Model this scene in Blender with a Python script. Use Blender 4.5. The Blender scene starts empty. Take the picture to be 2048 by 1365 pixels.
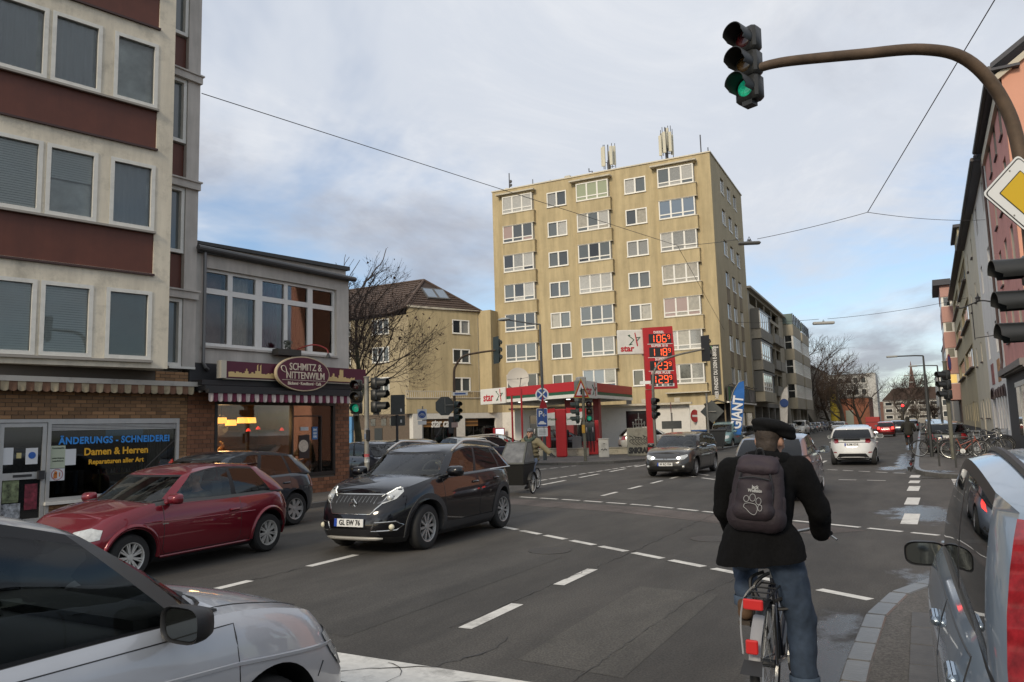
import bpy, bmesh, math, random
import numpy as np
from mathutils import Vector, Matrix
from mathutils.bvhtree import BVHTree
from mathutils.geometry import delaunay_2d_cdt, tessellate_polygon
rnd = random.Random(7)
R = math.radians
S = bpy.context.scene
COL = S.collection
# ---------------------------------------------------------------- camera (x = across the street, y = along it, z = up)
cam_d = bpy.data.cameras.new('camera')
cam_d.sensor_width = 36.0
cam_d.lens = 1520.0 / 2048 * 36
cam_d.clip_start = 0.05
cam_d.clip_end = 4000
cam = bpy.data.objects.new('camera', cam_d)
COL.objects.link(cam)
def _cam():
 pt, rl, yaw = R(6.55), R(1.59), R(28.0)
 r = Vector((1, 0, 0)); f = Vector((0, math.cos(pt), math.sin(pt))); u = Vector((0, -math.sin(pt), math.cos(pt)))
 rc = math.cos(rl) * r - math.sin(rl) * u
 uc = math.sin(rl) * r + math.cos(rl) * u
 m = Matrix((rc, uc, -f)).transposed()
 m = Matrix.Rotation(yaw, 3, 'Z') @ m
 m4 = m.to_4x4(); m4.translation = (0, 0, 1.78)
 return m4
cam.matrix_world = _cam()
S.camera = cam
# ---------------------------------------------------------------- sky, sun, exposure
SUN_EL, SUN_AZ = 30.0, 184.0           # azimuth clockwise from +y: low, behind the camera's back
W = bpy.data.worlds.new('World'); S.world = W; W.use_nodes = True
def world_sky():
 nt = W.node_tree; N = nt.nodes; L = nt.links; N.clear()
 out = N.new('ShaderNodeOutputWorld'); bg = N.new('ShaderNodeBackground'); bg.inputs[1].default_value = 0.115
 sky = N.new('ShaderNodeTexSky'); sky.sky_type = 'NISHITA'; sky.sun_disc = False
 sky.sun_elevation = R(SUN_EL); sky.sun_rotation = R(SUN_AZ); sky.altitude = 50
 sky.air_density = 1.0; sky.dust_density = 1.2; sky.ozone_density = 1.5
 tc = N.new('ShaderNodeTexCoord'); sep = N.new('ShaderNodeSeparateXYZ'); L.new(tc.outputs['Generated'], sep.inputs[0])
 def math_(op, a, b=None, clamp=False):
  n = N.new('ShaderNodeMath'); n.operation = op; n.use_clamp = clamp
  for i, v in enumerate((a, b)):
   if v is None: continue
   if isinstance(v, (int, float)): n.inputs[i].default_value = v
   else: L.new(v, n.inputs[i])
  return n.outputs[0]
 zz = math_('MAXIMUM', sep.outputs[2], 0.0)
 zd = math_('ADD', zz, 0.16)
 u = math_('DIVIDE', sep.outputs[0], zd); v = math_('DIVIDE', sep.outputs[1], zd)
 cmb = N.new('ShaderNodeCombineXYZ'); L.new(u, cmb.inputs[0]); L.new(v, cmb.inputs[1])
 def noise(scale, det, rough, off, dist=0.0, sx=1.0):
  mp = N.new('ShaderNodeMapping'); mp.inputs['Location'].default_value = off; mp.inputs['Scale'].default_value = (1, sx, 1)
  L.new(cmb.outputs[0], mp.inputs[0])
  n = N.new('ShaderNodeTexNoise'); n.inputs['Scale'].default_value = scale; n.inputs['Detail'].default_value = det
  n.inputs['Roughness'].default_value = rough; n.inputs['Distortion'].default_value = dist
  L.new(mp.outputs[0], n.inputs['Vector']); return n.outputs[0]
 def ramp(val, p0, p1):
  n = N.new('ShaderNodeMapRange'); n.interpolation_type = 'SMOOTHSTEP'
  L.new(val, n.inputs[0]); n.inputs[1].default_value = p0; n.inputs[2].default_value = p1
  return n.outputs[0]
 def mixc(f, a, b):
  n = N.new('ShaderNodeMix'); n.data_type = 'RGBA'
  if isinstance(f, (int, float)): n.inputs[0].default_value = f
  else: L.new(f, n.inputs[0])
  for i, c in ((6, a), (7, b)):
   if isinstance(c, tuple): n.inputs[i].default_value = c
   else: L.new(c, n.inputs[i])
  return n.outputs[2]
 # thin high veil over everything, thicker overhead; heavier grey banks from a slower noise
 cov = noise(0.55, 6, 0.6, (3.1, 1.7, 0), 0.6)
 high = ramp(zz, 0.10, 0.42)
 cover = ramp(math_('ADD', cov, math_('MULTIPLY', high, 0.30)), 0.45, 0.74)
 dark = ramp(noise(0.80, 7, 0.58, (7.3, 2.9, 0), 0.5, 0.8), 0.47, 0.66)
 dark = math_('MULTIPLY', dark, ramp(zz, 0.62, 0.22))
 wisp = ramp(noise(1.6, 8, 0.65, (1.3, 5.2, 0), 0.8, 0.5), 0.42, 0.75)
 white = mixc(wisp, (5.9, 6.3, 7.0, 1), (7.5, 7.65, 7.95, 1))
 cloud = mixc(math_('MULTIPLY', dark, 0.95), white, (3.2, 3.3, 3.8, 1))
 skyb = N.new('ShaderNodeMix'); skyb.data_type = 'RGBA'; skyb.blend_type = 'MULTIPLY'; skyb.inputs[0].default_value = 1
 L.new(sky.outputs[0], skyb.inputs[6]); skyb.inputs[7].default_value = (1.25, 1.3, 1.35, 1)
 tot = mixc(cover, skyb.outputs[2], cloud)
 tot2 = mixc(math_('MULTIPLY', dark, 0.75), tot, cloud)
 L.new(tot2, bg.inputs[0]); L.new(bg.outputs[0], out.inputs[0])
world_sky()
sun_d = bpy.data.lights.new('sun', 'SUN'); sun_d.energy = 2.3; sun_d.angle = R(14); sun_d.color = (1.0, 0.87, 0.68)
sun = bpy.data.objects.new('sun', sun_d); COL.objects.link(sun)
_sd = Vector((math.sin(R(SUN_AZ)) * math.cos(R(SUN_EL)), math.cos(R(SUN_AZ)) * math.cos(R(SUN_EL)), math.sin(R(SUN_EL))))
sun.rotation_euler = _sd.to_track_quat('Z', 'Y').to_euler()
sun.location = (0, -30, 40)
V = S.view_settings
V.view_transform = 'Standard'; V.look = 'None'; V.exposure = 0.0; V.gamma = 1.0; V.use_curve_mapping = False
S.cycles.max_bounces = 6; S.cycles.transparent_max_bounces = 12; S.cycles.use_denoising = True
S.cycles.caustics_reflective = False; S.cycles.caustics_refractive = False
# ---------------------------------------------------------------- helpers: materials
MATS = {}
def mat(name, col=(.5, .5, .5), rough=.6, metal=0., var=0., vscale=6., bump=0., bscale=40., emit=0., coat=0., spec=.5, objcol=False, objrnd=0., streak=0., dirt=0.):
 if name in MATS: return MATS[name]
 m = bpy.data.materials.new(name); m.use_nodes = True
 nt = m.node_tree; N = nt.nodes; L = nt.links
 b = N['Principled BSDF']
 b.inputs['Base Color'].default_value = (*col, 1); b.inputs['Roughness'].default_value = rough
 b.inputs['Metallic'].default_value = metal; b.inputs['Coat Weight'].default_value = coat; b.inputs['Coat Roughness'].default_value = .04
 b.inputs['Specular IOR Level'].default_value = spec
 c = None
 if objcol:
  oi = N.new('ShaderNodeObjectInfo'); c = oi.outputs['Color']
 tc = N.new('ShaderNodeTexCoord')
 def noise(scale, det=5, sc3=(1, 1, 1), rg=.6):
  mp = N.new('ShaderNodeMapping'); mp.inputs['Scale'].default_value = sc3; L.new(tc.outputs['Object'], mp.inputs[0])
  n = N.new('ShaderNodeTexNoise'); n.inputs['Scale'].default_value = scale; n.inputs['Detail'].default_value = det; n.inputs['Roughness'].default_value = rg
  L.new(mp.outputs[0], n.inputs['Vector']); return n.outputs[0]
 def mult(f, lo, hi, c, p0=.3, p1=.7):
  mr = N.new('ShaderNodeMapRange'); L.new(f, mr.inputs[0]); mr.inputs[1].default_value = p0; mr.inputs[2].default_value = p1
  mr.inputs[3].default_value = lo; mr.inputs[4].default_value = hi
  mx = N.new('ShaderNodeVectorMath'); mx.operation = 'SCALE'
  if c is None: mx.inputs[0].default_value = col
  else: L.new(c, mx.inputs[0])
  L.new(mr.outputs[0], mx.inputs['Scale']); return mx.outputs[0]
 if objrnd:
  oi = N.new('ShaderNodeObjectInfo'); c = mult(oi.outputs['Random'], 1 - objrnd, 1 + objrnd, c, 0, 1)
 if var: c = mult(noise(vscale), 1 - var, 1 + var, c)
 if streak: c = mult(noise(1.0, 7, (1.6, 1.6, .16), .72), 1 - streak, 1 + streak * .4, c, .30, .62)
 if dirt: c = mult(noise(2.2, 8, (1, 1, 1), .75), 1 - dirt, 1, c, .36, .5)
 if c is not None: L.new(c, b.inputs['Base Color'])
 if bump:
  bp = N.new('ShaderNodeBump'); bp.inputs['Strength'].default_value = bump; bp.inputs['Distance'].default_value = .01
  L.new(noise(bscale, 4), bp.inputs['Height']); L.new(bp.outputs[0], b.inputs['Normal'])
 if emit:
  b.inputs['Emission Color'].default_value = (*col, 1); b.inputs['Emission Strength'].default_value = emit
  if c is not None: L.new(c, b.inputs['Emission Color'])
 MATS[name] = m
 return m
def glass_mat(name, tint=(.35, .38, .38), refl=.9, rough=.015):
 """clear sheet glass: tinted see-through plus a mirror reflection that grows at grazing angles"""
 if name in MATS: return MATS[name]
 m = bpy.data.materials.new(name); m.use_nodes = True
 nt = m.node_tree; N = nt.nodes; L = nt.links; N.clear()
 o = N.new('ShaderNodeOutputMaterial'); t = N.new('ShaderNodeBsdfTransparent'); t.inputs[0].default_value = (*tint, 1)
 g = N.new('ShaderNodeBsdfGlossy'); g.inputs['Color'].default_value = (refl, refl, refl, 1); g.inputs['Roughness'].default_value = rough
 fr = N.new('ShaderNodeFresnel'); fr.inputs['IOR'].default_value = 1.55
 mx = N.new('ShaderNodeMixShader'); L.new(fr.outputs[0], mx.inputs[0]); L.new(t.outputs[0], mx.inputs[1]); L.new(g.outputs[0], mx.inputs[2])
 L.new(mx.outputs[0], o.inputs[0]); MATS[name] = m
 return m
# ---------------------------------------------------------------- helpers: meshes
class MB:
 def __init__(s): s.v = []; s.f = []; s.m = []; s.M = None
 def add(s, vs, fs, mi=0):
  b = len(s.v)
  if s.M is not None: vs = [s.M @ Vector(p) for p in vs]
  s.v.extend([tuple(p) for p in vs])
  for f in fs: s.f.append(tuple(b + i for i in f)); s.m.append(mi)
  return s
 def box(s, x0, y0, z0, x1, y1, z1, mi=0):
  vs = [(x0, y0, z0), (x1, y0, z0), (x1, y1, z0), (x0, y1, z0), (x0, y0, z1), (x1, y0, z1), (x1, y1, z1), (x0, y1, z1)]
  return s.add(vs, [(0, 3, 2, 1), (4, 5, 6, 7), (0, 1, 5, 4), (1, 2, 6, 5), (2, 3, 7, 6), (3, 0, 4, 7)], mi)
 def bbox(s, x0, y0, z0, x1, y1, z1, b=.01, mi=0):
  """box with chamfered vertical and top edges"""
  p = [(x0 + b, y0), (x1 - b, y0), (x1, y0 + b), (x1, y1 - b), (x1 - b, y1), (x0 + b, y1), (x0, y1 - b), (x0, y0 + b)]
  cx, cy = (x0 + x1) / 2, (y0 + y1) / 2
  def sh(q, k): return (q[0] + (k if q[0] < cx else -k), q[1] + (k if q[1] < cy else -k))
  lv = [[(*sh(q, b * .7), z0) for q in p], [(*q, z0 + b) for q in p], [(*q, z1 - b) for q in p], [(*sh(q, b * .7), z1) for q in p]]
  return s.rings(lv, True, True, mi)
 def rings(s, rs, cap0=False, cap1=False, mi=0, closed=True):
  b = len(s.v); n = len(rs[0])
  vs = [p for r in rs for p in r]; fs = []
  for j in range(len(rs) - 1):
   for i in range(n if closed else n - 1):
    k = (i + 1) % n
    fs.append((j * n + i, j * n + k, (j + 1) * n + k, (j + 1) * n + i))
  if cap0: fs.append(tuple(range(n - 1, -1, -1)))
  if cap1: fs.append(tuple((len(rs) - 1) * n + i for i in range(n)))
  return s.add(vs, fs, mi)
 def tube(s, pts, r, n=8, mi=0, caps=True):
  pts = [Vector(p) for p in pts]; rs = []
  rad = r if isinstance(r, (list, tuple)) else [r] * len(pts)
  up = None
  for i, p in enumerate(pts):
   d = (pts[min(i + 1, len(pts) - 1)] - pts[max(i - 1, 0)])
   if d.length < 1e-9: d = Vector((0, 0, 1))
   d.normalize()
   if up is None:
    up = Vector((0, 0, 1)) if abs(d.z) < .9 else Vector((1, 0, 0))
   a = d.cross(up)
   if a.length < 1e-6: a = d.cross(Vector((1, .3, .2)))
   a.normalize(); c = a.cross(d).normalized(); up = c
   rs.append([tuple(p + (a * math.cos(t) + c * math.sin(t)) * rad[i]) for t in [2 * math.pi * k / n for k in range(n)]])
  return s.rings(rs, caps, caps, mi)
 def cyl(s, c, r, z0, z1, n=16, mi=0, r1=None):
  r1 = r if r1 is None else r1
  return s.rings([[(c[0] + rr * math.cos(2 * math.pi * k / n), c[1] + rr * math.sin(2 * math.pi * k / n), z) for k in range(n)] for rr, z in ((r, z0), (r1, z1))], True, True, mi)
 def lathe(s, prof, n=24, mi=0, axis='z'):
  rs = []
  for r, z in prof:
   q = []
   for k in range(n):
    a = 2 * math.pi * k / n; x, y = r * math.cos(a), r * math.sin(a)
    q.append((x, y, z) if axis == 'z' else ((x, z, y) if axis == 'y' else (z, x, y)))
   rs.append(q)
  return s.rings(rs, False, False, mi)
 def prism(s, pts, h0, h1, mi=0, plane='xy'):
  """extrude a 2-D polygon (counter-clockwise) between two heights of the remaining axis"""
  def P(p, h): return (p[0], p[1], h) if plane == 'xy' else ((p[0], h, p[1]) if plane == 'xz' else (h, p[0], p[1]))
  n = len(pts); vs = [P(p, h0) for p in pts] + [P(p, h1) for p in pts]
  tri = tessellate_polygon([[Vector((p[0], p[1], 0)) for p in pts]])
  fs = [tuple(reversed(t)) for t in tri] + [tuple(n + i for i in t) for t in tri]
  fs += [(i, (i + 1) % n, n + (i + 1) % n, n + i) for i in range(n)]
  return s.add(vs, fs, mi)
 def ball(s, c, r, nu=12, nv=8, mi=0):
  r = r if isinstance(r, (tuple, list)) else (r, r, r)
  rs = []
  for j in range(nv + 1):
   t = math.pi * j / nv; q = []
   for k in range(nu):
    a = 2 * math.pi * k / nu; q.append((c[0] + r[0] * math.sin(t) * math.cos(a), c[1] + r[1] * math.sin(t) * math.sin(a), c[2] - r[2] * math.cos(t)))
   rs.append(q)
  return s.rings(rs, False, False, mi)
 def mesh(s, name, mats, smooth=None):
  me = bpy.data.meshes.new(name); me.from_pydata(s.v, [], s.f)
  for m in (mats if isinstance(mats, (list, tuple)) else [mats]): me.materials.append(m)
  if max(s.m, default=0): me.polygons.foreach_set('material_index', s.m)
  bm = bmesh.new(); bm.from_mesh(me); bmesh.ops.remove_doubles(bm, verts=bm.verts, dist=1e-5)
  bmesh.ops.recalc_face_normals(bm, faces=bm.faces); bm.to_mesh(me); bm.free()
  if smooth is not None:
   me.polygons.foreach_set('use_smooth', [True] * len(me.polygons))
   me.set_sharp_from_angle(angle=R(smooth))
  me.update(); return me
 def build(s, name, mats, parent=None, smooth=None, kind=None):
  return link(name, s.mesh(name, mats, smooth), parent, kind)
def link(name, data, parent=None, kind=None):
 o = bpy.data.objects.new(name, data); COL.objects.link(o)
 if parent is not None: o.parent = parent
 if kind: o['kind'] = kind
 return o
def tag(o, label=None, cat=None, group=None, kind=None):
 if label: o['label'] = label
 if cat: o['category'] = cat
 if group: o['group'] = group
 if kind: o['kind'] = kind
 return o
def thing(name, label, cat, loc=(0, 0, 0), rz=0., group=None):
 o = bpy.data.objects.new(name, None); COL.objects.link(o); o.empty_display_size = .2
 o.location = loc; o.rotation_euler = (0, 0, rz)
 return tag(o, label, cat, group)
def copy_tree(o, parent=None):
 c = o.copy(); COL.objects.link(c)
 if parent is not None: c.parent = parent
 for ch in list(o.children): copy_tree(ch, c)
 return c
def place(root, loc, rz, label, cat=None, group=None):
 root.location = loc; root.rotation_euler = (0, 0, rz)
 return tag(root, label, cat, group)
_SIDE = bpy.data.scenes.new('side')
def aside(o, *more):
 """the evaluated mesh of o, worked out in an otherwise empty scene (quick)"""
 for q in (o, *more): _SIDE.collection.objects.link(q)
 vl = _SIDE.view_layers[0]; vl.update(); me = bpy.data.meshes.new_from_object(o.evaluated_get(vl.depsgraph))
 for q in (o, *more): _SIDE.collection.objects.unlink(q)
 return me
def text_mesh(txt, size=1., extrude=.004, align='CENTER', bold=0., shear=0., sx=1., spacing=1.):
 cu = bpy.data.curves.new('lettering', 'FONT'); cu.body = txt; cu.size = size; cu.extrude = extrude; cu.align_x = align; cu.align_y = 'CENTER'
 cu.offset = bold; cu.shear = shear; cu.space_character = spacing; cu.resolution_u = 3
 o = bpy.data.objects.new('lettering', cu); me = aside(o)
 bpy.data.objects.remove(o); bpy.data.curves.remove(cu)
 if sx != 1.:
  for v in me.vertices: v.co.x *= sx
 return me
def lettering(txt, size, m, parent, loc, rot, name='lettering', **k):
 me = text_mesh(txt, size, **k); me.materials.clear(); me.materials.append(m)
 o = link(name, me, parent); o.location = loc; o.rotation_euler = rot
 return o
UPR = (R(90), 0, 0)     # text standing upright, read from -y
def basis(o, p, az):
 """place object frame: x along azimuth az (deg clockwise from +y), z up, y = into the wall"""
 a = R(az); t = Vector((math.sin(a), math.cos(a), 0)); z = Vector((0, 0, 1)); n = z.cross(t)
 m = Matrix((t, n, z)).transposed().to_4x4(); m.translation = p
 o.matrix_world = m
 return o
def smooth_interp(pts, x):
 if x <= pts[0][0]: return pts[0][1]
 for (a, b), (c, d) in zip(pts, pts[1:]):
  if x <= c:
   t = (x - a) / (c - a + 1e-9); return b + (d - b) * t
 return pts[-1][1]
def bez(pts, n=12):
 """smooth polyline through control points (Catmull-Rom)"""
 P = [Vector(p) for p in pts]; out = []
 for i in range(len(P) - 1):
  a, b, c, d = P[max(i - 1, 0)], P[i], P[i + 1], P[min(i + 2, len(P) - 1)]
  for k in range(n):
   t = k / n
   out.append(.5 * ((2 * b) + (c - a) * t + (2 * a - 5 * b + 4 * c - d) * t * t + (3 * b - a - 3 * c + d) * t ** 3))
 out.append(P[-1]); return out
BRK = {}
def brick_meshes(l, h, d):
 k = (l, h, d)
 if k not in BRK:
  out = []
  for i in range(3):
   mb = MB(); j = .004
   mb.bbox(0, 0, 0, l - rnd.uniform(0, j), d, h, .006); out.append(mb.mesh('brick', mat('brick_face'), None))
  BRK[k] = out
 return BRK[k]
def bricks(parent, rects, holes, bl, bh, m, proud=.012, joint=.012, limit=300, face_axis=1):
 """bricks laid on the parent's x-z plane (facing +y out of the wall at y=0..proud); rects/holes are (x0,z0,x1,z1)"""
 cells = []
 for x0, z0, x1, z1 in rects:
  row = 0; z = z0
  while z < z1 - bh * .5:
   x = x0 - (bl / 2 if row % 2 else 0)
   while x < x1 - .03:
    a, b = max(x, x0), min(x + bl - joint, x1)
    zt = min(z + bh - joint, z1)
    for h in holes:
     if z < h[3] - .01 and zt > h[1] + .01 and a < h[2] and b > h[0]:
      if a >= h[0] and b <= h[2]: b = a
      elif a < h[0]: b = min(b, h[0])
      else: a = max(a, h[2])
    if b - a > .04: cells.append((a, z, b, zt))
    x += bl
   row += 1; z += bh
 cells.sort(key=lambda c: -(c[2] - c[0]))
 base = brick_meshes(1., 1., 1.)
 for i, c in enumerate(cells[:limit]):
  o = link('brick', base[i % 3], parent)
  if not o.data.materials or o.data.materials[0] != m:
   o.material_slots[0].link = 'OBJECT'; o.material_slots[0].material = m
  o.location = (c[0], -proud - rnd.uniform(0, .004), c[1]); o.scale = (c[2] - c[0], proud + .02, c[3] - c[1])
 if cells[limit:]:
  mb = MB()
  for c in cells[limit:]: mb.box(c[0], -proud, c[1], c[2], .01, c[3])
  mb.build('brickwork', m, parent, kind='stuff')
mat('brick_face', (.25, .13, .07), .8, var=.15, objrnd=.25)
# ---------------------------------------------------------------- ground, road, pavements, markings
def asphalt(name, col, wet=()):
 """worn asphalt: stone grain, long patched strips, darker tyre bands, and wet places (x, y, rx, ry) that turn glossy"""
 m = bpy.data.materials.new(name); m.use_nodes = True; nt = m.node_tree; N = nt.nodes; L = nt.links; b = N['Principled BSDF']
 tc = N.new('ShaderNodeTexCoord')
 def noise(scale, det, sc3=(1, 1, 1), rg=.6):
  mp = N.new('ShaderNodeMapping'); mp.inputs['Scale'].default_value = sc3; L.new(tc.outputs['Object'], mp.inputs[0])
  n = N.new('ShaderNodeTexNoise'); n.inputs['Scale'].default_value = scale; n.inputs['Detail'].default_value = det; n.inputs['Roughness'].default_value = rg
  L.new(mp.outputs[0], n.inputs['Vector']); return n.outputs[0]
 def M(op, a, c):
  n = N.new('ShaderNodeMath'); n.operation = op
  for i, v in enumerate((a, c)):
   if isinstance(v, (int, float)): n.inputs[i].default_value = v
   else: L.new(v, n.inputs[i])
  return n.outputs[0]
 def mr(v, a, c, lo, hi):
  n = N.new('ShaderNodeMapRange'); n.interpolation_type = 'SMOOTHSTEP'; L.new(v, n.inputs[0])
  for i, q in enumerate((a, c, lo, hi)): n.inputs[i + 1].default_value = q
  return n.outputs[0]
 grain = mr(noise(55, 4), .32, .68, .60, 1.42)
 mid = mr(noise(1.3, 7, (1, .35, 1), .7), .32, .68, .74, 1.22)
 big = mr(noise(.16, 4, (1, .5, 1)), .35, .65, .88, 1.12)
 strip = mr(noise(.55, 2, (1, .06, 1), .4), .56, .60, 1., .80)
 spots = mr(noise(9, 2), .70, .74, 1., 1.25)
 k = M('MULTIPLY', M('MULTIPLY', grain, mid), M('MULTIPLY', M('MULTIPLY', big, strip), spots))
 sep = N.new('ShaderNodeSeparateXYZ'); L.new(tc.outputs['Object'], sep.inputs[0])
 wn = noise(1.1, 6, (1, .6, 1), .7); wetv = None
 for x, y, rx, ry in wet:
  dx = M('MULTIPLY', M('SUBTRACT', sep.outputs[0], x), 1 / rx); dy = M('MULTIPLY', M('SUBTRACT', sep.outputs[1], y), 1 / ry)
  d = M('ADD', M('MULTIPLY', dx, dx), M('MULTIPLY', dy, dy))
  w = M('SUBTRACT', M('MULTIPLY', wn, 1.9), M('ADD', M('MULTIPLY', d, .8), -.02))
  wetv = w if wetv is None else M('MAXIMUM', wetv, w)
 sc = N.new('ShaderNodeVectorMath'); sc.operation = 'SCALE'; sc.inputs[0].default_value = col
 if wetv is not None:
  wv = mr(wetv, .42, .92, 0, 1)
  k = M('MULTIPLY', k, M('SUBTRACT', 1., M('MULTIPLY', wv, .45)))
  L.new(mr(wv, 0, 1, .80, .20), b.inputs['Roughness'])
 else: b.inputs['Roughness'].default_value = .8
 L.new(k, sc.inputs['Scale']); L.new(sc.outputs[0], b.inputs['Base Color'])
 bp = N.new('ShaderNodeBump'); bp.inputs['Strength'].default_value = .35; bp.inputs['Distance'].default_value = .006
 L.new(noise(160, 2), bp.inputs['Height']); L.new(bp.outputs[0], b.inputs['Normal'])
 return m
ASPH = asphalt('asphalt', (.056, .051, .044), ((-.15, 16.4, 1.0, 2.4), (-.75, 36, .45, 11), (-.9, 30.5, 1.0, 2.2), (.6, 9.5, 1.3, 1.6), (-.8, 6.3, .55, 2.2), (-.7, 55, .4, 10)))
PAVE = asphalt('pavement_concrete', (.088, .081, .072), ((.2, 26.8, 1.2, .8),))
def sheet(name, poly, z, m, parent=None, kind='structure'):
 mb = MB(); tri = tessellate_polygon([[Vector((*p, 0)) for p in poly]]); mb.add([(*p, z) for p in poly], tri)
 return mb.build(name, m, parent, kind=kind)
sheet('ground', [(-1500, -600), (1500, -600), (1500, 2500), (-1500, 2500)], -.03, mat('far_ground', (.09, .085, .075), .9, var=.3, vscale=.05))
road = sheet('road', [(-140, -40), (60, -40), (60, 420), (-140, 420)], 0, ASPH)
def arc(cx, cy, r, a0, a1, n=8): return [(cx + r * math.cos(R(a0 + (a1 - a0) * i / n)), cy + r * math.sin(R(a0 + (a1 - a0) * i / n))) for i in range(n + 1)]
def pavement(poly, kerb_path, m=PAVE, h=.12, stones=True, kl=1.0):
 """a raised pavement slab with kerb stones (one object each) along its road edge"""
 mb = MB(); mb.prism(poly, -.02, h)
 o = mb.build('pavement', m, None, kind='structure')
 pts = [Vector((*p, 0)) for p in kerb_path]
 seg = []
 for a, b in zip(pts, pts[1:]):
  n = max(1, round((b - a).length / kl))
  for i in range(n): seg.append((a.lerp(b, i / n), a.lerp(b, (i + 1) / n)))
 for a, b in seg[:290]:
  d = (b - a); l = d.length; d.normalize()
  k = MB(); k.bbox(.004, -.005, -.02, l - .004, .16, h + .012, .015)
  q = k.build('kerb_stone', mat('kerb_stone', (.10, .096, .088), .32, objrnd=.12, var=.2, vscale=9, bump=.2), o)
  q.location = a; q.rotation_euler = (0, 0, math.atan2(d.y, d.x))
 return o
# far side on the viewer's right: kerb, corner, pavement up to the houses
kr = [(.95, 25.2), (.35, 25.7), (-.05, 26.6), (-.27, 27.7), (-.34, 29.2)]
pavement([(4.2, 25.2)] + kr + [(-.34, 60), (-.34, 240), (5.5, 240), (4.2, 60)], list(reversed(kr + [(-.34, 34), (-.34, 60), (-.34, 110)]))[::-1][::-1], kl=1.0)
# near side corner where the parked car stands: the kerb bends away from the street
kn = [(-.42, -8), (-.44, 3.5), (-.43, 5.9), (-.39, 7.3), (-.24, 8.25), (-.04, 8.75), (.3, 9.6), (.9, 10.6), (1.7, 11.3), (2.9, 11.8), (9, 12.0)]
pn = pavement(list(reversed(kn)) + [(9, -8)][::-1], kn, kl=.5)
kg = MB()
for i in range(60):
 x = -.2 + .5 * (i % 6); y = 2.3 + .52 * (i // 6) + (.0 if i % 2 else .003)
 if x + .48 > 2.6: continue
 mb = MB(); mb.bbox(x, y, .121, x + .488, y + .508, .132 + rnd.uniform(0, .004), .004)
 if y < 7.4: mb.build('paving_slab', mat('paving_slab', (.062, .058, .052), .55, objrnd=.15, var=.25, vscale=7, bump=.3), pn)
# left pavement past the shops, rounding into the side street; the filling station's island beyond
kl_ = [(-13.1, -12), (-13.1, 15.2)] + arc(-16.6, 15.2, 3.5, 0, 80, 6)[1:] + [(-40, 18.4)]
pavement([(-40, -12)] + kl_ , kl_, kl=1.2)
ks = [(-60, 27.0), (-22, 32.4), (-16.3, 32.75), (-14.2, 33.1), (-12.9, 34.2), (-12.1, 36.2), (-11.8, 41), (-11.6, 50), (-11.85, 61), (-12.4, 86), (-12.9, 130)]
pavement(ks + [(-30, 130), (-60, 60)], ks, kl=1.4)
# ---- painted markings, each dash a part of the road
PAINT = mat('road_paint', (.62, .60, .55), .7, var=.12, vscale=12, bump=.2, dirt=.45)
def quad(poly, z=.004, name='lane_marking', m=PAINT):
 mb = MB(); mb.add([(*p, z) for p in poly], [tuple(range(len(poly)))]); return mb.build(name, m, road)
def dashes(path, w, on, off, start=0.):
 P = [Vector(p) for p in path]; L = [0.]
 for a, b in zip(P, P[1:]): L.append(L[-1] + (b - a).length)
 def at(s):
  s = min(max(s, 0), L[-1])
  for i in range(len(P) - 1):
   if s <= L[i + 1] or i == len(P) - 2:
    t = (s - L[i]) / (L[i + 1] - L[i]); d = (P[i + 1] - P[i]).normalized(); return P[i].lerp(P[i + 1], t), Vector((-d.y, d.x))
 s = start
 while s < L[-1] - .05:
  (a, na), (b, nb) = at(s), at(min(s + on, L[-1]))
  quad([a - na * w / 2, b - nb * w / 2, b + nb * w / 2, a + na * w / 2]); s += on + off
dashes([(-6.95, 12.41), (-.55, 8.46)], .125, .60, .165)
dashes([(-9.35, 17.8), (-7.5, 17.25), (-5.5, 16.5), (-3.7, 15.44), (-1.2, 14.05), (.1, 13.33)], .115, .57, .15)
dashes([(-3.77, 4.0), (-3.77, 9.2)], .14, 1.02, 1.0, 2.03)
dashes([(-3.77, 33), (-4.6, 140)], .13, 3.0, 3.5)
dashes([(-7.45, 2), (-7.45, 9.1)], .13, .98, 1.02, 1.98)
dashes([(-7.35, 18.5), (-7.4, 25.8)], .12, 1.1, .97)
dashes([(-7.38, 26.2), (-5.3, 23.7)], .12, .9, .55); dashes([(-7.1, 27.0), (-4.6, 23.9)], .12, .9, .55)
dashes([(-3.1, 29.6), (-.5, 27.5)], .11, .45, .25); dashes([(-1.2, 31.5), (-.5, 31.0)], .12, .5, .3)
dashes([(-2.3, 24.7), (-.9, 24.4)], .1, .5, .3)
dashes([(-11.52, 22.4), (-11.24, 33.1)], .12, .62, .2)
dashes([(-10.58, 21.6), (-11.0, 34)], .13, 1.95, 1.3)
dashes([(-14.7, 28.6), (-14.05, 32.3)], .12, .6, .25)
quad([(-7.2, 4.46), (-.55, 4.42), (-.55, 4.93), (-7.2, 5.04)])
for y0, y1 in ((14.57, 16.15), (17.8, 19.35), (21.1, 22.55), (23.57, 24.5), (25.7, 26.8)): quad([(-.45, y0), (-.19, y0), (-.15, y1), (-.41, y1)])
for i in range(9): y = 21.5 + .56 * i; quad([(.62, y), (.86, y), (.86, y + .34), (.62, y + .34)])
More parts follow.
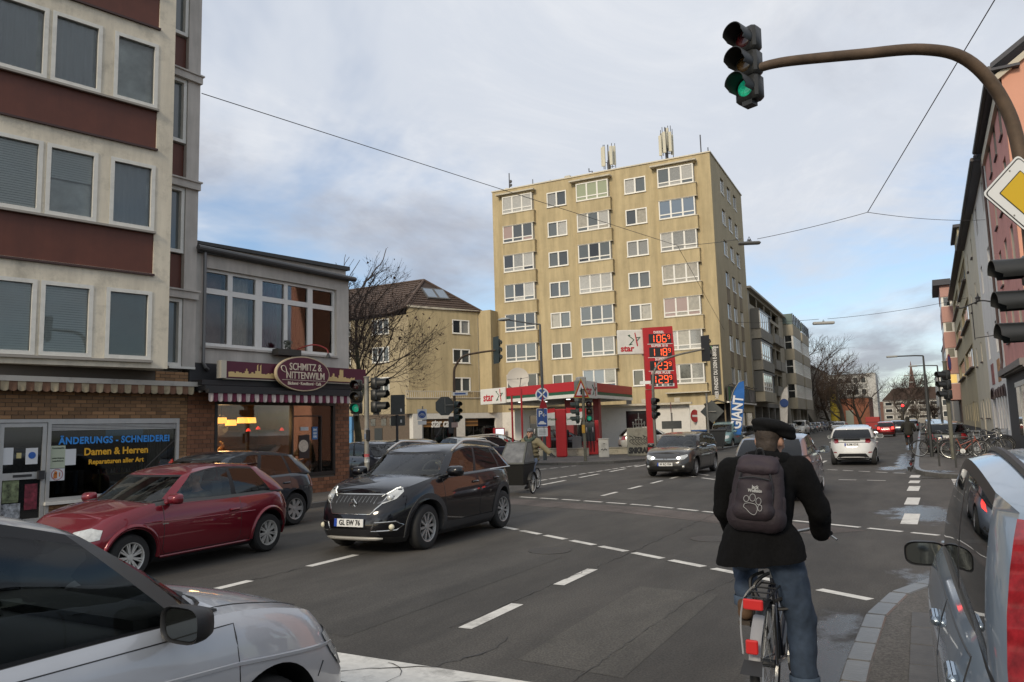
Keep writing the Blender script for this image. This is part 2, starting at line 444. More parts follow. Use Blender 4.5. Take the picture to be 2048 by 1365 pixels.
# tar seams, cracks and a darker repair strip on the asphalt
TAR = mat('tar_seam', (.040, .037, .034), .6)
def crack(path, w):
 P = []
 for a, b in zip(path, path[1:]):
  a, b = Vector(a), Vector(b); n = max(2, int((b - a).length / .10))
  for i in range(n): P.append(a.lerp(b, i / n) + Vector((rnd.gauss(0, .016), rnd.gauss(0, .016))))
 mb = MB(); lo, hi = [], []
 for i, p in enumerate(P):
  d = (P[min(i + 1, len(P) - 1)] - P[max(i - 1, 0)]).normalized(); q = Vector((-d.y, d.x)) * w * rnd.uniform(.1, .42)
  lo.append((*(p - q), .008)); hi.append((*(p + q), .008))
 mb.rings([lo, hi], closed=False); mb.build('road_crack', TAR, road)
crack([(-4.1, 4.45), (-3.85, 4.75), (-3.4, 5.0), (-3.2, 5.5), (-3.3, 6.0)], .022); crack([(-3.2, 4.5), (-3.0, 4.8), (-2.5, 4.95)], .02)
crack([(-3.5, 4.4), (-3.55, 4.8), (-3.9, 5.02)], .016); crack([(-3.77, 9.1), (-3.75, 10.9), (-3.7, 16)], .025); crack([(-7.42, 9.0), (-7.4, 13), (-7.3, 18.5)], .03)
crack([(-7.45, 6.95), (-7.45, 8.0)], .03); crack([(-3.9, 6.0), (-3.86, 7.0), (-3.85, 8.2), (-3.8, 9.2)], .018)
crack([(-9.3, 17.0), (-6.5, 16.3), (-4.9, 15.0), (-2.3, 13.3)], .03); crack([(-2.2, 3.0), (-2.3, 5.4), (-2.2, 7.8), (-1.9, 10)], .012)
AS2 = asphalt('asphalt_patch', (.051, .047, .041)); AS3 = asphalt('asphalt_patch_pale', (.074, .068, .058))
for P_, m_ in ((((-5.9, 5.6), (-4.6, 5.4), (-4.5, 9.8), (-5.8, 10.1)), AS2), (((-3.1, 9.9), (-1.7, 9.2), (-1.5, 12.4), (-2.9, 13.0)), AS2), (((-9.2, 18.4), (-6.1, 17.6), (-5.9, 19.0), (-9.0, 20.0)), AS3), (((-2.9, 5.4), (-2.0, 5.3), (-2.0, 8.2), (-2.9, 8.3)), AS3), (((-6.6, 20.5), (-4.9, 20.2), (-4.6, 27), (-6.4, 27.4)), AS2)): quad(P_, .0022, 'asphalt_patch', m_)
for x, y in ((-4.9, 10.2), (-3.0, 12.0)):
 mb = MB(); mb.cyl((x, y), .31, -.01, .006, 28); mb.build('manhole_cover', mat('cast_iron', (.05, .047, .043), .5, .6, bump=.6, bscale=60), road)
# reddish worn cycle crossing band between the two dashed lines
sheet('worn_band', [(-9.3, 17.3), (-5.5, 16.1), (-3.2, 14.9), (-.9, 13.6), (-1.6, 12.9), (-4.1, 14.3), (-5.9, 15.2), (-9.3, 16.2)], .003, asphalt('asphalt_red', (.098, .080, .070)), road, None)
# standing water in the gutter
WATER = mat('puddle_water', (.045, .047, .05), .04, spec=.8, bump=.02, bscale=8)
def puddle(cx, cy, rx, ry, seed):
 r_ = random.Random(seed); n = 40; P = []
 ph = [r_.uniform(0, 6.28) for _ in range(5)]
 for k in range(n):
  a = 2 * math.pi * k / n; q = 1 + sum(.16 * math.sin((j + 2) * a + ph[j]) for j in range(5))
  P.append((cx + rx * q * math.cos(a), cy + ry * q * math.sin(a)))
 sheet('puddle', P, .006, WATER)
puddle(-.47, 30.2, .09, 1.5, 1); puddle(-.48, 34.5, .07, 2.2, 2); puddle(.25, 25.4, .4, .12, 3); puddle(-.47, 40, .07, 2.5, 4)
# ---------------------------------------------------------------- the flats with the tailor's shop, and the bakery
AL = mat('aluminium', (.42, .42, .41), .45, .3, var=.08)
WHITE = mat('white_frame', (.66, .65, .60), .45, var=.06, dirt=.12)
DARKMET = mat('dark_metal', (.025, .025, .027), .5)
CREAM = mat('cream_render', (.68, .62, .50), .85, var=.07, vscale=2, streak=.22, dirt=.22, bump=.15, bscale=90)
GREYR = mat('grey_render', (.47, .44, .40), .9, var=.08, vscale=2, streak=.25, bump=.2, bscale=90)
OXBLOOD = mat('oxblood_panel', (.105, .030, .016), .55, var=.10, vscale=3, streak=.15)
BRICKO = mat('ochre_brick', (.235, .13, .060), .75, var=.18, vscale=25, objrnd=.35, bump=.2)
BRICKR = mat('brown_brick', (.20, .085, .042), .7, var=.18, vscale=25, objrnd=.35, bump=.2)
MORTAR = mat('mortar', (.10, .085, .07), .9)
def pane_mat(name, col, rough=.08, **k): return mat('pane_' + name, col, rough, coat=1., spec=.6, **k)
P_DARK = pane_mat('dark', (.018, .022, .024)); P_GREY = pane_mat('grey', (.10, .115, .115)); P_MID = pane_mat('mid', (.055, .063, .065))  # grey panes carry the reflected sky in their base colour
P_CURT = pane_mat('net_curtain', (.26, .26, .24), var=.25, vscale=14); P_LACE = pane_mat('lace', (.42, .41, .37), var=.15, vscale=9)
def window(parent, x0, z0, x1, z1, panes, m_frame=None, fr=.055, out=.03, deep=.10, pm=(P_DARK,), transom=None, sill=True, gap=None, name='window'):
 """a window in the parent's x-z plane: frame as one mesh, every pane a child, an outer sill"""
 m_frame = m_frame or WHITE
 mb = MB(); f = fr
 mb.box(x0, -out, z0, x1, deep, z0 + f); mb.box(x0, -out, z1 - f, x1, deep, z1)
 mb.box(x0, -out, z0 + f, x0 + f, deep, z1 - f); mb.box(x1 - f, -out, z0 + f, x1, deep, z1 - f)
 gap = gap or fr * 1.5; n = panes; w = (x1 - x0 - 2 * f - gap * (n - 1)) / n; cells = []
 for i in range(n):
  a = x0 + f + i * (w + gap)
  if i: mb.box(a - gap, -out + .004, z0 + f, a, deep - .004, z1 - f)
  if transom is None: cells.append((a, z0 + f, a + w, z1 - f))
  else:
   mb.box(a, -out + .008, transom - fr * .5, a + w, deep - .008, transom + fr * .5)
   cells.append((a, z0 + f, a + w, transom - fr * .5)); cells.append((a, transom + fr * .5, a + w, z1 - f))
 fo = mb.build(name, m_frame, parent)
 for i, c in enumerate(cells):
  q = MB(); q.box(c[0] - .01, deep * .35, c[1] - .01, c[2] + .01, deep * .35 + .012, c[3] + .01)
  q.build('pane', pm[i % len(pm)], fo)
 if sill:
  q = MB(); q.box(x0 - .04, -out - .07, z0 - .035, x1 + .04, .0, z0 - .003); q.build('sill', m_frame if sill is True else sill, fo)
 return fo
def wall_with_holes(mb, x0, z0, x1, z1, holes, y0, y1, mi=0):
 """wall panel between y0 and y1 with rectangular openings (cut as a grid so nothing overlaps)"""
 xs = sorted({x0, x1, *[v for h in holes for v in (h[0], h[2])]}); zs = sorted({z0, z1, *[v for h in holes for v in (h[1], h[3])]})
 xs = [v for v in xs if x0 <= v <= x1]; zs = [v for v in zs if z0 <= v <= z1]
 for a, b in zip(xs, xs[1:]):
  run = None
  for c, d in list(zip(zs, zs[1:])) + [(None, None)]:
   solid = c is not None and not any(a >= h[0] - 1e-6 and b <= h[2] + 1e-6 and c >= h[1] - 1e-6 and d <= h[3] + 1e-6 for h in holes)
   if solid and run is None: run = [c, d]
   elif solid: run[1] = d
   elif run is not None: mb.box(a, y0, run[0], b, y1, run[1], mi); run = None
 return mb
P0 = (-15.32, 16.42, 0)
def valance(parent, x0, x1, ztop, drop, y, cols, pitch, name='awning'):
 """scalloped, striped awning valance hanging at y"""
 n = int((x1 - x0) / pitch); mb = MB()
 for i in range(n):
  a = x0 + i * pitch; k = 6; pts = []
  for j in range(k + 1):
   t = j / k; pts.append((a + pitch * t, ztop - drop + .035 * (abs(2 * t - 1) ** 2)))
  yy = y + .012 * math.sin(i * 1.7)
  vs = [(p[0], yy + .015 * math.sin(j / k * 6.28), p[1]) for j, p in enumerate(pts)] + [(a + pitch, y, ztop), (a, y, ztop)]
  c = len(vs) - 2
  for j in range(k): mb.add([vs[j], vs[j + 1], (vs[j + 1][0], y, ztop), (vs[j][0], y, ztop)], [(0, 1, 2, 3)], i % 2)
 return mb.build(name, cols, parent)
def left_flats():
 root = thing('apartment_building', 'tall cream flats with oxblood spandrel panels above a tailoring shop', 'building')
 basis(root, P0, 7)
 # ground floor: brick front with shop door and window, dark back rooms
 mb = MB(); holes = [(-7.9, .12, -3.98, 2.24)]
 wall_with_holes(mb, -9.6, .0, -3.77, 3.36, holes, .0, .25)
 mb.build('ground_floor_wall', MORTAR, root)
 bricks(root, [(-8.6, 2.25, -3.77, 2.99), (-3.97, .12, -3.77, 2.24), (-6.86, .12, -3.98, .53), (-4.6, 3.13, -3.77, 3.36)], [(-6.66, .12, -6.0, .36)], .245, .083, BRICKO)
 # shop front frame
 sf = MB(); F = [(-7.9, .12, -7.83, 2.24), (-6.93, .12, -6.86, 2.24), (-4.05, .53, -3.98, 2.24), (-7.83, 2.17, -6.93, 2.24), (-6.86, 2.13, -4.05, 2.24), (-6.86, .53, -4.05, .60)]
 for a in F: sf.box(a[0], -.04, a[1], a[2], .08, a[3])
 for k in range(4): sf.box(-6.86, -.02, 2.0 + .032 * k, -4.05, .03, 2.022 + .032 * k)
 shopf = sf.build('shop_window', AL, root)
 q = MB(); q.box(-6.85, .02, .60, -4.06, .028, 2.0); q.build('pane', glass_mat('shop_glass', (.55, .56, .55)), shopf)
 q = MB(); q.box(-6.95, -.10, .46, -3.95, -.013, .525); q.build('sill', WHITE, shopf)
 d = MB(); D = [(-7.82, .13, -7.74, 2.16), (-7.02, .13, -6.94, 2.16), (-7.74, 2.08, -7.02, 2.16), (-7.74, .13, -7.02, .22), (-7.74, 1.02, -7.02, 1.16)]
 for a in D: d.box(a[0], -.02, a[1], a[2], .05, a[3])
 door = d.build('shop_door', AL, root)
 q = MB(); q.box(-7.74, .01, .22, -7.02, .018, 1.02); q.box(-7.74, .01, 1.16, -7.02, .018, 2.08); q.build('pane', pane_mat('shop', (.012, .013, .014)), door)
 q = MB(); q.box(-7.55, -.03, 1.07, -7.2, -.02, 1.12); q.box(-7.1, -.09, 1.0, -6.98, -.02, 1.18); q.build('letter_slot', DARKMET, door)
 # posters and papers in the door and window
 def paper(x0, z0, x1, z1, m, par, y=.004): 
  p = MB(); p.box(x0, y, z0, x1, y + .003, z1); return p.build('poster', m, par)
 white = mat('paper_white', (.60, .62, .64), .8)
 for r in ((-7.75, 1.33, -7.55, 1.67), (-7.32, 1.32, -7.09, 1.65)): paper(*r, white, door)
 paper(-7.49, 1.45, -7.40, 1.56, mat('paper_yellow', (.5, .44, .22), .8), door)
 p = MB(); p.cyl((0, 0), .07, 0, .004, 24); p = p.build('emblem', mat('blue_print', (.02, .10, .38), .6), door); p.matrix_local = Matrix.Translation((-7.2, .002, 1.50)) @ Matrix.Rotation(R(90), 4, 'X')
 paper(-7.72, .57, -7.42, 1.02, mat('poster_green', (.14, .17, .09), .6, var=.9, vscale=9), door); paper(-7.31, .40, -7.07, .92, mat('poster_red', (.15, .02, .035), .6, var=.8, vscale=11), door)
 paper(-7.74, .24, -7.38, .55, mat('poster_photo', (.26, .28, .30), .6, var=.9, vscale=12), door)
 paper(-6.84, 1.21, -6.55, 1.68, mat('notice_pale', (.42, .47, .36), .8), shopf); paper(-6.85, .95, -6.55, 1.20, white, shopf); paper(-6.55, 1.26, -6.33, 1.60, white, shopf)
 TXT = mat('print_dark', (.02, .03, .02), .7)
 for i, (s, zz, z_) in enumerate((('Kunststopfen', 1.63, .045), ('Lederreinigung', 1.42, .04), ('Lederf\u00e4rberei', 1.36, .04))): lettering(s, z_, TXT, shopf, (-6.695, .0, zz), UPR, extrude=.001, bold=.001)
 p = MB(); p.lathe([(.105, 0), (.115, 0), (.115, .004), (.105, .004)], 28); p = p.build('emblem', mat('red_ring', (.35, .02, .03), .6), shopf); p.matrix_local = Matrix.Translation((-6.70, .002, 1.075)) @ Matrix.Rotation(R(90), 4, 'X')
 p = MB(); p.ball((-6.73, 0, 1.12), .03); p.box(-6.77, -.002, 1.0, -6.70, .002, 1.10); p.box(-6.66, -.002, 1.03, -6.64, .002, 1.12); p.build('pictogram', mat('orange_print', (.5, .16, .03), .6), shopf)
 blue = mat('sign_blue', (.035, .26, .70), .5); yel = mat('sign_yellow', (.72, .38, .02), .5)
 lettering('\u00c4NDERUNGS - SCHNEIDEREI', .205, blue, shopf, (-5.44, .012, 1.77), UPR, extrude=.003, bold=.007, sx=.88, spacing=1.08)
 lettering('Damen & Herren', .215, yel, shopf, (-5.44, .012, 1.52), UPR, extrude=.003, bold=.006, sx=.95)
 lettering('Reparaturen aller Art', .145, yel, shopf, (-5.44, .012, 1.30), UPR, extrude=.003, bold=.004, sx=.98)
 p = MB(); p.box(-5.68, .05, 1.86, -4.83, .07, 2.0); p.build('open_panel', mat('open_blue', (.06, .26, .50), .5, emit=.12), shopf)
 # room behind the shop window with shelf, thread cones and garments
 rm = MB(); rm.box(-7.9, 2.6, .12, -3.98, 2.62, 2.24); rm.box(-7.9, .26, .10, -3.98, 2.6, .12); rm.box(-7.9, .26, 2.24, -3.98, 2.6, 2.26); rm.box(-7.92, .26, .12, -7.9, 2.6, 2.24); rm.box(-3.98, .26, .12, -3.96, 2.6, 2.24)
 rm.build('shop_room', mat('shop_room', (.09, .085, .075), .9), root)
 sh = MB(); sh.box(-5.6, .45, .98, -4.2, .75, 1.01); sh.box(-5.6, .45, .60, -5.56, .75, .98); sh.box(-4.24, .45, .60, -4.2, .75, .98); shelf = sh.build('shelf', mat('shelf_wood', (.30, .26, .10), .7), root)
 for i in range(22):
  p = MB(); x = -5.55 + i * .06; hh = rnd.uniform(.08, .13) if i < 16 else rnd.uniform(.15, .26); p.cyl((x, .6), .025, 1.011, 1.01 + hh, 8, r1=.014)
  p.build('thread_cone', mat('thread_%d' % (i % 6), [(.5, .45, .4), (.3, .05, .06), (.08, .1, .2), (.45, .35, .2), (.05, .05, .05), (.6, .6, .58)][i % 6], .8), shelf)
 for i in range(5):
  p = MB(); x = -6.3 + .13 * i; p.rings([[(x - .05, .9, z), (x - .02 + .08 * (z - 1), .84, z), (x + .06, .9, z), (x, .96, z)] for z in (1.1, .9, .62)], True, True); p.build('garment', mat('cloth_%d' % (i % 3), [(.10, .16, .25), (.22, .20, .19), (.03, .03, .04)][i % 3], .9), root)
 cu = MB(); cu.rings([[(-4.55 + .025 * k, .35 + .03 * math.sin(k * 1.9), z) for k in range(20)] for z in (.62, 1.98)], closed=False); cu.build('curtain', mat('shop_curtain', (.46, .43, .38), .9), root)
 v = MB(); v.box(-6.64, -.02, .13, -6.02, .0, .36)
 for k in range(14): v.box(-6.62 + k * .043, -.03, .15, -6.61 + k * .043, -.019, .34)
 v.build('cellar_grille', mat('grille_dark', (.03, .03, .028), .7), root)
 # awning box and valance
 a = MB(); a.box(-9.2, -.32, 3.00, -3.62, -.013, 3.11); a.box(-3.66, -.36, 2.86, -3.60, -.30, 3.08); aw = a.build('awning', mat('awning_box', (.40, .38, .34), .6, dirt=.3), root)
 valance(aw, -9.2, -3.62, 3.0, .20, -.30, [mat('awning_cream', (.36, .30, .20), .9, dirt=.3), mat('awning_brown', (.17, .09, .055), .9, dirt=.3)], .155, 'valance')
 # main block behind the bay
 mb = MB(); mb.box(-12, .26, 3.36, -3.62, 9, 16.5); mb.box(-9.6, .26, 0, -3.77, 9, .09); mb.build('wall', GREYR, root)
 # recessed strip beside the bay: sills, windows, panels, pilaster
 pl = MB(); pl.box(-3.96, -.06, 3.5, -3.62, .26, 16.5); pl.build('pilaster', GREYR, root)
 for i, zf in enumerate((3.50, 6.30, 9.12, 11.95)):
  window(root, -4.9, zf, -3.97, zf + 1.66, 1, pm=(P_GREY,), sill=False, fr=.085, deep=.24)
  if i: 
   q = MB(); q.box(-4.9, .06, zf - .92, -3.97, .25, zf - .03); q.build('spandrel_panel', OXBLOOD, root)
  q = MB(); q.box(-4.9, -.14, zf + 1.67, -3.60, .2, zf + 1.85); q.box(-4.9, -.18, zf + 1.85, -3.57, .2, zf + 1.89); q.build('ledge', GREYR, root)
 q = MB(); q.box(-4.3, -.08, 3.44, -3.62, .2, 3.495); q.build('ledge', WHITE, root)
 # the angled bay
 bay = MB(); C0 = Vector((-15.2, 11.66, 0))
 rows = [(3.54, 5.12), (6.53, 8.10), (9.48, 11.08), (12.42, 14.0)]
 wins = [(-6.4, -5.35), (-5.08, -4.06), (-3.76, -2.68), (-2.62, -1.61), (-1.36, -.38)]
 holes = [(a, z0, b, z1) for a, b in wins for z0, z1 in rows] + [(-6.5, z1 + .42, -.38, z1 + 1.36) for z0, z1 in rows]
 wall_with_holes(bay, -6.6, 3.36, 0, 16, holes, 0, .2)
 bay.box(-6.6, .2, 3.36, 0, 1.2, 3.5); bay.box(-.2, .2, 3.5, 0, 1.2, 16)
 bm_ = bay.build('bay', CREAM, root)
 Mloc = root.matrix_world.inverted()
 holder = bpy.data.objects.new('tmp', None); basis(holder, C0, 16)
 bm_.matrix_local = Mloc @ holder.matrix_world; bpy.data.objects.remove(holder)
 blind = pane_mat('blind', (.30, .32, .30)); 
 for i, (z0, z1) in enumerate(rows):
  q = MB(); q.box(-6.55, .03, z1 + .41, -.38, .19, z1 + 1.37); q.build('spandrel_panel', OXBLOOD, bm_)
  q = MB(); q.box(-6.55, -.06, z1 + .36, -.36, .19, z1 + .405); q.build('flashing', mat('flashing_dark', (.05, .022, .018), .5), bm_)
  q = MB(); q.box(-6.55, -.08, z0 - .06, -.36, -.002, z0 - .012); q.build('ledge', mat('ledge_grey', (.30, .28, .25), .7), bm_)
  for j, (a, b) in enumerate(wins):
   hi = (i == 0)
   pmx = glass_mat('flat_glass', (.93, .95, .94), .75)
   w = window(bm_, a + .004, z0 + .004, b - .004, z1 - .004, 1, pm=(pmx,), sill=False, fr=.085, deep=.14, out=.015)
   back = MB(); back.box(a + .03, .17, z0 + .03, b - .03, .18, z1 - .03)
   back.build('room_backdrop', mat('room_pale_%d' % ((i * 5 + j) % 3), [(.55, .57, .57), (.42, .45, .46), (.66, .66, .64)][(i * 5 + j) % 3], .9, var=.4, vscale=1.5), w)  # pale tone stands in for light that hardly reaches behind the glass
   if hi or (i, j) in ((1, 3), (1, 2)):
    zb = z0 + .09 if hi or j == 2 else z0 + .85
    sl = MB(); zz = z1 - .1; hgt = .052 if not (hi and j == 4) else .032
    while zz > zb:
     sl.box(a + .09, .105, zz - hgt * .8, b - .09, .109, zz); zz -= hgt
    sl.build('blind_slat', mat('blind_pale', (.78, .80, .78), .7) if not (hi and j == 4) else mat('blind_dim', (.40, .41, .39), .7), w, kind=None)
   elif (j in (2, 3) and i == 2) or (i, j) == (1, 4):
    cu = MB(); cu.rings([[(a + .1 + .04 * k, .13 + .018 * math.sin(k * 1.3), z) for k in range(int((b - a - .2) / .04))] for z in (z0 + .1, z1 - .1)], closed=False)
    cu.build('curtain', mat('sheer', (.5, .51, .54), .9), w)
 dn = MB(); dn.tube([(-3.42, -.1, 6.5), (-3.42, -.1, 3.62), (-3.36, -.1, 3.5), (-3.25, -.05, 3.45)], .045, 8); dn.build('downpipe', mat('zinc', (.17, .17, .17), .5, .5), root)
 return root
flats = left_flats()
def bakery():
 root = thing('bakery_building', 'two storey grey bakery with striped awning and brown brick piers', 'building')
 basis(root, P0, 7)
 up = MB(); wall_with_holes(up, -3.62, 3.62, 1.5, 6.46, [(-3.36, 4.06, 1.02, 6.06)], 0, .35); up.box(-3.62, .35, 3.62, 1.5, 9, 3.8)
 up.prism([(-3.62, 6.461), (1.5, 6.461), (1.5, 6.74), (-3.62, 6.64)], .12, 9, plane='xz'); up.box(1.2, .36, .0, 1.5, 9, 6.45); up.box(-3.62, 8.8, 0, 1.19, 9, 6.45)
 up.build('wall', GREYR, root)
 rf = MB(); rf.prism([(-3.66, 6.642), (1.58, 6.742), (1.58, 6.86), (-3.66, 6.72)], .02, 9.1, plane='xz'); rf.build('roof', mat('roof_felt', (.06, .062, .062), .8), root)
 gt = MB(); gt.tube([(-3.66, -.16, 6.50), (1.62, -.16, 6.44)], .075, 10); gt.box(-3.62, -.12, 6.40, 1.55, .0, 6.462); gt.build('gutter', mat('zinc_dark', (.085, .085, .085), .5, .4), root)
 # window band: five lights with transoms
 xs = [(-3.36, -2.60), (-2.50, -1.75), (-1.57, -.80), (-.72, .03), (.17, 1.02)]
 mb = MB(); mb.box(-3.36, .10, 4.06, 1.02, .2, 4.15); mb.box(-3.36, .10, 5.98, 1.02, .2, 6.06); mb.box(-3.36, .102, 5.42, 1.02, .2, 5.56)
 for a, b in [(-3.36, -3.28)] + [(xs[i][1] - .02, xs[i + 1][0] + .02) for i in range(4)] + [(.95, 1.02)]: mb.box(a, .098, 4.15, b, .2, 5.42); mb.box(a, .098, 5.56, b, .2, 5.98)
 wf = mb.build('window', mat('white_gloss', (.70, .69, .66), .35, dirt=.1), root)
 q = MB(); q.box(-3.4, -.06, 4.0, 1.06, .12, 4.055); q.build('sill', GREYR, wf)
 gl = glass_mat('house_glass', (.92, .91, .9), .6)
 for i, (a, b) in enumerate(xs):
  for z0, z1 in ((4.13, 5.44), (5.54, 6.0)):
   p = MB(); p.box(a + .02, .15, z0, b - .02, .158, z1); p.build('pane', gl, wf)
 bk = [(.26, .17, .14), (.62, .57, .48), (.15, .02, .05), (.17, .02, .05), (.2, .21, .21)]
 for i, (a, b) in enumerate(xs):
  c = MB(); n = 16
  c.rings([[(a + (b - a) * k / n, .42 + (.035 * math.sin(k * 2.1) if i in (1, 2, 3) else 0), z) for k in range(n + 1)] for z in (4.12, 6.0)], closed=False); c.build('curtain' if i in (1, 2, 3) else 'room_backdrop', mat('bk_%d' % i, bk[i], .9, var=.15), wf)
 c = MB(); c.box(.25, .3, 4.5, .9, .32, 4.95); c.build('picture', mat('pic_blue', (.10, .16, .20), .7, var=.8, vscale=9), wf); c = MB(); c.box(.3, .3, 5.1, .85, .32, 5.4); c.build('picture', mat('pic_red', (.22, .06, .06), .7, var=.8, vscale=9), wf)
 rb = MB(); rb.box(-3.6, .45, 3.9, 1.1, .47, 6.2); rb.build('room_wall', mat('room_brown', (.07, .05, .045), .9), root)
 # ground floor: piers, shop window, interior
 g = MB(); wall_with_holes(g, -3.76, 0, 1.5, 3.62, [(-3.02, .60, .94, 2.66)], 0, .3); g.build('ground_floor_wall', MORTAR, root)
 bricks(root, [(-3.76, .12, -3.02, 2.95), (.94, .12, 1.5, 2.95), (-3.02, .12, .94, .59)], [], .215, .107, BRICKR, limit=300)
 bricks_side = MB(); bricks_side.box(1.5, .0, .12, 1.512, 9, 2.95); bricks_side.build('side_cladding', BRICKR, root)
 sw = MB()
 for a in ((-3.02, .60, -2.94, 2.66), (.86, .60, .94, 2.66), (-2.94, 2.58, .86, 2.66), (-2.94, .60, .86, .70), (-.62, .70, -.575, 2.58), (.40, .70, .43, 2.3), (-.575, 2.27, .40, 2.3)): sw.box(a[0], -.03, a[1], a[2], .1, a[3])
 fr = sw.build('shop_window', mat('black_frame', (.018, .017, .016), .4), root)
 p = MB(); p.box(-2.95, .03, .69, .87, .038, 2.59); p.build('pane', glass_mat('bakery_glass', (.86, .84, .80)), fr)
 rm = MB(); rm.box(-3.0, 3.6, .12, .92, 3.62, 2.7); rm.box(-3.0, .31, .1, .92, 3.6, .12); rm.box(-3.0, .31, 2.7, .92, 3.6, 2.72); rm.box(-3.02, .31, .12, -3.0, 3.6, 2.7); rm.box(.92, .31, .12, .94, 3.6, 2.7)
 rm.build('shop_room', mat('bakery_room', (.20, .11, .06), .8, var=.3, vscale=1.5), root)
 warm = mat('lamp_shade', (1.0, .52, .10), .8, emit=2.2)
 for i, x in enumerate((-2.40, -2.08, -1.76, -1.46)):
  l = MB(); l.lathe([(.15, 2.12), (.13, 2.27), (.0, 2.27)], 16); l.M = None
  o = l.build('lamp_shade', warm, root); o.location = (x, .62 + .05 * (i % 2), -.06 if i == 1 else 0.0)
  c = MB(); c.tube([(0, 0, 2.27), (0, 0, 2.7)], .006, 5); c.build('lamp_cord', DARKMET, o)
 ld = bpy.data.lights.new('bakery_lamp', 'POINT'); ld.energy = 60; ld.color = (1, .62, .28); ld.shadow_soft_size = .3
 lo = link('bakery_lamp', ld, root); lo.location = (-1.9, 1.5, 2.1)
 ct = MB(); ct.bbox(-2.9, 1.0, .12, -.9, 1.5, 1.15, .02); ct.build('counter', mat('counter_wood', (.16, .08, .04), .6), root)
 for i in range(26):
  b_ = MB(); x = -2.85 + (i % 13) * .145; b_.ball((x, 1.12 + .2 * (i // 13), 1.2 + .06 * (i // 13)), (.06, .05, .04), 8, 5); b_.build('bread_roll', mat('bread', (.42, .24, .08), .7, objrnd=.3), root)
 tr = MB()
 for k in range(9): tr.ball((-1.95 + .06 * math.cos(k), 1.3, 1.22 + .05 * k), .09 - .007 * k, 8, 6)
 tr.build('pastry_tower', mat('pastry', (.45, .28, .10), .5), root)
 for x, z in ((-1.0, 1.95), (-.68, 2.0), (.15, 1.95)):
  b_ = MB(); b_.lathe([(.07, 0), (.05, .05), (.015, .09)], 12); o = b_.build('red_lamp', mat('red_lamp', (.8, .05, .04), .5, emit=.9), root); o.location = (x, 1.4, z - .05)
 po = MB(); po.box(-.35, .012, 1.1, .02, .018, 1.75); po.build('poster', mat('poster_black', (.035, .022, .02), .6), fr)
 pl = MB(); pl.cyl((0, 0), .17, 0, .006, 28); pl = pl.build('plate_picture', mat('plate_print', (.55, .47, .38), .6, var=.25, vscale=18), fr); pl.matrix_local = Matrix.Translation((-.2, .010, 1.45)) @ Matrix.Rotation(R(90), 4, 'X')
 po = MB(); po.box(.12, .012, 1.62, .31, .018, 1.98); po.build('notice', mat('notice_blue', (.04, .16, .40), .6), fr)
 for k in range(3): q = MB(); q.box(.15, .0085, 1.67 + k * .095, .28, .0105, 1.735 + k * .095); q.build('print', mat('notice_white', (.5, .55, .62), .6, var=.9, vscale=60), fr)
 po = MB(); po.box(-.3, .012, 1.88, -.02, .018, 1.98); po.build('notice', mat('paper_white'), fr)
 for k in range(3):
  s = MB(); s.box(-.45, 2.6, 1.0 + .45 * k, .85, 3.2, 1.04 + .45 * k); s.build('shelf', mat('shelf_dark', (.12, .07, .04), .7), root)
 # awning: cassette, dark fascia, valance
 f = MB(); f.box(-3.75, -.04, 2.96, 1.7, .0, 3.6); f.box(-3.7, -.5, 3.04, 1.3, -.04, 3.16); f.box(-3.68, -.62, 2.90, 1.1, -.05, 3.02); f.box(-3.68, -.75, 2.83, 1.1, -.62, 2.93)
 aw = f.build('awning', mat('awning_black', (.02, .02, .022), .55), root)
 valance(aw, -3.66, 1.08, 2.83, .21, -.72, [mat('valance_cream', (.50, .43, .40), .9, dirt=.2), mat('valance_wine', (.12, .02, .045), .9)], .13, 'valance')
 # sign box with skyline print, oval sign, goose-neck lamp, flower box
 WINE = mat('wine_red', (.085, .010, .030), .5); GOLD = mat('gold_print', (.60, .44, .20), .6)
 s = MB(); s.box(-3.12, -.62, 3.22, 1.6, -.45, 3.64); sg = s.build('sign', WINE, root)
 e = MB(); e.box(-3.27, -.63, 3.21, -3.121, -.44, 3.65); e.box(-3.12, -.60, 3.19, 1.6, -.45, 3.217); e.build('sign_edge', mat('sign_cream', (.50, .46, .38), .6), sg)
 def skyline(x0, x1):
  pts = [(x0, 3.33)]; r_ = random.Random(5); x = x0; top = []
  w = x1 - x0
  while x < x1:
   f_ = (x - x0) / w; h = .06 + .05 * r_.random()
   step = .03 + .03 * r_.random()
   if abs(f_ - .33) < .045: h = .20 if abs(f_ - .33) < .014 else .13
   if abs(f_ - .56) < .06: h = .15
   if abs(f_ - .545) < .022 or abs(f_ - .60) < .022: h = .30; step = .035
   top += [(x, 3.37 + h * .9), (min(x + step, x1), 3.37 + h * .9 + (.04 if h > .25 else 0))]; x += step
  pts = [(p_, z_ - .08) for p_, z_ in [(x1, 3.33)] + list(reversed(top)) + [(x0, 3.33)]]
  k = MB(); k.prism(list(reversed(pts)), -.626, -.6205, plane='xz'); k.build('skyline_print', GOLD, sg)
 skyline(-3.06, -1.55); skyline(-.10, 1.15)
 o = MB(); n = 48; o.prism([(.90 * math.cos(2 * math.pi * k / n), .47 * math.sin(2 * math.pi * k / n)) for k in range(n)], -.80, -.70, plane='xz')
 ov = o.build('oval_sign', mat('gold_edge', (.52, .42, .28), .5), root); ov.location = (-.86, 0, 3.40)
 o = MB(); o.prism([(.87 * math.cos(2 * math.pi * k / n), .44 * math.sin(2 * math.pi * k / n)) for k in range(n)], -.806, -.8, plane='xz'); o.build('sign_face', WINE, ov)
 CR = mat('letter_cream', (.66, .58, .46), .6)
 lettering('SCHMITZ &', .27, CR, ov, (.06, -.812, .17), UPR, extrude=.004, bold=.002, sx=.80)
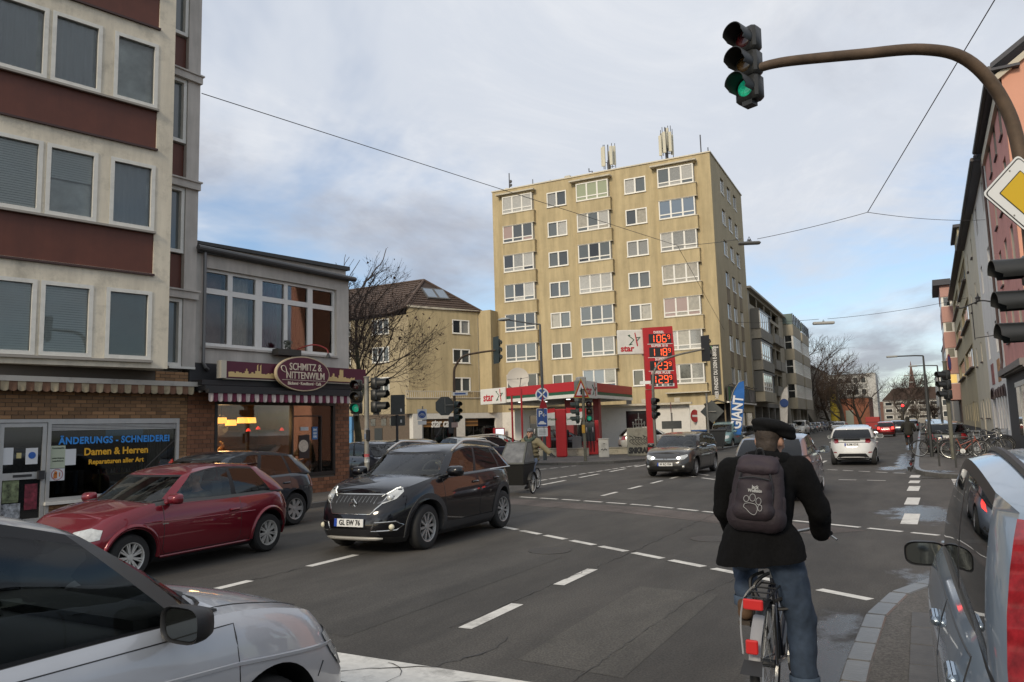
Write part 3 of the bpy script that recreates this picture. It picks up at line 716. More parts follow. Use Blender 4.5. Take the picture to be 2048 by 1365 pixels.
 lettering('NITTENWILM', .27, CR, ov, (.06, -.812, -.06), UPR, extrude=.004, bold=.002, sx=.80)
 lettering('B\u00e4ckerei \u00b7 Konditorei \u00b7 Caf\u00e9', .115, CR, ov, (.02, -.812, -.27), UPR, extrude=.003, bold=.003, sx=.86)
 k = MB(); k.box(-.72, -.814, -.185, .74, -.806, -.175); k.tube(bez([(-.62, -.81, .02), (-.72, -.81, .07), (-.75, -.81, .16), (-.66, -.81, .19), (-.6, -.81, .12), (-.56, -.81, -.1)], 6), .012, 5); k.build('flourish', CR, ov)
 gn = MB(); gn.tube(bez([(-.70, -.02, 3.92), (-.70, -.3, 4.10), (-.52, -.75, 4.22), (-.28, -1.0, 4.12), (-.23, -1.05, 3.98)], 6), .018, 6, 0); gn.lathe([(.02, 0), (.07, -.10), (.075, -.13)], 12, 1)
 gn.v = gn.v[:-36] + [(x - .23, y - 1.05, z + 3.98) for x, y, z in gn.v[-36:]]
 gn.build('goose_neck_lamp', [mat('lamp_red', (.20, .02, .02), .5), DARKMET], root)
 fb = MB(); fb.box(-1.36, -.36, 3.93, -.59, -.1, 4.10); fo = fb.build('flower_box', mat('planter', (.05, .045, .04), .8), root)
 pl = MB()
 for i in range(60): 
  a = rnd.uniform(0, 6.28); rr = rnd.uniform(0, .12); c = Vector((-.92 + rr * math.cos(a), -.22 + rr * math.sin(a) * .5, 4.14 + rnd.uniform(0, .2))); t = Vector((rnd.gauss(0, .04), rnd.gauss(0, .04), rnd.gauss(0, .04))); u_ = Vector((rnd.gauss(0, .04), rnd.gauss(0, .04), rnd.gauss(0, .04)))
  pl.add([c - t, c + u_, c + t], [(0, 1, 2)])
 pl.build('pot_plant', mat('grey_leaf', (.12, .13, .11), .8), fo)
 return root
bakery()
# ---------------------------------------------------------------- the eight-storey block, its corner wing, the row behind it
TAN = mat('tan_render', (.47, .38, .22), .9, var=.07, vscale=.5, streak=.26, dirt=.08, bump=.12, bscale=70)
TAN_SHADE = mat('tan_render_shaded', (.38, .315, .20), .9, var=.06, vscale=.8, streak=.16)  # darker copy of the tan, with side-wall shade put into the colour
TANP = mat('tan_panel', (.23, .18, .115), .9, var=.1, streak=.2)
WFR = mat('window_white', (.78, .76, .70), .4)
WWALL = mat('white_wall', (.66, .63, .57), .85, var=.05, dirt=.12)
P_PINK = pane_mat('pink', (.36, .25, .21)); P_GREEN = pane_mat('green_blind', (.33, .36, .22)); P_BLUE = pane_mat('bluish', (.17, .22, .28)); P_WARM = pane_mat('warm_net', (.36, .33, .26), var=.2, vscale=5)
PANES = [P_GREY, P_GREY, P_DARK, P_CURT, P_MID, P_CURT, P_WARM, P_LACE]
K0 = (-13.35, 59.85, 0)
def bay_window(root, x0, z0, x1, z1, y, pm, side_pane):
 """projecting window: three lights over three low lights, plus the glazed return on its right-hand side"""
 w = window(root, x0, z0, x1, z1, 3, m_frame=WFR, fr=.09, gap=.13, pm=pm, transom=z0 + .36, sill=False, out=.0, deep=.12)
 w.location = (0, y, 0)
 s = MB(); s.box(x1 - .02, .121, z0, x1 - .001, .36, z0 + .08); s.box(x1 - .02, .121, z1 - .09, x1 - .001, .36, z1); s.box(x1 - .02, .121, z0 + .08, x1 - .001, .16, z1 - .09); s.box(x1 - .02, .31, z0 + .08, x1 - .001, .36, z1 - .09); s.build('side_frame', WFR, w)
 p = MB(); p.box(x1 - .03, .16, z0 + .08, x1 - .018, .31, z1 - .09); p.build('pane', side_pane, w)
 return w
def tower():
 root = thing('apartment_tower', 'tall tan eight storey block with white bay windows and masts on its flat roof', 'building')
 basis(root, K0, 88.8)
 Wd, Dp, Ht = 19.9, 13.6, 23.42
 r_ = random.Random(11)
 bays = [(-18.72, -15.74), (-11.50, -8.58), (-4.28, -1.32)]; flats_ = [(-14.43, -12.56), (-7.24, -5.38)]
 zb = [21.04 - 2.694 * i for i in range(7)]
 sidew = [(3.75, 5.1), (6.55, 7.9), (9.35, 10.7)]
 mb = MB()
 wall_with_holes(mb, -Wd, 0, 0, Ht, [(a, z + .05, b, z + 1.40) for a, b in flats_ for z in zb] + [(-1.5, 0, 0, 3.25)], 0, .3)
 mb.box(-Wd, .3, 0, -Wd + .3, Dp, Ht); mb.box(-Wd + .3, Dp - .3, 0, 0, Dp, Ht); mb.box(-Wd + .3, .3, Ht - .6, -.31, Dp - .3, Ht - .3)
 mb.build('wall', TAN, root)
 # street side, seen raked: a frame of its own
 sd = MB(); wall_with_holes(sd, .31, 3.3, Dp - .3, Ht, [(a, z + .1, b, z + 1.42) for a, b in sidew for z in zb], 0, .3); sd.box(2.6, 0, 0, Dp - .3, .3, .5); sd.box(5.0, 0, .5, 5.5, .3, 3.3); sd.box(9.0, 0, .5, 9.4, .3, 3.3); sd.box(Dp - .8, 0, .5, Dp - .3, .3, 3.3); sd.box(2.6, 0, 2.6, Dp - .8, .05, 3.3)
 so = sd.build('side_wall', TAN_SHADE, root); so.matrix_local = Matrix.Rotation(R(90), 4, 'Z')
 for i, z in enumerate(zb):
  for j, (a, b) in enumerate(sidew):
   w = window(so, a + .004, z + .104, b - .004, z + 1.416, 2, m_frame=WFR, fr=.07, pm=(PANES[(i * 3 + j) % 8],), out=-.17, deep=.28, sill=False)
   e = MB(); e.box(b - .012, -.004, z + .12, b - .006, .16, z + 1.40); e.box(a, -.05, z + .02, b, .15, z + .10); e.build('reveal', WFR, w)
   if i >= 3:
    p = MB(); p.box(a, -.012, z - 1.2, b, -.001, z + .0); p.build('spandrel_panel', TANP, so)
 pat = {(0, 1): (P_GREEN,), (1, 0): (P_MID, P_PINK, P_MID), (1, 2): (P_BLUE,), (4, 0): (P_DARK,), (4, 2): (P_PINK, P_PINK, P_WARM), (6, 1): (P_BLUE, P_BLUE, P_CURT), (6, 0): (P_MID, P_DARK, P_DARK), (3, 1): (P_LACE,), (4, 1): (P_MID, P_GREY, P_GREY), (5, 2): (P_WARM, P_LACE, P_CURT), (6, 2): (P_DARK, P_LACE, P_CURT), (3, 2): (P_WARM,)}
 D = .36
 for j, (a, b) in enumerate(bays):
  bm_ = MB(); zl = zb[-1]; bm_.box(a - .02, -D, zb[0] + 1.66, b + .12, -.002, zb[0] + 1.80); bay = bm_.build('bay', TAN, root)
  for i, z in enumerate(zb):
   low = z - 1.07 if i < 6 else z - .62; q = MB(); q.box(a - .01, -D, low, b + .16, -.002, z - .02)
   if i < 6: q.box(a - .005, -D + .03, low - .05, b + .10, -.002, low)
   q.build('parapet', TAN, bay)
  c = MB()
  for i, z in enumerate(zb): c.box(a - .03, -D - .05, z - .018, b + .20, -.004, z + .035)
  for i, z in enumerate(zb[:-1]): c.box(a - .03, -D - .05, z - 1.12, b + .20, -.004, z - 1.075)
  c.box(a - .55, -D - .25, zb[0] + 1.81, b + .28, -.002, zb[0] + 1.93)
  c.build('ledge', mat('ledge_pale', (.55, .50, .40), .8, dirt=.3), bay)
  for i, z in enumerate(zb):
   pm = pat.get((i, j)) or tuple(r_.choice(PANES) for _ in range(3))
   bay_window(bay, a, z + .04, b, z + 1.62, -D, pm, P_MID)
  st = MB(); st.box(a - .35, -.05, zl, a - .03, -.001, Ht - .9); st.build('pilaster', TAN, bay)
  if j == 2:
   f = MB(); f.box(a - .2, -D - .12, zl - .70, b + .35, -.002, zl - .62); f.build('ledge', mat('ledge_pale'), bay)
 for i, z in enumerate(zb):
  for j, (a, b) in enumerate(flats_):
   pm = (P_DARK,) if i >= 5 else (r_.choice(PANES), r_.choice(PANES))
   window(root, a + .004, z + .054, b - .004, z + 1.396, 2, m_frame=WFR, fr=.09, pm=pm, out=.03, deep=.2)
 cp = MB(); cp.box(-Wd - .06, -.08, Ht + .003, .08, Dp + .05, Ht + .10); cp.build('coping', mat('coping', (.62, .57, .46), .7), root)
 # ground floor: white plinth wall, recessed shop entrance with a slanted canopy edge
 g = MB(); g.box(-Wd, -.03, .0, -1.5, -.002, 3.2); g.build('plinth', WWALL, root)
 e = MB(); e.box(-1.5, 2.5, 0, 0, 2.6, 3.25); e.box(-1.6, .3, 0, -1.5, 2.5, 3.25); e.prism([(-1.55, 3.20), (-.5, 3.48), (.05, 3.30), (.05, 3.36), (-.5, 3.55), (-1.55, 3.27)], -.14, -.03, plane='xz'); e.build('entrance', mat('entrance_dark', (.03, .028, .026), .6), root)
 for x in (-1.1, -.2):
  q = MB(); q.box(x, .9, 0, x + .1, 1.0, 3.2); q.build('column', mat('entrance_yellow', (.32, .24, .10), .7) if x < -.5 else TANP, root)
 sh = MB(); sh.box(2.6, .06, .5, 5.0, .09, 2.55); sh.box(5.5, .06, .5, 9.0, .09, 2.55); sh.box(9.4, .06, .5, Dp - .8, .09, 2.55); so2 = sh.build('shop_pane', P_MID, so)
 # rooftop: masts, panel aerials, vents
 R_ = mat('aerial_pale', (.56, .53, .42), .6); GM = mat('mast_grey', (.08, .08, .085), .5, .4)
 def aerial(x, y, h, n, hp, spread, z0=Ht):
  t = MB(); t.cyl((x, y), .10, z0, z0 + h * .55, 10); t.cyl((x, y), .05, z0 + h * .55, z0 + h, 8)
  for k in range(3): a = 2.1 * k; t.tube([(x, y, z0 + h * .35 + .2 * k), (x + spread * math.cos(a), y + spread * math.sin(a), z0 + h * .35 + .2 * k)], .03, 5)
  for k in range(5): t.tube([(x + .12 * math.cos(k * 1.3), y + .12 * math.sin(k * 1.3), z0), (x + .12 * math.cos(k * 1.3 + .5), y + .12 * math.sin(k * 1.3 + .5), z0 + h * .5)], .025, 5)
  m = t.build('roof_mast', GM, root)
  for k in range(n):
   a = 2 * math.pi * k / n + .5; cx, cy = x + spread * math.cos(a), y + spread * math.sin(a); zz = z0 + h * rnd.uniform(.30, .48)
   p = MB(); p.bbox(cx - .13, cy - .08, zz, cx + .13, cy + .08, zz + hp * rnd.uniform(.85, 1.1), .03); p.build('panel_aerial', R_, m)
   q = MB(); q.tube([(cx + .05, cy + .1, zz - .25), (cx + .05, cy + .1, zz + hp + .3)], .03, 6); q.build('aerial_pole', GM, m)
 aerial(-9.3, 2.2, 3.2, 5, 1.7, .55); aerial(-4.0, 2.0, 3.6, 6, 2.0, .5)
 for x, y, h in ((-18.6, 1.0, 1.9), (-16.2, 1.0, .9), (-1.0, 1.6, 2.2), (.0 - .2, .5, .6), (-14.9, 2, .9)):
  t = MB(); t.cyl((x, y), .05 if h > 1 else .04, Ht, Ht + h, 8); m = t.build('roof_mast', GM, root)
  if x < -18:
   for k in range(3): q = MB(); q.ball((x + .18 * (1 if k else -1.4), y - .1, Ht + .35 + .35 * k), (.16, .10, .16), 10, 6); q.build('dish_aerial', R_ if not k else GM, m)
 t = MB(); t.tube([(-10.6, 1.5, Ht), (-10.6, 1.5, Ht + .8), (-10.9, 1.5, Ht + .8), (-10.9, 1.5, Ht + 1.1)], .05, 6); t.build('roof_mast', GM, root)
 for x, w_, h in ((-13.7, .55, 1.2), (-11.9, 1.3, .7)):
  q = MB(); q.bbox(x, 2.5, Ht - .2, x + w_, 3.4, Ht + h, .03); q.build('roof_vent', mat('vent_pale', (.5, .47, .40), .8), root)
 # wall vents and fuse boxes near the ground
 for x in (-3.9, -6.6):
  q = MB(); q.box(x, -.04, 3.5, x + .45, -.001, 3.85); q.build('vent_cover', mat('ledge_pale'), root)
 q = MB(); q.box(-7.9, -.02, 3.45, -7.45, -.001, 3.8); q.build('wall_opening', DARKMET, root)
 # banner at the corner and the long shop sign along the street side
 b = MB(); b.box(-.88, -.06, 3.95, -.14, -.03, 7.85); bn = b.build('banner', mat('banner_grey', (.045, .043, .038), .7, var=.1), root)
 t = lettering('HIER FINDEST DU DEIN E-BIKE!', .40, mat('banner_white', (.72, .70, .66), .7), bn, (-.50, -.065, 5.62), (0, 0, 0), extrude=.002, bold=.006, sx=.72); t.matrix_local = Matrix.Translation((-.50, -.066, 5.62)) @ Matrix.Rotation(R(-90), 4, 'Y') @ Matrix.Rotation(R(90), 4, 'X')
 lettering('eBike', .22, mat('banner_white'), bn, (-.44, -.066, 7.65), UPR, extrude=.002, bold=.004)
 q = MB(); q.box(-.84, -.068, 7.55, -.70, -.061, 7.75); q.build('logo_mark', mat('logo_green', (.10, .32, .08), .6), bn)
 s = MB(); s.box(.55, -.26, 3.42, 13.2, -.12, 4.62); sg = s.build('shop_sign', mat('shop_sign_black', (.018, .018, .018), .5), so)
 q = MB(); q.box(.5, -.28, 3.30, 13.25, -.10, 3.415); q.build('sign_edge', WFR, sg)
 q = MB(); q.box(.58, -.272, 3.5, 1.3, -.261, 4.55); q.build('logo_mark', mat('logo_green_dark', (.04, .16, .04), .6), sg)
 lettering('Bike', .85, mat('sign_grey_text', (.40, .41, .38), .6), sg, (2.3, -.272, 3.95), UPR, extrude=.002, bold=.01)
 for k, x in enumerate((4.0, 6.9, 9.9)):
  q = MB(); q.box(x, -.272, 3.5, x + 2.6, -.261, 4.55); q.build('sign_photo', mat('sign_photo_%d' % k, [(.16, .16, .15), (.10, .11, .10), (.14, .13, .12)][k], .6, var=.9, vscale=1.5), sg)
 for x in (1.5, 4.6, 7.6, 11.2):
  q = MB(); q.tube([(x, -.05, 4.70), (x, -.45, 4.82), (x, -.6, 4.74)], .03, 5); q.box(x - .16, -.75, 4.66, x + .16, -.5, 4.74); q.build('sign_lamp', DARKMET, sg)
 # two no-stopping roundels fixed to the white wall
 return root
tower()
def wing():
 A = (-37.34, 51.75, 0); AZ = 26.6
 root = thing('corner_building', 'low tan corner house with brown tiled hip roof beside the tower', 'building')
 basis(root, A, AZ)
 z3 = [10.13, 7.55, 5.06]
 mb = MB(); wall_with_holes(mb, 0, 3.2, 6.95, 12.15, [(4.28, z, 6.05, z + 1.25) for z in z3], 0, .3); mb.box(.3, .3, 0, 6.9, 9, .2); mb.build('wall', TAN, root)
 for i, z in enumerate(z3): window(root, 4.284, z + .004, 6.046, z + 1.246, 2, m_frame=WFR, fr=.09, pm=(P_DARK, P_MID) if i else (P_DARK, P_CURT), out=.03, deep=.2)
 # side-street facade and the stub of wall joining the tower
 inv = root.matrix_world.inverted()
 def sub(o, p, az):
  h = bpy.data.objects.new('tmp', None); basis(h, p, az); o.matrix_local = inv @ h.matrix_world; bpy.data.objects.remove(h)
 p88 = Vector(A) + Vector((math.sin(R(268)), math.cos(R(268)), 0)) * 26
 lf = MB(); X = lambda s: 26 - s
 hs = [(X(3.72), z, X(1.95), z + 1.33) for z in (10.05, 7.64, 5.05)] + [(X(8.4), z, X(6.0), z + 1.33) for z in (10.05, 7.64, 5.05)] + [(X(13), z, X(10.6), z + 1.33) for z in (10.05, 7.64, 5.05)]
 wall_with_holes(lf, 0, 3.25, 26, 11.55, hs, 0, .3); lo = lf.build('side_wall', TAN_SHADE, root); sub(lo, p88, 88)
 for k, h in enumerate(hs): window(lo, h[0] + .004, h[1] + .004, h[2] - .004, h[3] - .004, 3, m_frame=WFR, fr=.08, pm=(P_MID, P_DARK, P_GREY), out=.03, deep=.2)
 gf = MB(); gf.box(0, -.02, 0, 26, .28, 3.24); go = gf.build('ground_floor_wall', mat('brown_tiles', (.105, .075, .05), .6, var=.15), lo)
 q = MB(); q.box(X(3.5), -.06, 0, X(2.7), -.021, 2.1); q.build('door', mat('door_dark', (.025, .03, .03), .5), lo)
 q = MB(); q.box(X(6.2), -.06, 0, X(4.3), -.021, 2.0); q.build('garage_door', TANP, lo)
 for x in (1.75, 2.6, 3.7):
  q = MB(); q.box(X(x) - .2, -.05, 2.3, X(x) + .3, -.021, 2.9); q.build('pane', P_MID, lo)
 b = MB(); b.box(X(12.2), -.3, 0, X(5.7), -.022, 3.15); bl = b.build('shop_front', mat('shop_blue', (.10, .28, .50), .6, var=.1), lo)
 lettering('ULZ', 1.5, mat('shop_blue_dark', (.02, .08, .22), .6), bl, (X(6.95), -.31, 2.3), UPR, extrude=.004, bold=.02, sx=.62)
 q = MB(); q.box(X(7.0), -.32, 0, X(6.1), -.301, 1.3); q.build('door', DARKMET, bl)
 st = MB(); st.box(-.5, 0, 3.2, .80, 1.75, 12.3); so = st.build('joining_wall', TAN, root); sub(so, Vector((-34.23, 57.97, 0)) + Vector((.45, .1, 0)), 88.8)
 co = MB(); co.box(-.08, -.12, 12.155, 7.0, .35, 12.32); co.build('eaves', mat('ledge_pale'), root)
 # hip roof with rows of tiles laid as their own pieces
 TILE = mat('roof_tile', (.085, .058, .045), .75, objrnd=.25, var=.2, vscale=4)
 def W2(p): return inv @ Vector(p)
 e0, e1, apex, e2, rl = Vector((-37.5, 51.5, 12.1)), Vector((-33.9, 58.3, 12.15)), Vector((-38.2, 55.4, 15.1)), Vector((-63.0, 50.4, 11.6)), Vector((-62.5, 55.0, 15.0))
 back = Vector((-36.0, 61, 12.2)); e0b = Vector((-39.0, 51.3, 11.7))
 rf = MB(); V_ = [W2(p) for p in (e0, e1, apex, e2, rl, back, e0b, Vector((-62, 60, 12)))]
 rf.add(V_, [(0, 1, 2), (6, 0, 2), (3, 6, 2, 4), (1, 5, 2), (5, 7, 4, 2)]); ro = rf.build('roof', mat('roof_underlay', (.05, .036, .03), .8), root)
 def tiles(a, b, c, d, rows, cols, big=False):
  """a-b eaves, d-c ridge; courses of tiles a little proud and stepped"""
  nrm = (b - a).cross(d - a).normalized()
  if nrm.z < 0: nrm = -nrm
  m = MB(); cnt = 0
  for r in range(rows):
   t0, t1 = r / rows, (r + 1.12) / rows; t1 = min(t1, 1)
   for k in range(cols):
    off = .5 / cols if r % 2 else 0
    u0, u1 = k / cols + off, (k + .94) / cols + off
    if u1 > 1: continue
    p = [a.lerp(b, u0).lerp(d.lerp(c, u0), t0), a.lerp(b, u1).lerp(d.lerp(c, u1), t0), a.lerp(b, u1).lerp(d.lerp(c, u1), t1), a.lerp(b, u0).lerp(d.lerp(c, u0), t1)]
    if (p[1] - p[0]).length < .10: continue
    q = [p[0] + nrm * .09, p[1] + nrm * .09, p[2] + nrm * .02, p[3] + nrm * .02, p[0], p[1]]
    m.add([W2(v) for v in q], [(0, 1, 2, 3), (4, 5, 1, 0)])
  m.build('roof_tiles', TILE, ro, kind='stuff')
 tiles(e0, e1, apex, apex, 13, 26); tiles(e0b, e0, apex, apex, 13, 6); tiles(e2, e0b, apex, rl, 14, 60)
 def hip(p, q): m = MB(); m.tube([W2(p + Vector((0, 0, .06))), W2(q + Vector((0, 0, .06)))], .12, 6); m.build('ridge_tile', TILE, ro)
 hip(e0, apex); hip(e1, apex); hip(apex, rl)
 for u in (.30, .52):
  a, b = e0.lerp(e1, u), e0.lerp(e1, u + .16); p = [a.lerp(apex, .34), b.lerp(apex, .34), b.lerp(apex, .70), a.lerp(apex, .70)]
  n_ = (e1 - e0).cross(apex - e0).normalized(); n_ = n_ if n_.z > 0 else -n_
  d_ = (e1 - e0).normalized()
  c_ = p[0]; up_ = (apex - e0.lerp(e1, .5)).normalized()
  p = [c_, c_ + d_ * 1.1, c_ + d_ * 1.1 + up_ * 1.35, c_ + up_ * 1.35]
  fr = MB(); fr.add([W2(v + n_ * .02) for v in p] + [W2(v + n_ * .2) for v in p], [(0, 1, 5, 4), (1, 2, 6, 5), (2, 3, 7, 6), (3, 0, 4, 7), (4, 5, 6, 7)]); fo = fr.build('roof_window', mat('roof_window_frame', (.10, .10, .10), .5), ro)
  c0 = sum(p, Vector()) / 4; pn = MB(); pn.add([W2(c0 + (v - c0) * .8 + n_ * .205) for v in p], [(0, 1, 2, 3)]); pn.build('pane', P_BLUE, fo)
 # ground floor shop with terrace above
 g = MB(); wall_with_holes(g, 0, 0, 12.5, 3.2, [(.88, .2, 4.05, 2.74), (5.0, .2, 8.2, 2.74)], -.65, -.4); g.box(0, -.4, 0, .3, 0, 3.2); g.box(.0, -.39, 3.05, 12.5, -.001, 3.19); gw = g.build('shop_front', WWALL, root)
 t = MB(); t.box(-.6, -.66, 3.205, 12.5, -.001, 4.5); t.build('terrace', TAN, root)
 q = MB(); q.box(-.7, -.74, 4.45, 12.5, -.661, 4.53); q.box(-.7, -.74, 5.02, 12.5, -.68, 5.09); tr = q.build('terrace_rail', mat('ledge_pale'), root)
 for k in range(64):
  x = -.65 + k * .195; q = MB(); q.box(x, -.73, 4.53, x + (.05 if k < 34 else .10), -.69, 5.02); q.build('baluster', mat('ledge_pale') if k < 24 else TANP, tr)
 back = MB(); back.box(.6, .5, .1, 12, .6, 3.0); back.build('shop_room', mat('cafe_dark', (.03, .028, .026), .7, var=.5, vscale=1.2), root)
 WOOD = mat('cafe_wood', (.30, .15, .05), .6)
 for x0, x1 in ((.9, 4.03), (5.02, 6.4)):
  for k in range(4):
   q = MB(); q.box(x0, -.5, 2.08 + .16 * k, x1, -.45, 2.21 + .16 * k); q.build('plank', WOOD if k % 2 == 0 else mat('cafe_wood_dark', (.11, .055, .02), .6), gw)
 lettering('star caf\u00e9', 1.0, mat('cafe_white', (.75, .74, .70), .6), gw, (2.75, -.62, 2.35), UPR, extrude=.03, bold=.02, shear=.25, sx=.62)
 for x0, x1 in ((.9, 4.03), (5.02, 8.18)):
  q = MB(); q.box(x0, -.46, .22, x1, -.45, 2.06); q.build('pane', glass_mat('cafe_glass', (.6, .6, .6)), gw)
  for x in (x0 + .9, x0 + 2.0): q = MB(); q.box(x, -.5, .22, x + .06, -.44, 2.06); q.build('mullion', DARKMET, gw)
 q = MB(); q.bbox(7.55, -1.35, .0, 8.65, -1.1, 1.85, .03); dz = q.build('poster_screen', mat('screen_rim', (.35, .02, .03), .5), root)
 q = MB(); q.box(7.68, -1.362, .75, 8.52, -1.352, 1.75); q.build('screen_face', mat('screen_glow', (.78, .82, .92), .4, emit=.9), dz)
 q = MB(); q.ball((3.6, -.3, 1.5), (.18, .15, .5), 10, 8); q.build('red_ornament', mat('ornament_red', (.4, .02, .02), .6), root)
 return root
wing()
# ---------------------------------------------------------------- houses along the street beyond the tower, and on the other side
SF = mat('beige_render', (.36, .325, .25), .9, var=.06, vscale=.7, streak=.18)
SFD = mat('beige_panel', (.25, .235, .20), .9, var=.12, streak=.2)
def row_left():
 # facades face the street (+x): local x runs along the street, y into the house
 def frame(root, y0): return basis(root, (-13.35 - .021 * (y0 - 60), y0, 0), -1.2)
 r = thing('balcony_house', 'beige five storey house with recessed balconies beyond the tower', 'building'); frame(r, 73.4)
 mb = MB(); L_ = 24.4; lg = [(13.0, 16.6), (17.0, 20.6)]
 zs = [4.7, 7.6, 10.5]
 wall_with_holes(mb, 0, 3.6, L_, 14.4, [(a, z, b, z + 2.2) for a, b in lg for z in zs] + [(1.0, 13.05, 20.5, 14.1)], 0, .3); mb.box(0, .3, 3.4, .3, 9, 14.4); mb.box(0, 8.7, 0, L_, 9, 14.4); mb.box(0, 1.6, 3.6, L_, 1.7, 14.3); mb.box(L_ - .3, .3, 0, L_, 8.7, 14.4); mb.build('wall', SF, r)
 rf = MB(); rf.box(-.05, -.35, 14.404, L_ + .2, 9, 14.6); rf.build('roof', mat('roof_edge_pale', (.42, .40, .35), .8), r)
 for a, b in lg:
  for z in zs:
   q = MB(); q.box(a, -.5, z - .15, b, .0 - .002, z + .85); q.box(a, -.5, z - .2, b, 1.59, z - .153); q.build('balcony', SFD, r)
   q = MB(); q.box(a + .5, 1.55, z + .2, b - .5, 1.59, z + 2.1); q.build('pane', P_DARK, r)
 for k, z in enumerate((4.6, 7.6, 10.6)):
  q = MB(); q.box(1.0, -.9, z - .95, 8.4, -.002, z); q.build('bay', SFD if k else SF, r)
  w = window(r, 1.05, z + .01, 6.2, z + 1.7, 4, m_frame=WFR, fr=.12, pm=(P_LACE, P_CURT, P_MID) if k == 1 else (P_MID, P_LACE, P_DARK), transom=z + .45 if k < 2 else None, out=0, deep=.1, sill=False); w.location = (0, -.9, 0)
  q = MB(); q.box(1.0, -.85, z + 1.72, 8.5, -.002, z + 1.95); q.box(6.25, -.75, z, 8.4, -.002, z + 1.71); q.box(.9, -.8, z, 1.04, -.002, z + 1.71); q.build('bay_side', mat('bay_dark', (.10, .10, .095), .6), r)
  q = MB(); q.box(.995, -.8, z + .1, .999, -.2, z + 1.6); q.build('side_pane', P_DARK, r)
 for x in (5.5, 10.4, 15.3):
  q = MB(); q.cyl((x, .1), .08, 13.05, 14.1, 8); q.build('post', SF, r)
 g = MB(); g.box(0, 1.2, 0, L_, 1.3, 3.6)
 for x in (0, 4.2, 8.6, 13.0, 17.4, 21.6, 23.9): g.box(x, 0, 0, x + .5, 1.2, 3.59)
 g.box(0, .0, 3.2, L_, .05, 3.59); g.build('ground_floor_wall', mat('ground_grey', (.20, .19, .17), .8, var=.15), r)
 for x in (.8, 5.0, 9.4, 13.8, 18.2): q = MB(); q.box(x, 1.12, .4, x + 3.0, 1.19, 2.9); q.build('pane', P_MID, r)
 # next house: stepped glazed bays, glass balconies on top
 r = thing('stepped_bay_house', 'pale house with two stepped bays and glass roof balconies', 'building'); frame(r, 97.9)
 L_ = 19.5
 mb = MB(); mb.box(0, .8, 3.4, L_, 9, 12.9); mb.box(.2, 2.2, 12.9, L_ - .5, 9, 15.2); mb.build('wall', SF, r)
 rf = MB(); rf.box(-.1, .6, 15.204, L_ + 1.0, 9, 15.5); rf.build('roof', mat('roof_edge_pale'), r)
 for j, (a, b) in enumerate(((.3, 8.6), (10.4, 18.6))):
  q = MB()
  for k in range(4): q.box(a, -1.1, 3.2 + 3.0 * k, b, .799, 4.55 + 3.0 * k)
  q.build('bay', SF, r)
  for k in range(3):
   z = 4.56 + 3.0 * k; w = window(r, a + .1, z, b - .1, z + 1.62, 8, m_frame=WFR, fr=.16, gap=.3, pm=(P_LACE,), out=0, deep=.1, sill=False); w.location = (0, -1.05, 0)
   q = MB(); q.box(a + .085, -.9, z, a + .1, .79, z + 1.62); w2 = q.build('side_pane', P_DARK, r)
   for yy in (-.96, -.1, .7): q = MB(); q.box(a + .05, yy, z, a + .084, yy + .12, z + 1.62); q.build('mullion', WFR, w2)
   q = MB(); q.box(a + .06, -.84, z + .8, a + .084, .7, z + .88); q.build('mullion', WFR, w2)
  q = MB(); q.box(a, -1.1, 13.7, b, -1.06, 14.9); q.box(a, -1.06, 13.7, a + .04, .79, 14.9); q.build('glass_railing', mat('glass_rail', (.16, .21, .20), .1, coat=1), r)
  for k in range(6): q = MB(); x = a + (b - a) * k / 5; q.cyl((x, -1.13), .05, 13.55, 14.95, 6); q.build('rail_post', mat('mast_grey'), r)
 g = MB(); g.box(0, .9, 0, L_, 1.0, 3.39)
 for x in (0, 1.9, 6.1, 10.0, 14.0, 18.9): g.box(x, -.2, 0, x + .6, .89, 3.39)
 g.build('ground_floor_wall', mat('ground_pale', (.36, .34, .29), .85), r)
 for x in (2.6, 15.0): q = MB(); q.box(x, .82, 0, x + 2.6, .89, 2.9); q.build('door', P_DARK, r)
row_left()
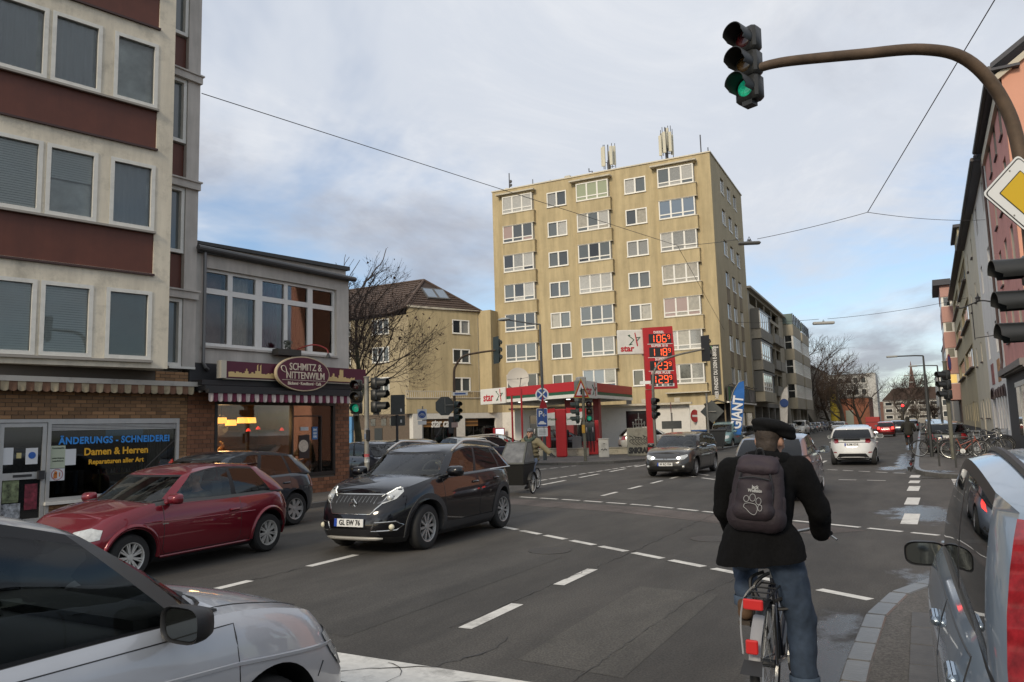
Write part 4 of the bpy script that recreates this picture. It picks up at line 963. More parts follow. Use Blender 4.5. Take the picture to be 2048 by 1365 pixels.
# ---- right-hand terrace, facing the street: local x = 110 - Y, y into the house (+x in the world)
def terrace():
 def frame(root): return basis(root, (4.42, 110, 0), 180.5)
 X = lambda y: 110 - y
 PINK = mat('pink_render', (.60, .28, .25), .9, var=.06, streak=.12); PINK_SUN = mat('pink_render_sunlit', (.66, .33, .23), .9, var=.05, vscale=1)  # gable copy of the pink, lighter and warmer: sunlight put into its colour
 SLATE = mat('slate_blue', (.045, .047, .06), .6, var=.2, vscale=8)
 def gutter(root, ya, yb, z, out=.28, drop=.35, m=SLATE):
  g = MB(); g.box(X(yb), -out, z, X(ya), .6, z + .10); g.prism([(-out, z + .101), (4.75, z + 3.60), (4.75, z + 3.82), (-out, z + .30)], X(yb), X(ya), plane='yz'); o = g.build('roof', m, root)
  t = MB(); t.tube([(X(yb), -out - .07, z + .1), (X(ya), -out - .07, z + .1)], .10, 8); t.build('gutter', mat('gutter_dark', (.055, .05, .05), .5, .3), o); return o
 # pink corner house
 r = thing('pink_house', 'pink rendered corner house with salmon gable and white roller blinds', 'building'); frame(r)
 ya, yb, zt = 34.0, 44.2, 14.75
 wins = [(y, y + 1.05, z, z + 1.62) for z in (5.05, 7.7, 10.45, 13.0 - .02) for y in (35.2, 38.0, 40.8)]
 wins = [w for w in wins if w[3] < zt]
 mb = MB(); wall_with_holes(mb, X(yb), 3.9, X(ya), zt, [(X(b), z0, X(a), z1) for a, b, z0, z1 in wins], 0, .4); mb.box(X(yb), .4, 3.9, X(yb) + .3, 9.5, zt); mb.build('wall', PINK, r)
 for a, b, z0, z1 in wins:
  w = window(r, X(b) + .004, z0 + .004, X(a) - .004, z1 - .004, 1, m_frame=WFR, fr=.07, pm=(P_DARK,), out=-.2, deep=.34, sill=False)
  q = MB(); q.box(X(b) + .06, .20, z0 + .45, X(a) - .06, .22, z1 - .05); q.build('roller_blind', mat('blind_white', (.55, .52, .44), .8), w)
  q = MB(); q.box(X(b) - .03, -.08, z0 - .07, X(a) + .03, .1, z0 - .006); q.build('sill', mat('sill_dark', (.06, .04, .04), .6), w)
  q = MB(); q.box(X(b) + .005, .02, z0 + .01, X(b) + .03, .19, z1 - .01); q.build('reveal', mat('reveal_pale', (.48, .44, .38), .8), w)
 ga = MB(); ga.prism([(0, 0), (9.5, 0), (9.5, zt), (4.75, 18.2), (0, zt)], X(ya) + .004, X(ya) + .25, plane='yz'); ga.build('gable_wall', PINK_SUN, r)
 q = MB(); q.prism([(-.35, zt - .30), (-.35, zt - .05), (4.75, 18.35), (4.75, 18.05)], X(ya) - .1, X(ya) + .42, plane='yz'); q.build('verge_board', mat('verge_cream', (.52, .47, .38), .7), r)
 gutter(r, ya - .55, yb, zt + .2, .34)
 q = MB(); q.box(X(yb), -.14, 14.3, X(ya), -.002, zt - .003); q.build('eaves', mat('verge_cream'), r)
 g = MB(); g.box(X(yb), -.03, 0, X(ya), .4, 3.55); gw = g.build('ground_floor_wall', mat('charcoal_render', (.06, .058, .06), .8, var=.1), r)
 c = MB(); c.box(X(yb), -.35, 3.62, X(ya), -.002, 3.88); c.box(X(yb), -.25, 3.551, X(ya), -.002, 3.615); c.build('cornice', mat('cornice_grey', (.20, .18, .17), .7), r)
 q = MB(); q.box(X(39.8), -.045, .9, X(36.2), -.032, 3.0); q.build('shop_window', P_WARM, gw); 
 q = MB(); q.box(X(39.9), -.08, 2.95, X(36.1), -.033, 3.15); q.box(X(38.05), -.08, .9, X(37.95), -.046, 2.94); q.build('window_frame', WFR, gw)
 q = MB(); q.tube([(X(44.35), -.12, 14.6), (X(44.35), -.12, 4.4), (X(44.0), -.2, 4.0), (X(43.2), -.25, 3.75), (X(42.2), -.3, 3.6)], .06, 8); q.build('downpipe', mat('pipe_brown', (.07, .045, .04), .5), r)
 # white house with arched ground floor
 r = thing('white_arched_house', 'white house with arched dark doorways and painted panels over them', 'building'); frame(r)
 ya, yb, zt = 44.45, 56.3, 14.7
 WHT = mat('offwhite_render', (.74, .72, .70), .9, var=.05, streak=.15)
 wins = [(y, y + 1.25, z, z + 1.65) for z in (5.1, 9.1, 12.75) for y in (46.9, 53.0)]
 ar = [(42.9, 43.9, 1.2, 3.5)]
 arches = [(45.2, 46.3, 1.0), (46.9, 47.9, 1.0), (48.6, 49.6, 1.0), (50.4, 51.3, 1.0), (52.4, 55.0, .15)]
 mb = MB(); wall_with_holes(mb, X(yb), 0, X(ya), zt, [(X(b), z0, X(a), z1) for a, b, z0, z1 in wins] + [(X(b), z0, X(a), 2.75) for a, b, z0 in arches], 0, .4); mb.build('wall', WHT, r)
 for a, b, z0, z1 in wins: window(r, X(b) + .004, z0 + .004, X(a) - .004, z1 - .004, 2, m_frame=WFR, fr=.07, pm=(P_MID,), out=-.1, deep=.34, sill=mat('sill_dark'))
 for a, b, z0 in arches:
  w = b - a; pts = [(X(b) + w / 2 + w / 2 * math.cos(R(t)), 2.75 + min(w / 2, .6) * math.sin(R(t))) for t in range(0, 181, 15)]
  q = MB(); q.prism(pts, -.012, -.002, plane='xz'); q.box(X(b), .14, z0, X(a), .2, 2.75); q.build('arched_window' if z0 > .5 else 'arched_door', P_DARK, r)
  q = MB(); q.tube([(p[0], -.03, p[1]) for p in pts], .06, 6); q.build('arch_moulding', mat('sill_dark'), r)
 q = MB(); q.box(X(yb), -.05, 0, X(55.05), -.002, .75); q.box(X(52.35), -.05, 0, X(ya), -.002, .75); q.build('plinth', mat('charcoal_render'), r)
 for a, b, c_ in ((47.2, 49.0, (.42, .22, .10)), (51.6, 53.6, (.28, .10, .09))):
  q = MB(); q.box(X(b), -.02, 3.55, X(a), -.002, 4.75); q.build('painted_panel', mat('mural_%d' % int(a), c_, .8, var=.6, vscale=2.5), r)
 ro = gutter(r, ya, yb, zt, .45, m=SLATE)
 q = MB(); q.box(X(54.5), 1.0, 15.8, X(47), 3.0, 17.2); dm = q.build('dormer', mat('verge_cream'), ro); q = MB(); q.box(X(54.8), .5, 17.21, X(46.7), 3.2, 17.4); q.build('dormer_roof', SLATE, dm)
 q = MB(); q.box(X(53.5), .95, 16.0, X(48), .99, 17.0); q.build('pane', P_MID, dm)
 # plain cream house
 r = thing('cream_house', 'plain cream house with tiny deep windows between two other fronts', 'building'); frame(r)
 ya, yb, zt = 56.4, 69.8, 14.9
 CRM = mat('cream_house_render', (.62, .56, .44), .9, var=.05, streak=.15)
 wins = [(y, y + .8, z, z + 1.35) for z in (5.4, 9.5, 12.6) for y in (60.2, 66.0)] + [(y, y + .7, 1.6, 2.9) for y in (58, 60.5, 66.5)]
 mb = MB(); wall_with_holes(mb, X(yb), 0, X(ya), zt, [(X(b), z0, X(a), z1) for a, b, z0, z1 in wins] + [(X(64.6), .1, X(63.2), 2.9)], 0, .4); mb.build('wall', CRM, r)
 for a, b, z0, z1 in wins: window(r, X(b) + .004, z0 + .004, X(a) - .004, z1 - .004, 1, m_frame=CRM, fr=.06, pm=(P_DARK,), out=-.2, deep=.34, sill=False); q = MB(); q.box(X(b) - .04, -.12, z0 - .08, X(a) + .04, .1, z0 - .006); q.build('sill', mat('sill_dark'), r)
 q = MB(); q.box(X(64.6), .2, .1, X(63.2), .3, 2.9); q.build('door', P_DARK, r); q = MB(); q.box(X(yb), -.04, 0, X(64.7), -.002, .7); q.box(X(63.1), -.04, 0, X(ya), -.002, .7); q.build('plinth', mat('charcoal_render'), r)
 gutter(r, ya, yb, zt, .4)
 # yellow-grey house with banded windows
 r = thing('banded_window_house', 'yellowish grey house with long window bands and ochre curtains', 'building'); frame(r)
 ya, yb, zt = 69.9, 103.5, 15.4
 YEL = mat('yellow_grey_render', (.50, .43, .28), .9, var=.06, streak=.2); P_OCH = pane_mat('ochre', (.36, .25, .08), var=.3, vscale=2); P_SILV = pane_mat('silver', (.25, .24, .2))
 wins = [(a, b, z, z + 1.85) for z in (5.7, 9.5, 13.1 - .3) for a, b in ((71.0, 84.5), (88.0, 102.0))]
 gw = [(y, y + 1.0, 1.3, 2.9) for y in (72, 75, 80, 84, 90, 95)]
 mb = MB(); wall_with_holes(mb, X(yb), 0, X(ya), zt, [(X(b), z0, X(a), z1) for a, b, z0, z1 in wins + gw] + [(X(78.6), .1, X(77.2), 3.0)], 0, .4); mb.build('wall', YEL, r)
 for a, b, z0, z1 in wins: window(r, X(b) + .004, z0 + .004, X(a) - .004, z1 - .004, 5, m_frame=YEL, fr=.10, gap=.5, pm=(P_OCH, P_SILV), out=-.1, deep=.34, sill=False); q = MB(); q.box(X(b) - .1, -.25, z0 - .12, X(a) + .1, .1, z0 - .006); q.build('sill', mat('sill_dark'), r)
 for a, b, z0, z1 in gw: q = MB(); q.box(X(b), .25, z0, X(a), .3, z1); q.build('pane', P_DARK, r)
 q = MB(); q.box(X(78.6), .25, .1, X(77.2), .3, 3.0); q.build('door', P_DARK, r); q = MB(); q.box(X(yb), -.05, 0, X(78.7), -.002, .8); q.box(X(77.1), -.05, 0, X(ya), -.002, .8); q.build('plinth', mat('charcoal_render'), r)
 gutter(r, ya, yb, zt, .35)
 q = MB(); q.box(X(80), -.2, 16.0, X(73), 2, 17.5); dm = q.build('dormer', YEL, r); q = MB(); q.box(X(80.4), -.5, 17.51, X(72.6), 2.2, 17.75); q.build('dormer_roof', SLATE, dm)
 # pink bay tower at the end
 r = thing('pink_bay_house', 'far pink house with a stack of protruding bay windows', 'building'); frame(r)
 PK2 = mat('pale_pink_render', (.50, .29, .25), .9, var=.05)
 q = MB(); q.box(X(140), .0, 0, X(103.6), 6, 17.5); q.build('wall', mat('grey_far', (.34, .31, .26), .9), r)
 b_ = MB()
 for k in range(5): b_.box(X(114), -1.2, 3.7 + 3.1 * k, X(104.5), -.002, 5.6 + 3.1 * k)
 b_.build('bay', PK2, r)
 for k in range(4):
  z = 5.61 + 3.1 * k; q = MB(); q.box(X(113.9), -1.15, z, X(104.6), -.002, z + 1.18); w = q.build('bay_window', WFR, r)
  q = MB(); q.box(X(104.6) + .004, -.9, z + .1, X(104.6) + .02, -.25, z + 1.1); q.build('pane', mat('lit_pane', (.75, .52, .16), .4, emit=.55) if k == 0 else (P_SILV if k < 3 else P_DARK), w)
 q = MB(); q.box(X(115), -1.9, 18.1 - .6, X(104), 0, 18.2); q.build('roof', SLATE, r)
 q = MB(); q.box(X(112), -.08, .2, X(104.6), -.002, 3.4); q.build('shop_window', mat('brown_dark', (.08, .055, .04), .6), r)
 # shop-sign bracket with a small lantern on the white house
 r = thing('sign_bracket', 'black wrought iron bracket with finial on the white house', 'bracket')
 frame(r); q = MB(); q.tube(bez([(X(46.4), -.02, 7.6), (X(46.4), -.6, 7.75), (X(46.4), -1.1, 7.6), (X(46.4), -1.5, 7.45), (X(46.4), -1.75, 7.5)], 6), .04, 6); q.tube([(X(46.4), -.02, 5.9), (X(46.4), -1.05, 5.8)], .025, 5); q.tube([(X(46.4), -1.05, 7.6), (X(46.4), -1.05, 5.7)], .025, 5); q.lathe([(0, 7.72), (.12, 7.76), (.10, 7.86), (.14, 7.92), (.06, 8.0), (.02, 8.15), (0, 8.2)], 10)
 q.v = q.v[:-70] + [(x + X(46.4), y - .75, z) for x, y, z in q.v[-70:]]
 q.build('bracket_arm', DARKMET, r)
terrace()
# ---------------------------------------------------------------- signals, signs, lamps, wires
SIGB = mat('signal_black', (.016, .017, .017), .45, var=.1)
SIGG = mat('signal_green_housing', (.022, .034, .030), .5)
GALV = mat('galvanised', (.26, .25, .22), .55, .35, var=.15, dirt=.25)
RUST = mat('weathered_pole', (.105, .070, .045), .7, .2, var=.25, vscale=5, dirt=.3)
BACKG = mat('sign_back', (.085, .09, .085), .55, .3, var=.1)
SWHITE = mat('sign_white', (.72, .72, .70), .4); SBLUE = mat('sign_blue_face', (.02, .075, .28), .4); SRED = mat('sign_red', (.42, .025, .03), .4)
def lens(name, col, em): return mat(name, col, .25, var=.5, vscale=90, emit=em, coat=.5)
L_RED, L_AMB = lens('lens_red_off', (.045, .006, .008), 0), lens('lens_amber_off', (.05, .028, .008), 0)
L_GRN, L_GOFF = lens('lens_green_lit', (.012, .34, .19), .38), lens('lens_green_off', (.01, .05, .035), 0)
def signal_head(parent, p, yaw, sec=.30, lr=.10, green=True, m=None, back=False, visor=.20, w=.29, tilt=0., board=False):
 """three-light head; p is its middle, yaw the way its lenses look (radians, 0 = -y)"""
 m = m or SIGB; h = MB()
 for k in range(3):
  z = (1 - k) * sec; h.bbox(-w / 2, -.02, z - sec / 2 + .004, w / 2, .16, z + sec / 2 - .004, .03)
 h.box(-w * .22, .0, -1.5 * sec - .05, w * .22, .12, -1.5 * sec + .01)
 if board: h.box(-w / 2 - .13, .165, -1.5 * sec - .12, w / 2 + .13, .18, 1.5 * sec + .12)
 o = h.build('signal_head', m, parent, 40)
 o.location = p; o.rotation_euler = (tilt, 0, yaw)
 for k, lm in enumerate((L_RED, L_AMB, L_GRN if green else L_GOFF)):
  z = (1 - k) * sec
  q = MB(); q.ball((0, -.012, z), (lr, .03, lr), 20, 10); q.build('lens', lm, o, 60)
  v = MB(); rs = []
  for d, r0, r1 in ((.0, 1.18, 1.18), (.5, 1.2, 1.16), (1., 1.22, 1.0)):
   ring = []
   for i in range(17):
    a = R(-35 + 250 * i / 16); ln = visor * d * (1 if -.2 < math.sin(a) else .75)
    ring.append((lr * r0 * math.cos(a), -.02 - ln, z + lr * r0 * math.sin(a)))
   rs.append(ring)
  inner = [[(x * .93, y, z + (zz - z) * .93) for x, y, zz in r] for r in reversed(rs)]
  v.rings(rs + inner, closed=False); v.build('visor', m, o, 50)
 return o
def pole(name, label, cat, x, y, z0, z1, r=.06, m=None, group=None):
 t = thing(name, label, cat, (x, y, 0), group=group)
 q = MB(); q.cyl((0, 0), r, z0, z1, 14); q.cyl((0, 0), r * 1.3, z1, z1 + .03, 14); q.build('pole', m or GALV, t, 40)
 return t
def plate(parent, name, shape, p, yaw, m, th=.012, back=BACKG):
 """flat sign plate with rounded outline: shape is a list of (x, z); faces -y before turning by yaw"""
 q = MB(); q.prism(shape, 0, th, plane='xz'); o = q.build(name, back, parent)
 f = MB(); f.prism(shape, -.004, -.001, plane='xz'); f.build('sign_face', m, o)
 o.location = p; o.rotation_euler = (0, 0, yaw); return o
def ngon(n, r, ph=0): return [(r * math.cos(R(ph) + 2 * math.pi * k / n), r * math.sin(R(ph) + 2 * math.pi * k / n)) for k in range(n)]
def rrect(w, h, r=.03, n=4):
 out = []
 for cx, cz, a0 in ((w / 2 - r, h / 2 - r, 0), (-w / 2 + r, h / 2 - r, 90), (-w / 2 + r, -h / 2 + r, 180), (w / 2 - r, -h / 2 + r, 270)):
  out += [(cx + r * math.cos(R(a0 + 90 * k / n)), cz + r * math.sin(R(a0 + 90 * k / n))) for k in range(n + 1)]
 return out
def on(face, shape, m, d=.006, name='sign_mark'):
 q = MB(); q.prism(shape, -d - .002, -d, plane='xz'); return q.build(name, m, face)
def rot2(P, a): c, s = math.cos(R(a)), math.sin(R(a)); return [(x * c - z * s, x * s + z * c) for x, z in P]
# big cantilever mast over the road, at the near corner
def mast_arm():
 t = thing('signal_mast', 'rusty curved mast arm reaching over the road with a hanging green traffic light', 'traffic light', (1.27, 10.32, 0))
 b = MB(); O = Vector((1.27, 10.32, 0))
 path = [(1.27, 10.32, .1), (1.26, 10.31, 3.0), (1.25, 10.31, 4.7), (1.12, 10.25, 5.45), (.80, 10.06, 5.93), (.35, 9.79, 6.06), (-.3, 9.44, 6.02), (-.95, 9.1, 5.97), (-1.22, 8.96, 5.93), (-1.38, 8.88, 5.88)]
 pts = [Vector(p) - O for p in bez(path, 7)]; n = len(pts)
 b.tube(pts, [.085 - .034 * min(1, i / n) for i in range(n)], 14); b.build('mast_pole', RUST, t, 60)
 c = MB(); c.cyl((0, 0), .105, 0, 1.1, 14); c.build('pole_foot', GALV, t, 40)
 signal_head(t, Vector((-1.50, 8.86, 5.965)) - O, R(-22), sec=.305, lr=.105, visor=.23, w=.30, tilt=R(-2))
 h = signal_head(t, Vector((1.17, 10.10, 3.02)) - O, R(-78), sec=.36, lr=.115, visor=.33, w=.30)
 # yellow-and-white priority diamond
 s = .315
 dm = rot2(rrect(.64, .64, .05), 45); o = plate(t, 'priority_sign', dm, Vector((1.21, 10.18, 4.28)) - O, R(28), SWHITE)
 on(o, rot2(rrect(.60, .60, .04), 45), mat('sign_black', (.02, .02, .02), .5), .004); on(o, rot2(rrect(.575, .575, .035), 45), SWHITE, .007)
 on(o, rot2(rrect(.375, .375, .01), 45), mat('sign_black'), .010); on(o, rot2(rrect(.355, .355, .01), 45), mat('sign_yellow_face', (.62, .40, .01), .4), .013)
 for x, z in ((-.12, .26), (.12, -.26), (.12, .26), (-.12, -.26)): q = MB(); q.ball((x, -.012, z), .010, 8, 6); q.build('sign_bolt', GALV, o)
mast_arm()
# pole in front of the bakery corner carrying two heads
t = pole('signal_pole', 'galvanised signal pole with two dark heads beside the bakery corner', 'traffic light', -12.86, 15.92, .1, 3.22, .065)
signal_head(t, (-.24, -.14, 2.72), R(26), sec=.30, lr=.105, m=SIGB)
signal_head(t, (.26, .16, 2.75), R(100), sec=.31, lr=.105, m=SIGB, green=False, visor=.26)
for k, (z, c) in enumerate(((1.08, (.42, .08, .09)), (1.6, (.10, .14, .22)), (1.0, (.5, .5, .48)), (1.75, (.2, .2, .2)))): q = MB(); q.lathe([(.067, z), (.067, z + .14)], 12); q.build('sticker', mat('sticker_%d' % k, c, .7, var=.6, vscale=20), t)
q = MB(); q.bbox(.04, -.10, 1.55, .13, .0, 1.85, .02); q.build('push_button', SIGB, t)
# back of a two-part sign board on a dark pole by the side street
t = pole('sign_pole', 'dark pole with the plain backs of two stacked rectangular sign plates', 'sign', -18.2, 24.4, .0, 2.4, .05, DARKMET)
plate(t, 'sign_plate', rrect(.56, .78, .03), (0, .06, 2.83), R(208), SWHITE); plate(t, 'sign_plate', rrect(.56, .40, .03), (0, .06, 2.20), R(208), SWHITE)
for z in (2.55, 2.12): q = MB(); q.box(.10, .02, z, .16, .025, z + .12); q.build('sticker', SWHITE, t); t.children[-1].location = (.02, .02, 0); t.children[-1].rotation_euler = (0, 0, R(28))
# bicycle route sign
t = pole('bicycle_sign', 'small white plate with a blue bicycle roundel on a thin pole', 'sign', -20.8, 29.9, 0, 2.9, .03)
o = plate(t, 'sign_plate', rrect(.44, .5, .03), (0, -.05, 2.55), R(34), SWHITE); on(o, ngon(32, .18), SBLUE)
for x in (-.075, .075): q = MB(); q.lathe([(.045, 0), (.055, 0), (.055, .003), (.045, .003)], 20, axis='y'); q = q.build('sign_mark', SWHITE, o); q.location = (x, -.014, -.03)
q = MB(); q.tube([(-.075, -.013, -.03), (-.03, -.013, .05), (.045, -.013, .05), (.075, -.013, -.03)], .008, 5); q.tube([(-.03, -.013, .05), (0, -.013, -.03), (.045, -.013, .05)], .008, 5); q.build('sign_mark', SWHITE, o)
plate(t, 'sign_plate', rrect(.40, .18, .02), (0, -.05, 2.16), R(34), SWHITE)
# mast with arm beyond the side street: octagon seen from behind, heads, street plate
t = thing('signal_mast', 'curved signal mast beside the star cafe with the back of an octagonal sign', 'traffic light', (-20.4, 32.1, 0))
b = MB(); pts = bez([(0, 0, .05), (0, 0, 2.5), (0, 0, 4.5), (.12, .03, 5.0), (.5, .12, 5.42), (1.1, .5, 5.58), (1.9, .92, 5.68)], 7); b.tube(pts, [.075 - .03 * i / len(pts) for i in range(len(pts))], 10); b.build('mast_pole', RUST, t, 60)
signal_head(t, (2.05, 1.0, 5.68), R(150), sec=.37, lr=.12, m=SIGG, green=False, visor=.1, board=True)
signal_head(t, (.22, -.05, 2.7), R(62), sec=.33, lr=.11, m=SIGG, green=False, visor=.22)
o = plate(t, 'octagon_sign', ngon(8, .50, 22.5), (-.58, .0, 2.98), R(212), SRED)
q = MB(); q.tube([(0, 0, 3.02), (-.55, -.02, 3.02)], .02, 6); q.tube([(-.55, -.03, 2.65), (-.55, -.03, 3.38)], .02, 6); q.build('sign_bracket', GALV, t)
o = plate(t, 'street_name_plate', rrect(.75, .17, .02), (.40, -.1, 3.55), R(30), SWHITE); on(o, [(-.27, -.035), (.27, -.035), (.27, .035), (-.27, .035)], SBLUE, .006, 'print')
q = MB(); q.bbox(-.35, -.08, 1.6, -.05, .05, 2.45, .04); q.build('rubbish_bag', DARKMET, t); q = MB(); q.box(-.14, -.1, 1.9, .22, -.085, 2.15); q.build('sticker', mat('label_pink', (.4, .28, .24), .7), t)
# street lamp with parking signs, at the filling station kerb
t = thing('street_lamp', 'slim grey street lamp with no stopping roundel and blue parking sign', 'lamp post', (-17.05, 35.3, 0))
b = MB(); b.tube([(0, 0, .1), (.0, -.05, 3.5), (0, -.1, 7.1)], [.10, .08, .055], 10); b.tube([(0, -.1, 7.1), (-.3, -.25, 7.13), (-1.45, -.9, 7.38)], .035, 8); b.build('pole', mat('lamp_pole_grey', (.085, .09, .09), .5, .3), t, 50)
q = MB(); q.ball((-1.62, -1.0, 7.40), (.36, .2, .09), 14, 8); q.build('lamp_head', mat('lamp_head_grey', (.30, .31, .30), .4), t, 60)
yw = R(26)
o = plate(t, 'no_stopping_sign', ngon(32, .34), (0, -.12, 3.46), yw, SWHITE); on(o, ngon(32, .27), SBLUE)
for a in (45, -45): on(o, rot2([(-.26, -.035), (.26, -.035), (.26, .035), (-.26, .035)], a), SWHITE, .009 + (a > 0) * .002)
o = plate(t, 'warning_sign', [(-.02, .55), (-.32, -.1), (.28, -.1)][::1], (.06, -.1, 2.85), R(70), SRED)
o = plate(t, 'parking_sign', rrect(.56, .95, .04), (-.03, -.13, 2.28), yw, SWHITE); on(o, rrect(.52, .90, .04), SBLUE)
lettering('P', .42, SWHITE, o, (-.08, -.012, .18), UPR, extrude=.002, bold=.008); lettering('\u2190', .3, SWHITE, o, (.13, -.012, .12), UPR, extrude=.002)
on(o, [(-.2, -.34), (.2, -.34), (.2, -.28), (.12, -.26), (.06, -.18), (-.1, -.18), (-.16, -.26), (-.2, -.28)], SWHITE, .009)
o = plate(t, 'notice_plate', rrect(.52, .44, .03), (-.03, -.13, 1.55), yw, SWHITE)
for z in (.1, .03, -.04, -.11): on(o, [(-.18, z - .012), (.18, z - .012), (.18, z + .012), (-.18, z + .012)], mat('print_grey', (.25, .25, .25), .7))
# signal with warning triangle before the canopy corner
t = pole('signal_pole', 'weathered signal pole with a yellow edged warning triangle near the fuel pumps', 'traffic light', -14.28, 34.0, .1, 3.55, .075, mat('pole_mossy', (.13, .125, .095), .8, dirt=.4))
signal_head(t, (-.36, -.1, 2.47), R(-62), sec=.34, lr=.11, m=SIGG, green=False, visor=.25)
signal_head(t, (.22, .15, 2.50), R(20), sec=.34, lr=.115, m=SIGB, visor=.2)
tri = [(.0, .62), (-.46, -.22), (.46, -.22)]
o = plate(t, 'warning_sign', [(-.5, -.28), (.5, -.28), (.0, .68)], (-.05, -.10, 3.42), R(62), mat('triangle_yellow', (.45, .33, .06), .5)); on(o, [(-.44, -.24), (.44, -.24), (0, .6)], SRED, .004); on(o, [(-.32, -.16), (.32, -.16), (0, .45)], SWHITE, .008); on(o, [(-.06, -.12), (.06, -.12), (.05, .02), (.14, .05), (.05, .1), (0, .28), (-.05, .1), (-.14, .05), (-.05, .02)], mat('sign_black'), .012)
q = MB(); q.bbox(-.46, -.05, 2.95, -.16, .15, 4.02, .06); bx = q.build('sign_box', mat('box_grey', (.16, .17, .16), .5), t); q = MB(); q.bbox(-.08, -.14, 1.45, .08, -.07, 1.85, .02); q.build('push_button', mat('button_yellow', (.45, .25, .03), .5), t)
# mast with long arm in front of the price pylon
t = thing('signal_mast', 'grey signal mast with long curved arm in front of the red price pylon', 'traffic light', (-11.85, 37.3, 0))
b = MB(); pts = bez([(0, 0, .1), (0, 0, 2.4), (.03, .0, 3.9), (.12, .03, 4.45), (.45, .25, 4.95), (1.2, .6, 5.25), (2.45, 1.12, 5.5)], 7); b.tube(pts, [.08 - .035 * i / len(pts) for i in range(len(pts))], 10); b.build('mast_pole', mat('mast_dull', (.17, .16, .14), .6, .3, dirt=.3), t, 60)
signal_head(t, (2.6, 1.2, 5.52), R(152), sec=.36, lr=.12, m=SIGB, green=False, visor=.08, board=True)
signal_head(t, (.12, -.12, 2.6), R(50), sec=.34, lr=.11, m=SIGB, green=False, visor=.24)
o = plate(t, 'street_name_plate', rrect(.55, .16, .02), (-.35, -.08, 3.9), R(10), SWHITE)
# pole with diamond seen from behind, and the no-entry signs by the white wall
t = pole('sign_pole', 'pole with the back of a diamond sign in front of the white wall', 'sign', -10.85, 44.2, .1, 3.45, .06)
o = plate(t, 'diamond_sign', rot2(rrect(.95, .95, .04), 45), (.25, .1, 2.42), R(197), SWHITE)
q = MB(); q.tube([(0, 0, 2.42), (.5, .0, 2.42)], .03, 6); q.build('sign_bracket', GALV, t)
t = pole('no_entry_sign', 'narrow side view of a red no entry disc above a grey direction board', 'sign', -13.0, 44.3, 0, 2.4, .05, group=None)
o = plate(t, 'sign_disc', ngon(28, .32), (0, -.06, 2.75), R(102), SRED); o = plate(t, 'direction_board', rrect(1.15, .46, .02), (0, -.07, 1.72), R(200), SWHITE)
t = thing('no_entry_sign', 'red no entry disc fixed to the white tower wall', 'sign', (-15.6, 59.5, 2.35)); o = plate(t, 'sign_disc', ngon(28, .5), (0, 0, 0), R(65), SRED); on(o, [(-.32, -.08), (.32, -.08), (.32, .08), (-.32, .08)], SWHITE)
# signal and lamp on the far side pavement by the parked bicycles
t = pole('signal_pole', 'signal pole with red roundel among the parked bicycles', 'traffic light', .98, 34.3, .1, 3.9, .075, mat('pole_mossy'))
signal_head(t, (-.05, -.2, 3.0), R(-62), sec=.38, lr=.12, m=SIGB, green=False, visor=.3, w=.36)
o = plate(t, 'no_stopping_sign', ngon(28, .34), (.16, -.16, 3.85), R(78), SRED); on(o, ngon(28, .27), SBLUE)
for i, (x, y, h) in enumerate(((.28, 36.5, 4.35), (1.0, 47.6, 4.55), (.55, 61, 4.7), (.6, 73, 4.7))):
 t = thing('street_lamp', ['tall dark street lamp rising beside the parked bicycles', 'second street lamp along the parked cars, beyond the bicycles', 'third street lamp down the road, its arm over the lane', 'last small street lamp before the bare tree'][i], 'lamp post', (x, y, 0), group='street lamps along the road')
 b = MB(); b.tube([(0, 0, .1), (0, 0, 3), (0, 0, h)], [.075, .06, .035], 10); b.tube([(0, 0, h), (-.3, -.1, h + .02), (-1.0, -.2, h + .03)], .03, 6); b.build('pole', mat('lamp_pole_dark', (.05, .052, .052), .5, .3), t, 50)
 q = MB(); q.bbox(-1.4, -.30, h - .01, -.95, -.12, h + .07, .03); q.build('lamp_head', mat('lamp_head_grey'), t)
for i, (x, y) in enumerate(((.42, 29.5), (.88, 28.7))):
 t = thing('bollard', ['thin steel bollard beside the kerb corner', 'thin steel bollard nearer the parked car'][i], 'bollard', (x, y, .12), group='bollards at the kerb corner'); q = MB(); q.cyl((0, 0), .03, 0, .95, 8); q.tube([(0, 0, .95), (.25, 0, .98), (.5, 0, .95), (.5, 0, 0)], .025, 6) if i else None; q.build('post', mat('bollard_dark', (.07, .07, .065), .5, .4), t)
# overhead wires and the lamps that hang on them
WIRE = mat('wire', (.03, .03, .03), .6)
def wire(a, b, label, sag=.25, r=.012):
 a, b = Vector(a), Vector(b); n = 24; q = MB(); q.tube([a.lerp(b, i / n) - Vector((0, 0, sag * 4 * (i / n) * (1 - i / n))) for i in range(n + 1)], r, 5)
 o = q.build('span_wire', WIRE, None); tag(o, label, 'wire'); return o
n1, n2 = Vector((-10.06, 36.82, 10.62)), Vector((-1.23, 32.49, 9.86))
wire((-15.75, 12.9, 10.61), n1, 'long span wire from the cream flats to a knot before the tower', .0)
wire(n1, (-6.1, 32.3, 9.45), 'short wire from the knot before the tower to the hanging lamp', .05); wire((-5.5, 32.6, 9.42), n2, 'wire from the hanging lamp up to the knot over the road', .05)
wire(n2, (3.2, 20.5, 12.9), 'thick wire rising steeply from the knot over the road into the sky', .0, .016); wire(n2, (4.0, 47.7, 12.3), 'thin wire from the knot over the road to the white house', .15)
wire(n1, (-12.9, 59.3, 8.9), 'wire from the knot down to the corner of the tower', .0)
wire((-13.7, 66, 10.3), (-6.5, 64, 9.68), 'wire from the beige houses to the farther hanging lamp', .1, .016); wire((-5.9, 64.3, 9.68), (4.2, 72, 11.4), 'wire from the farther hanging lamp to the terrace', .2, .016)
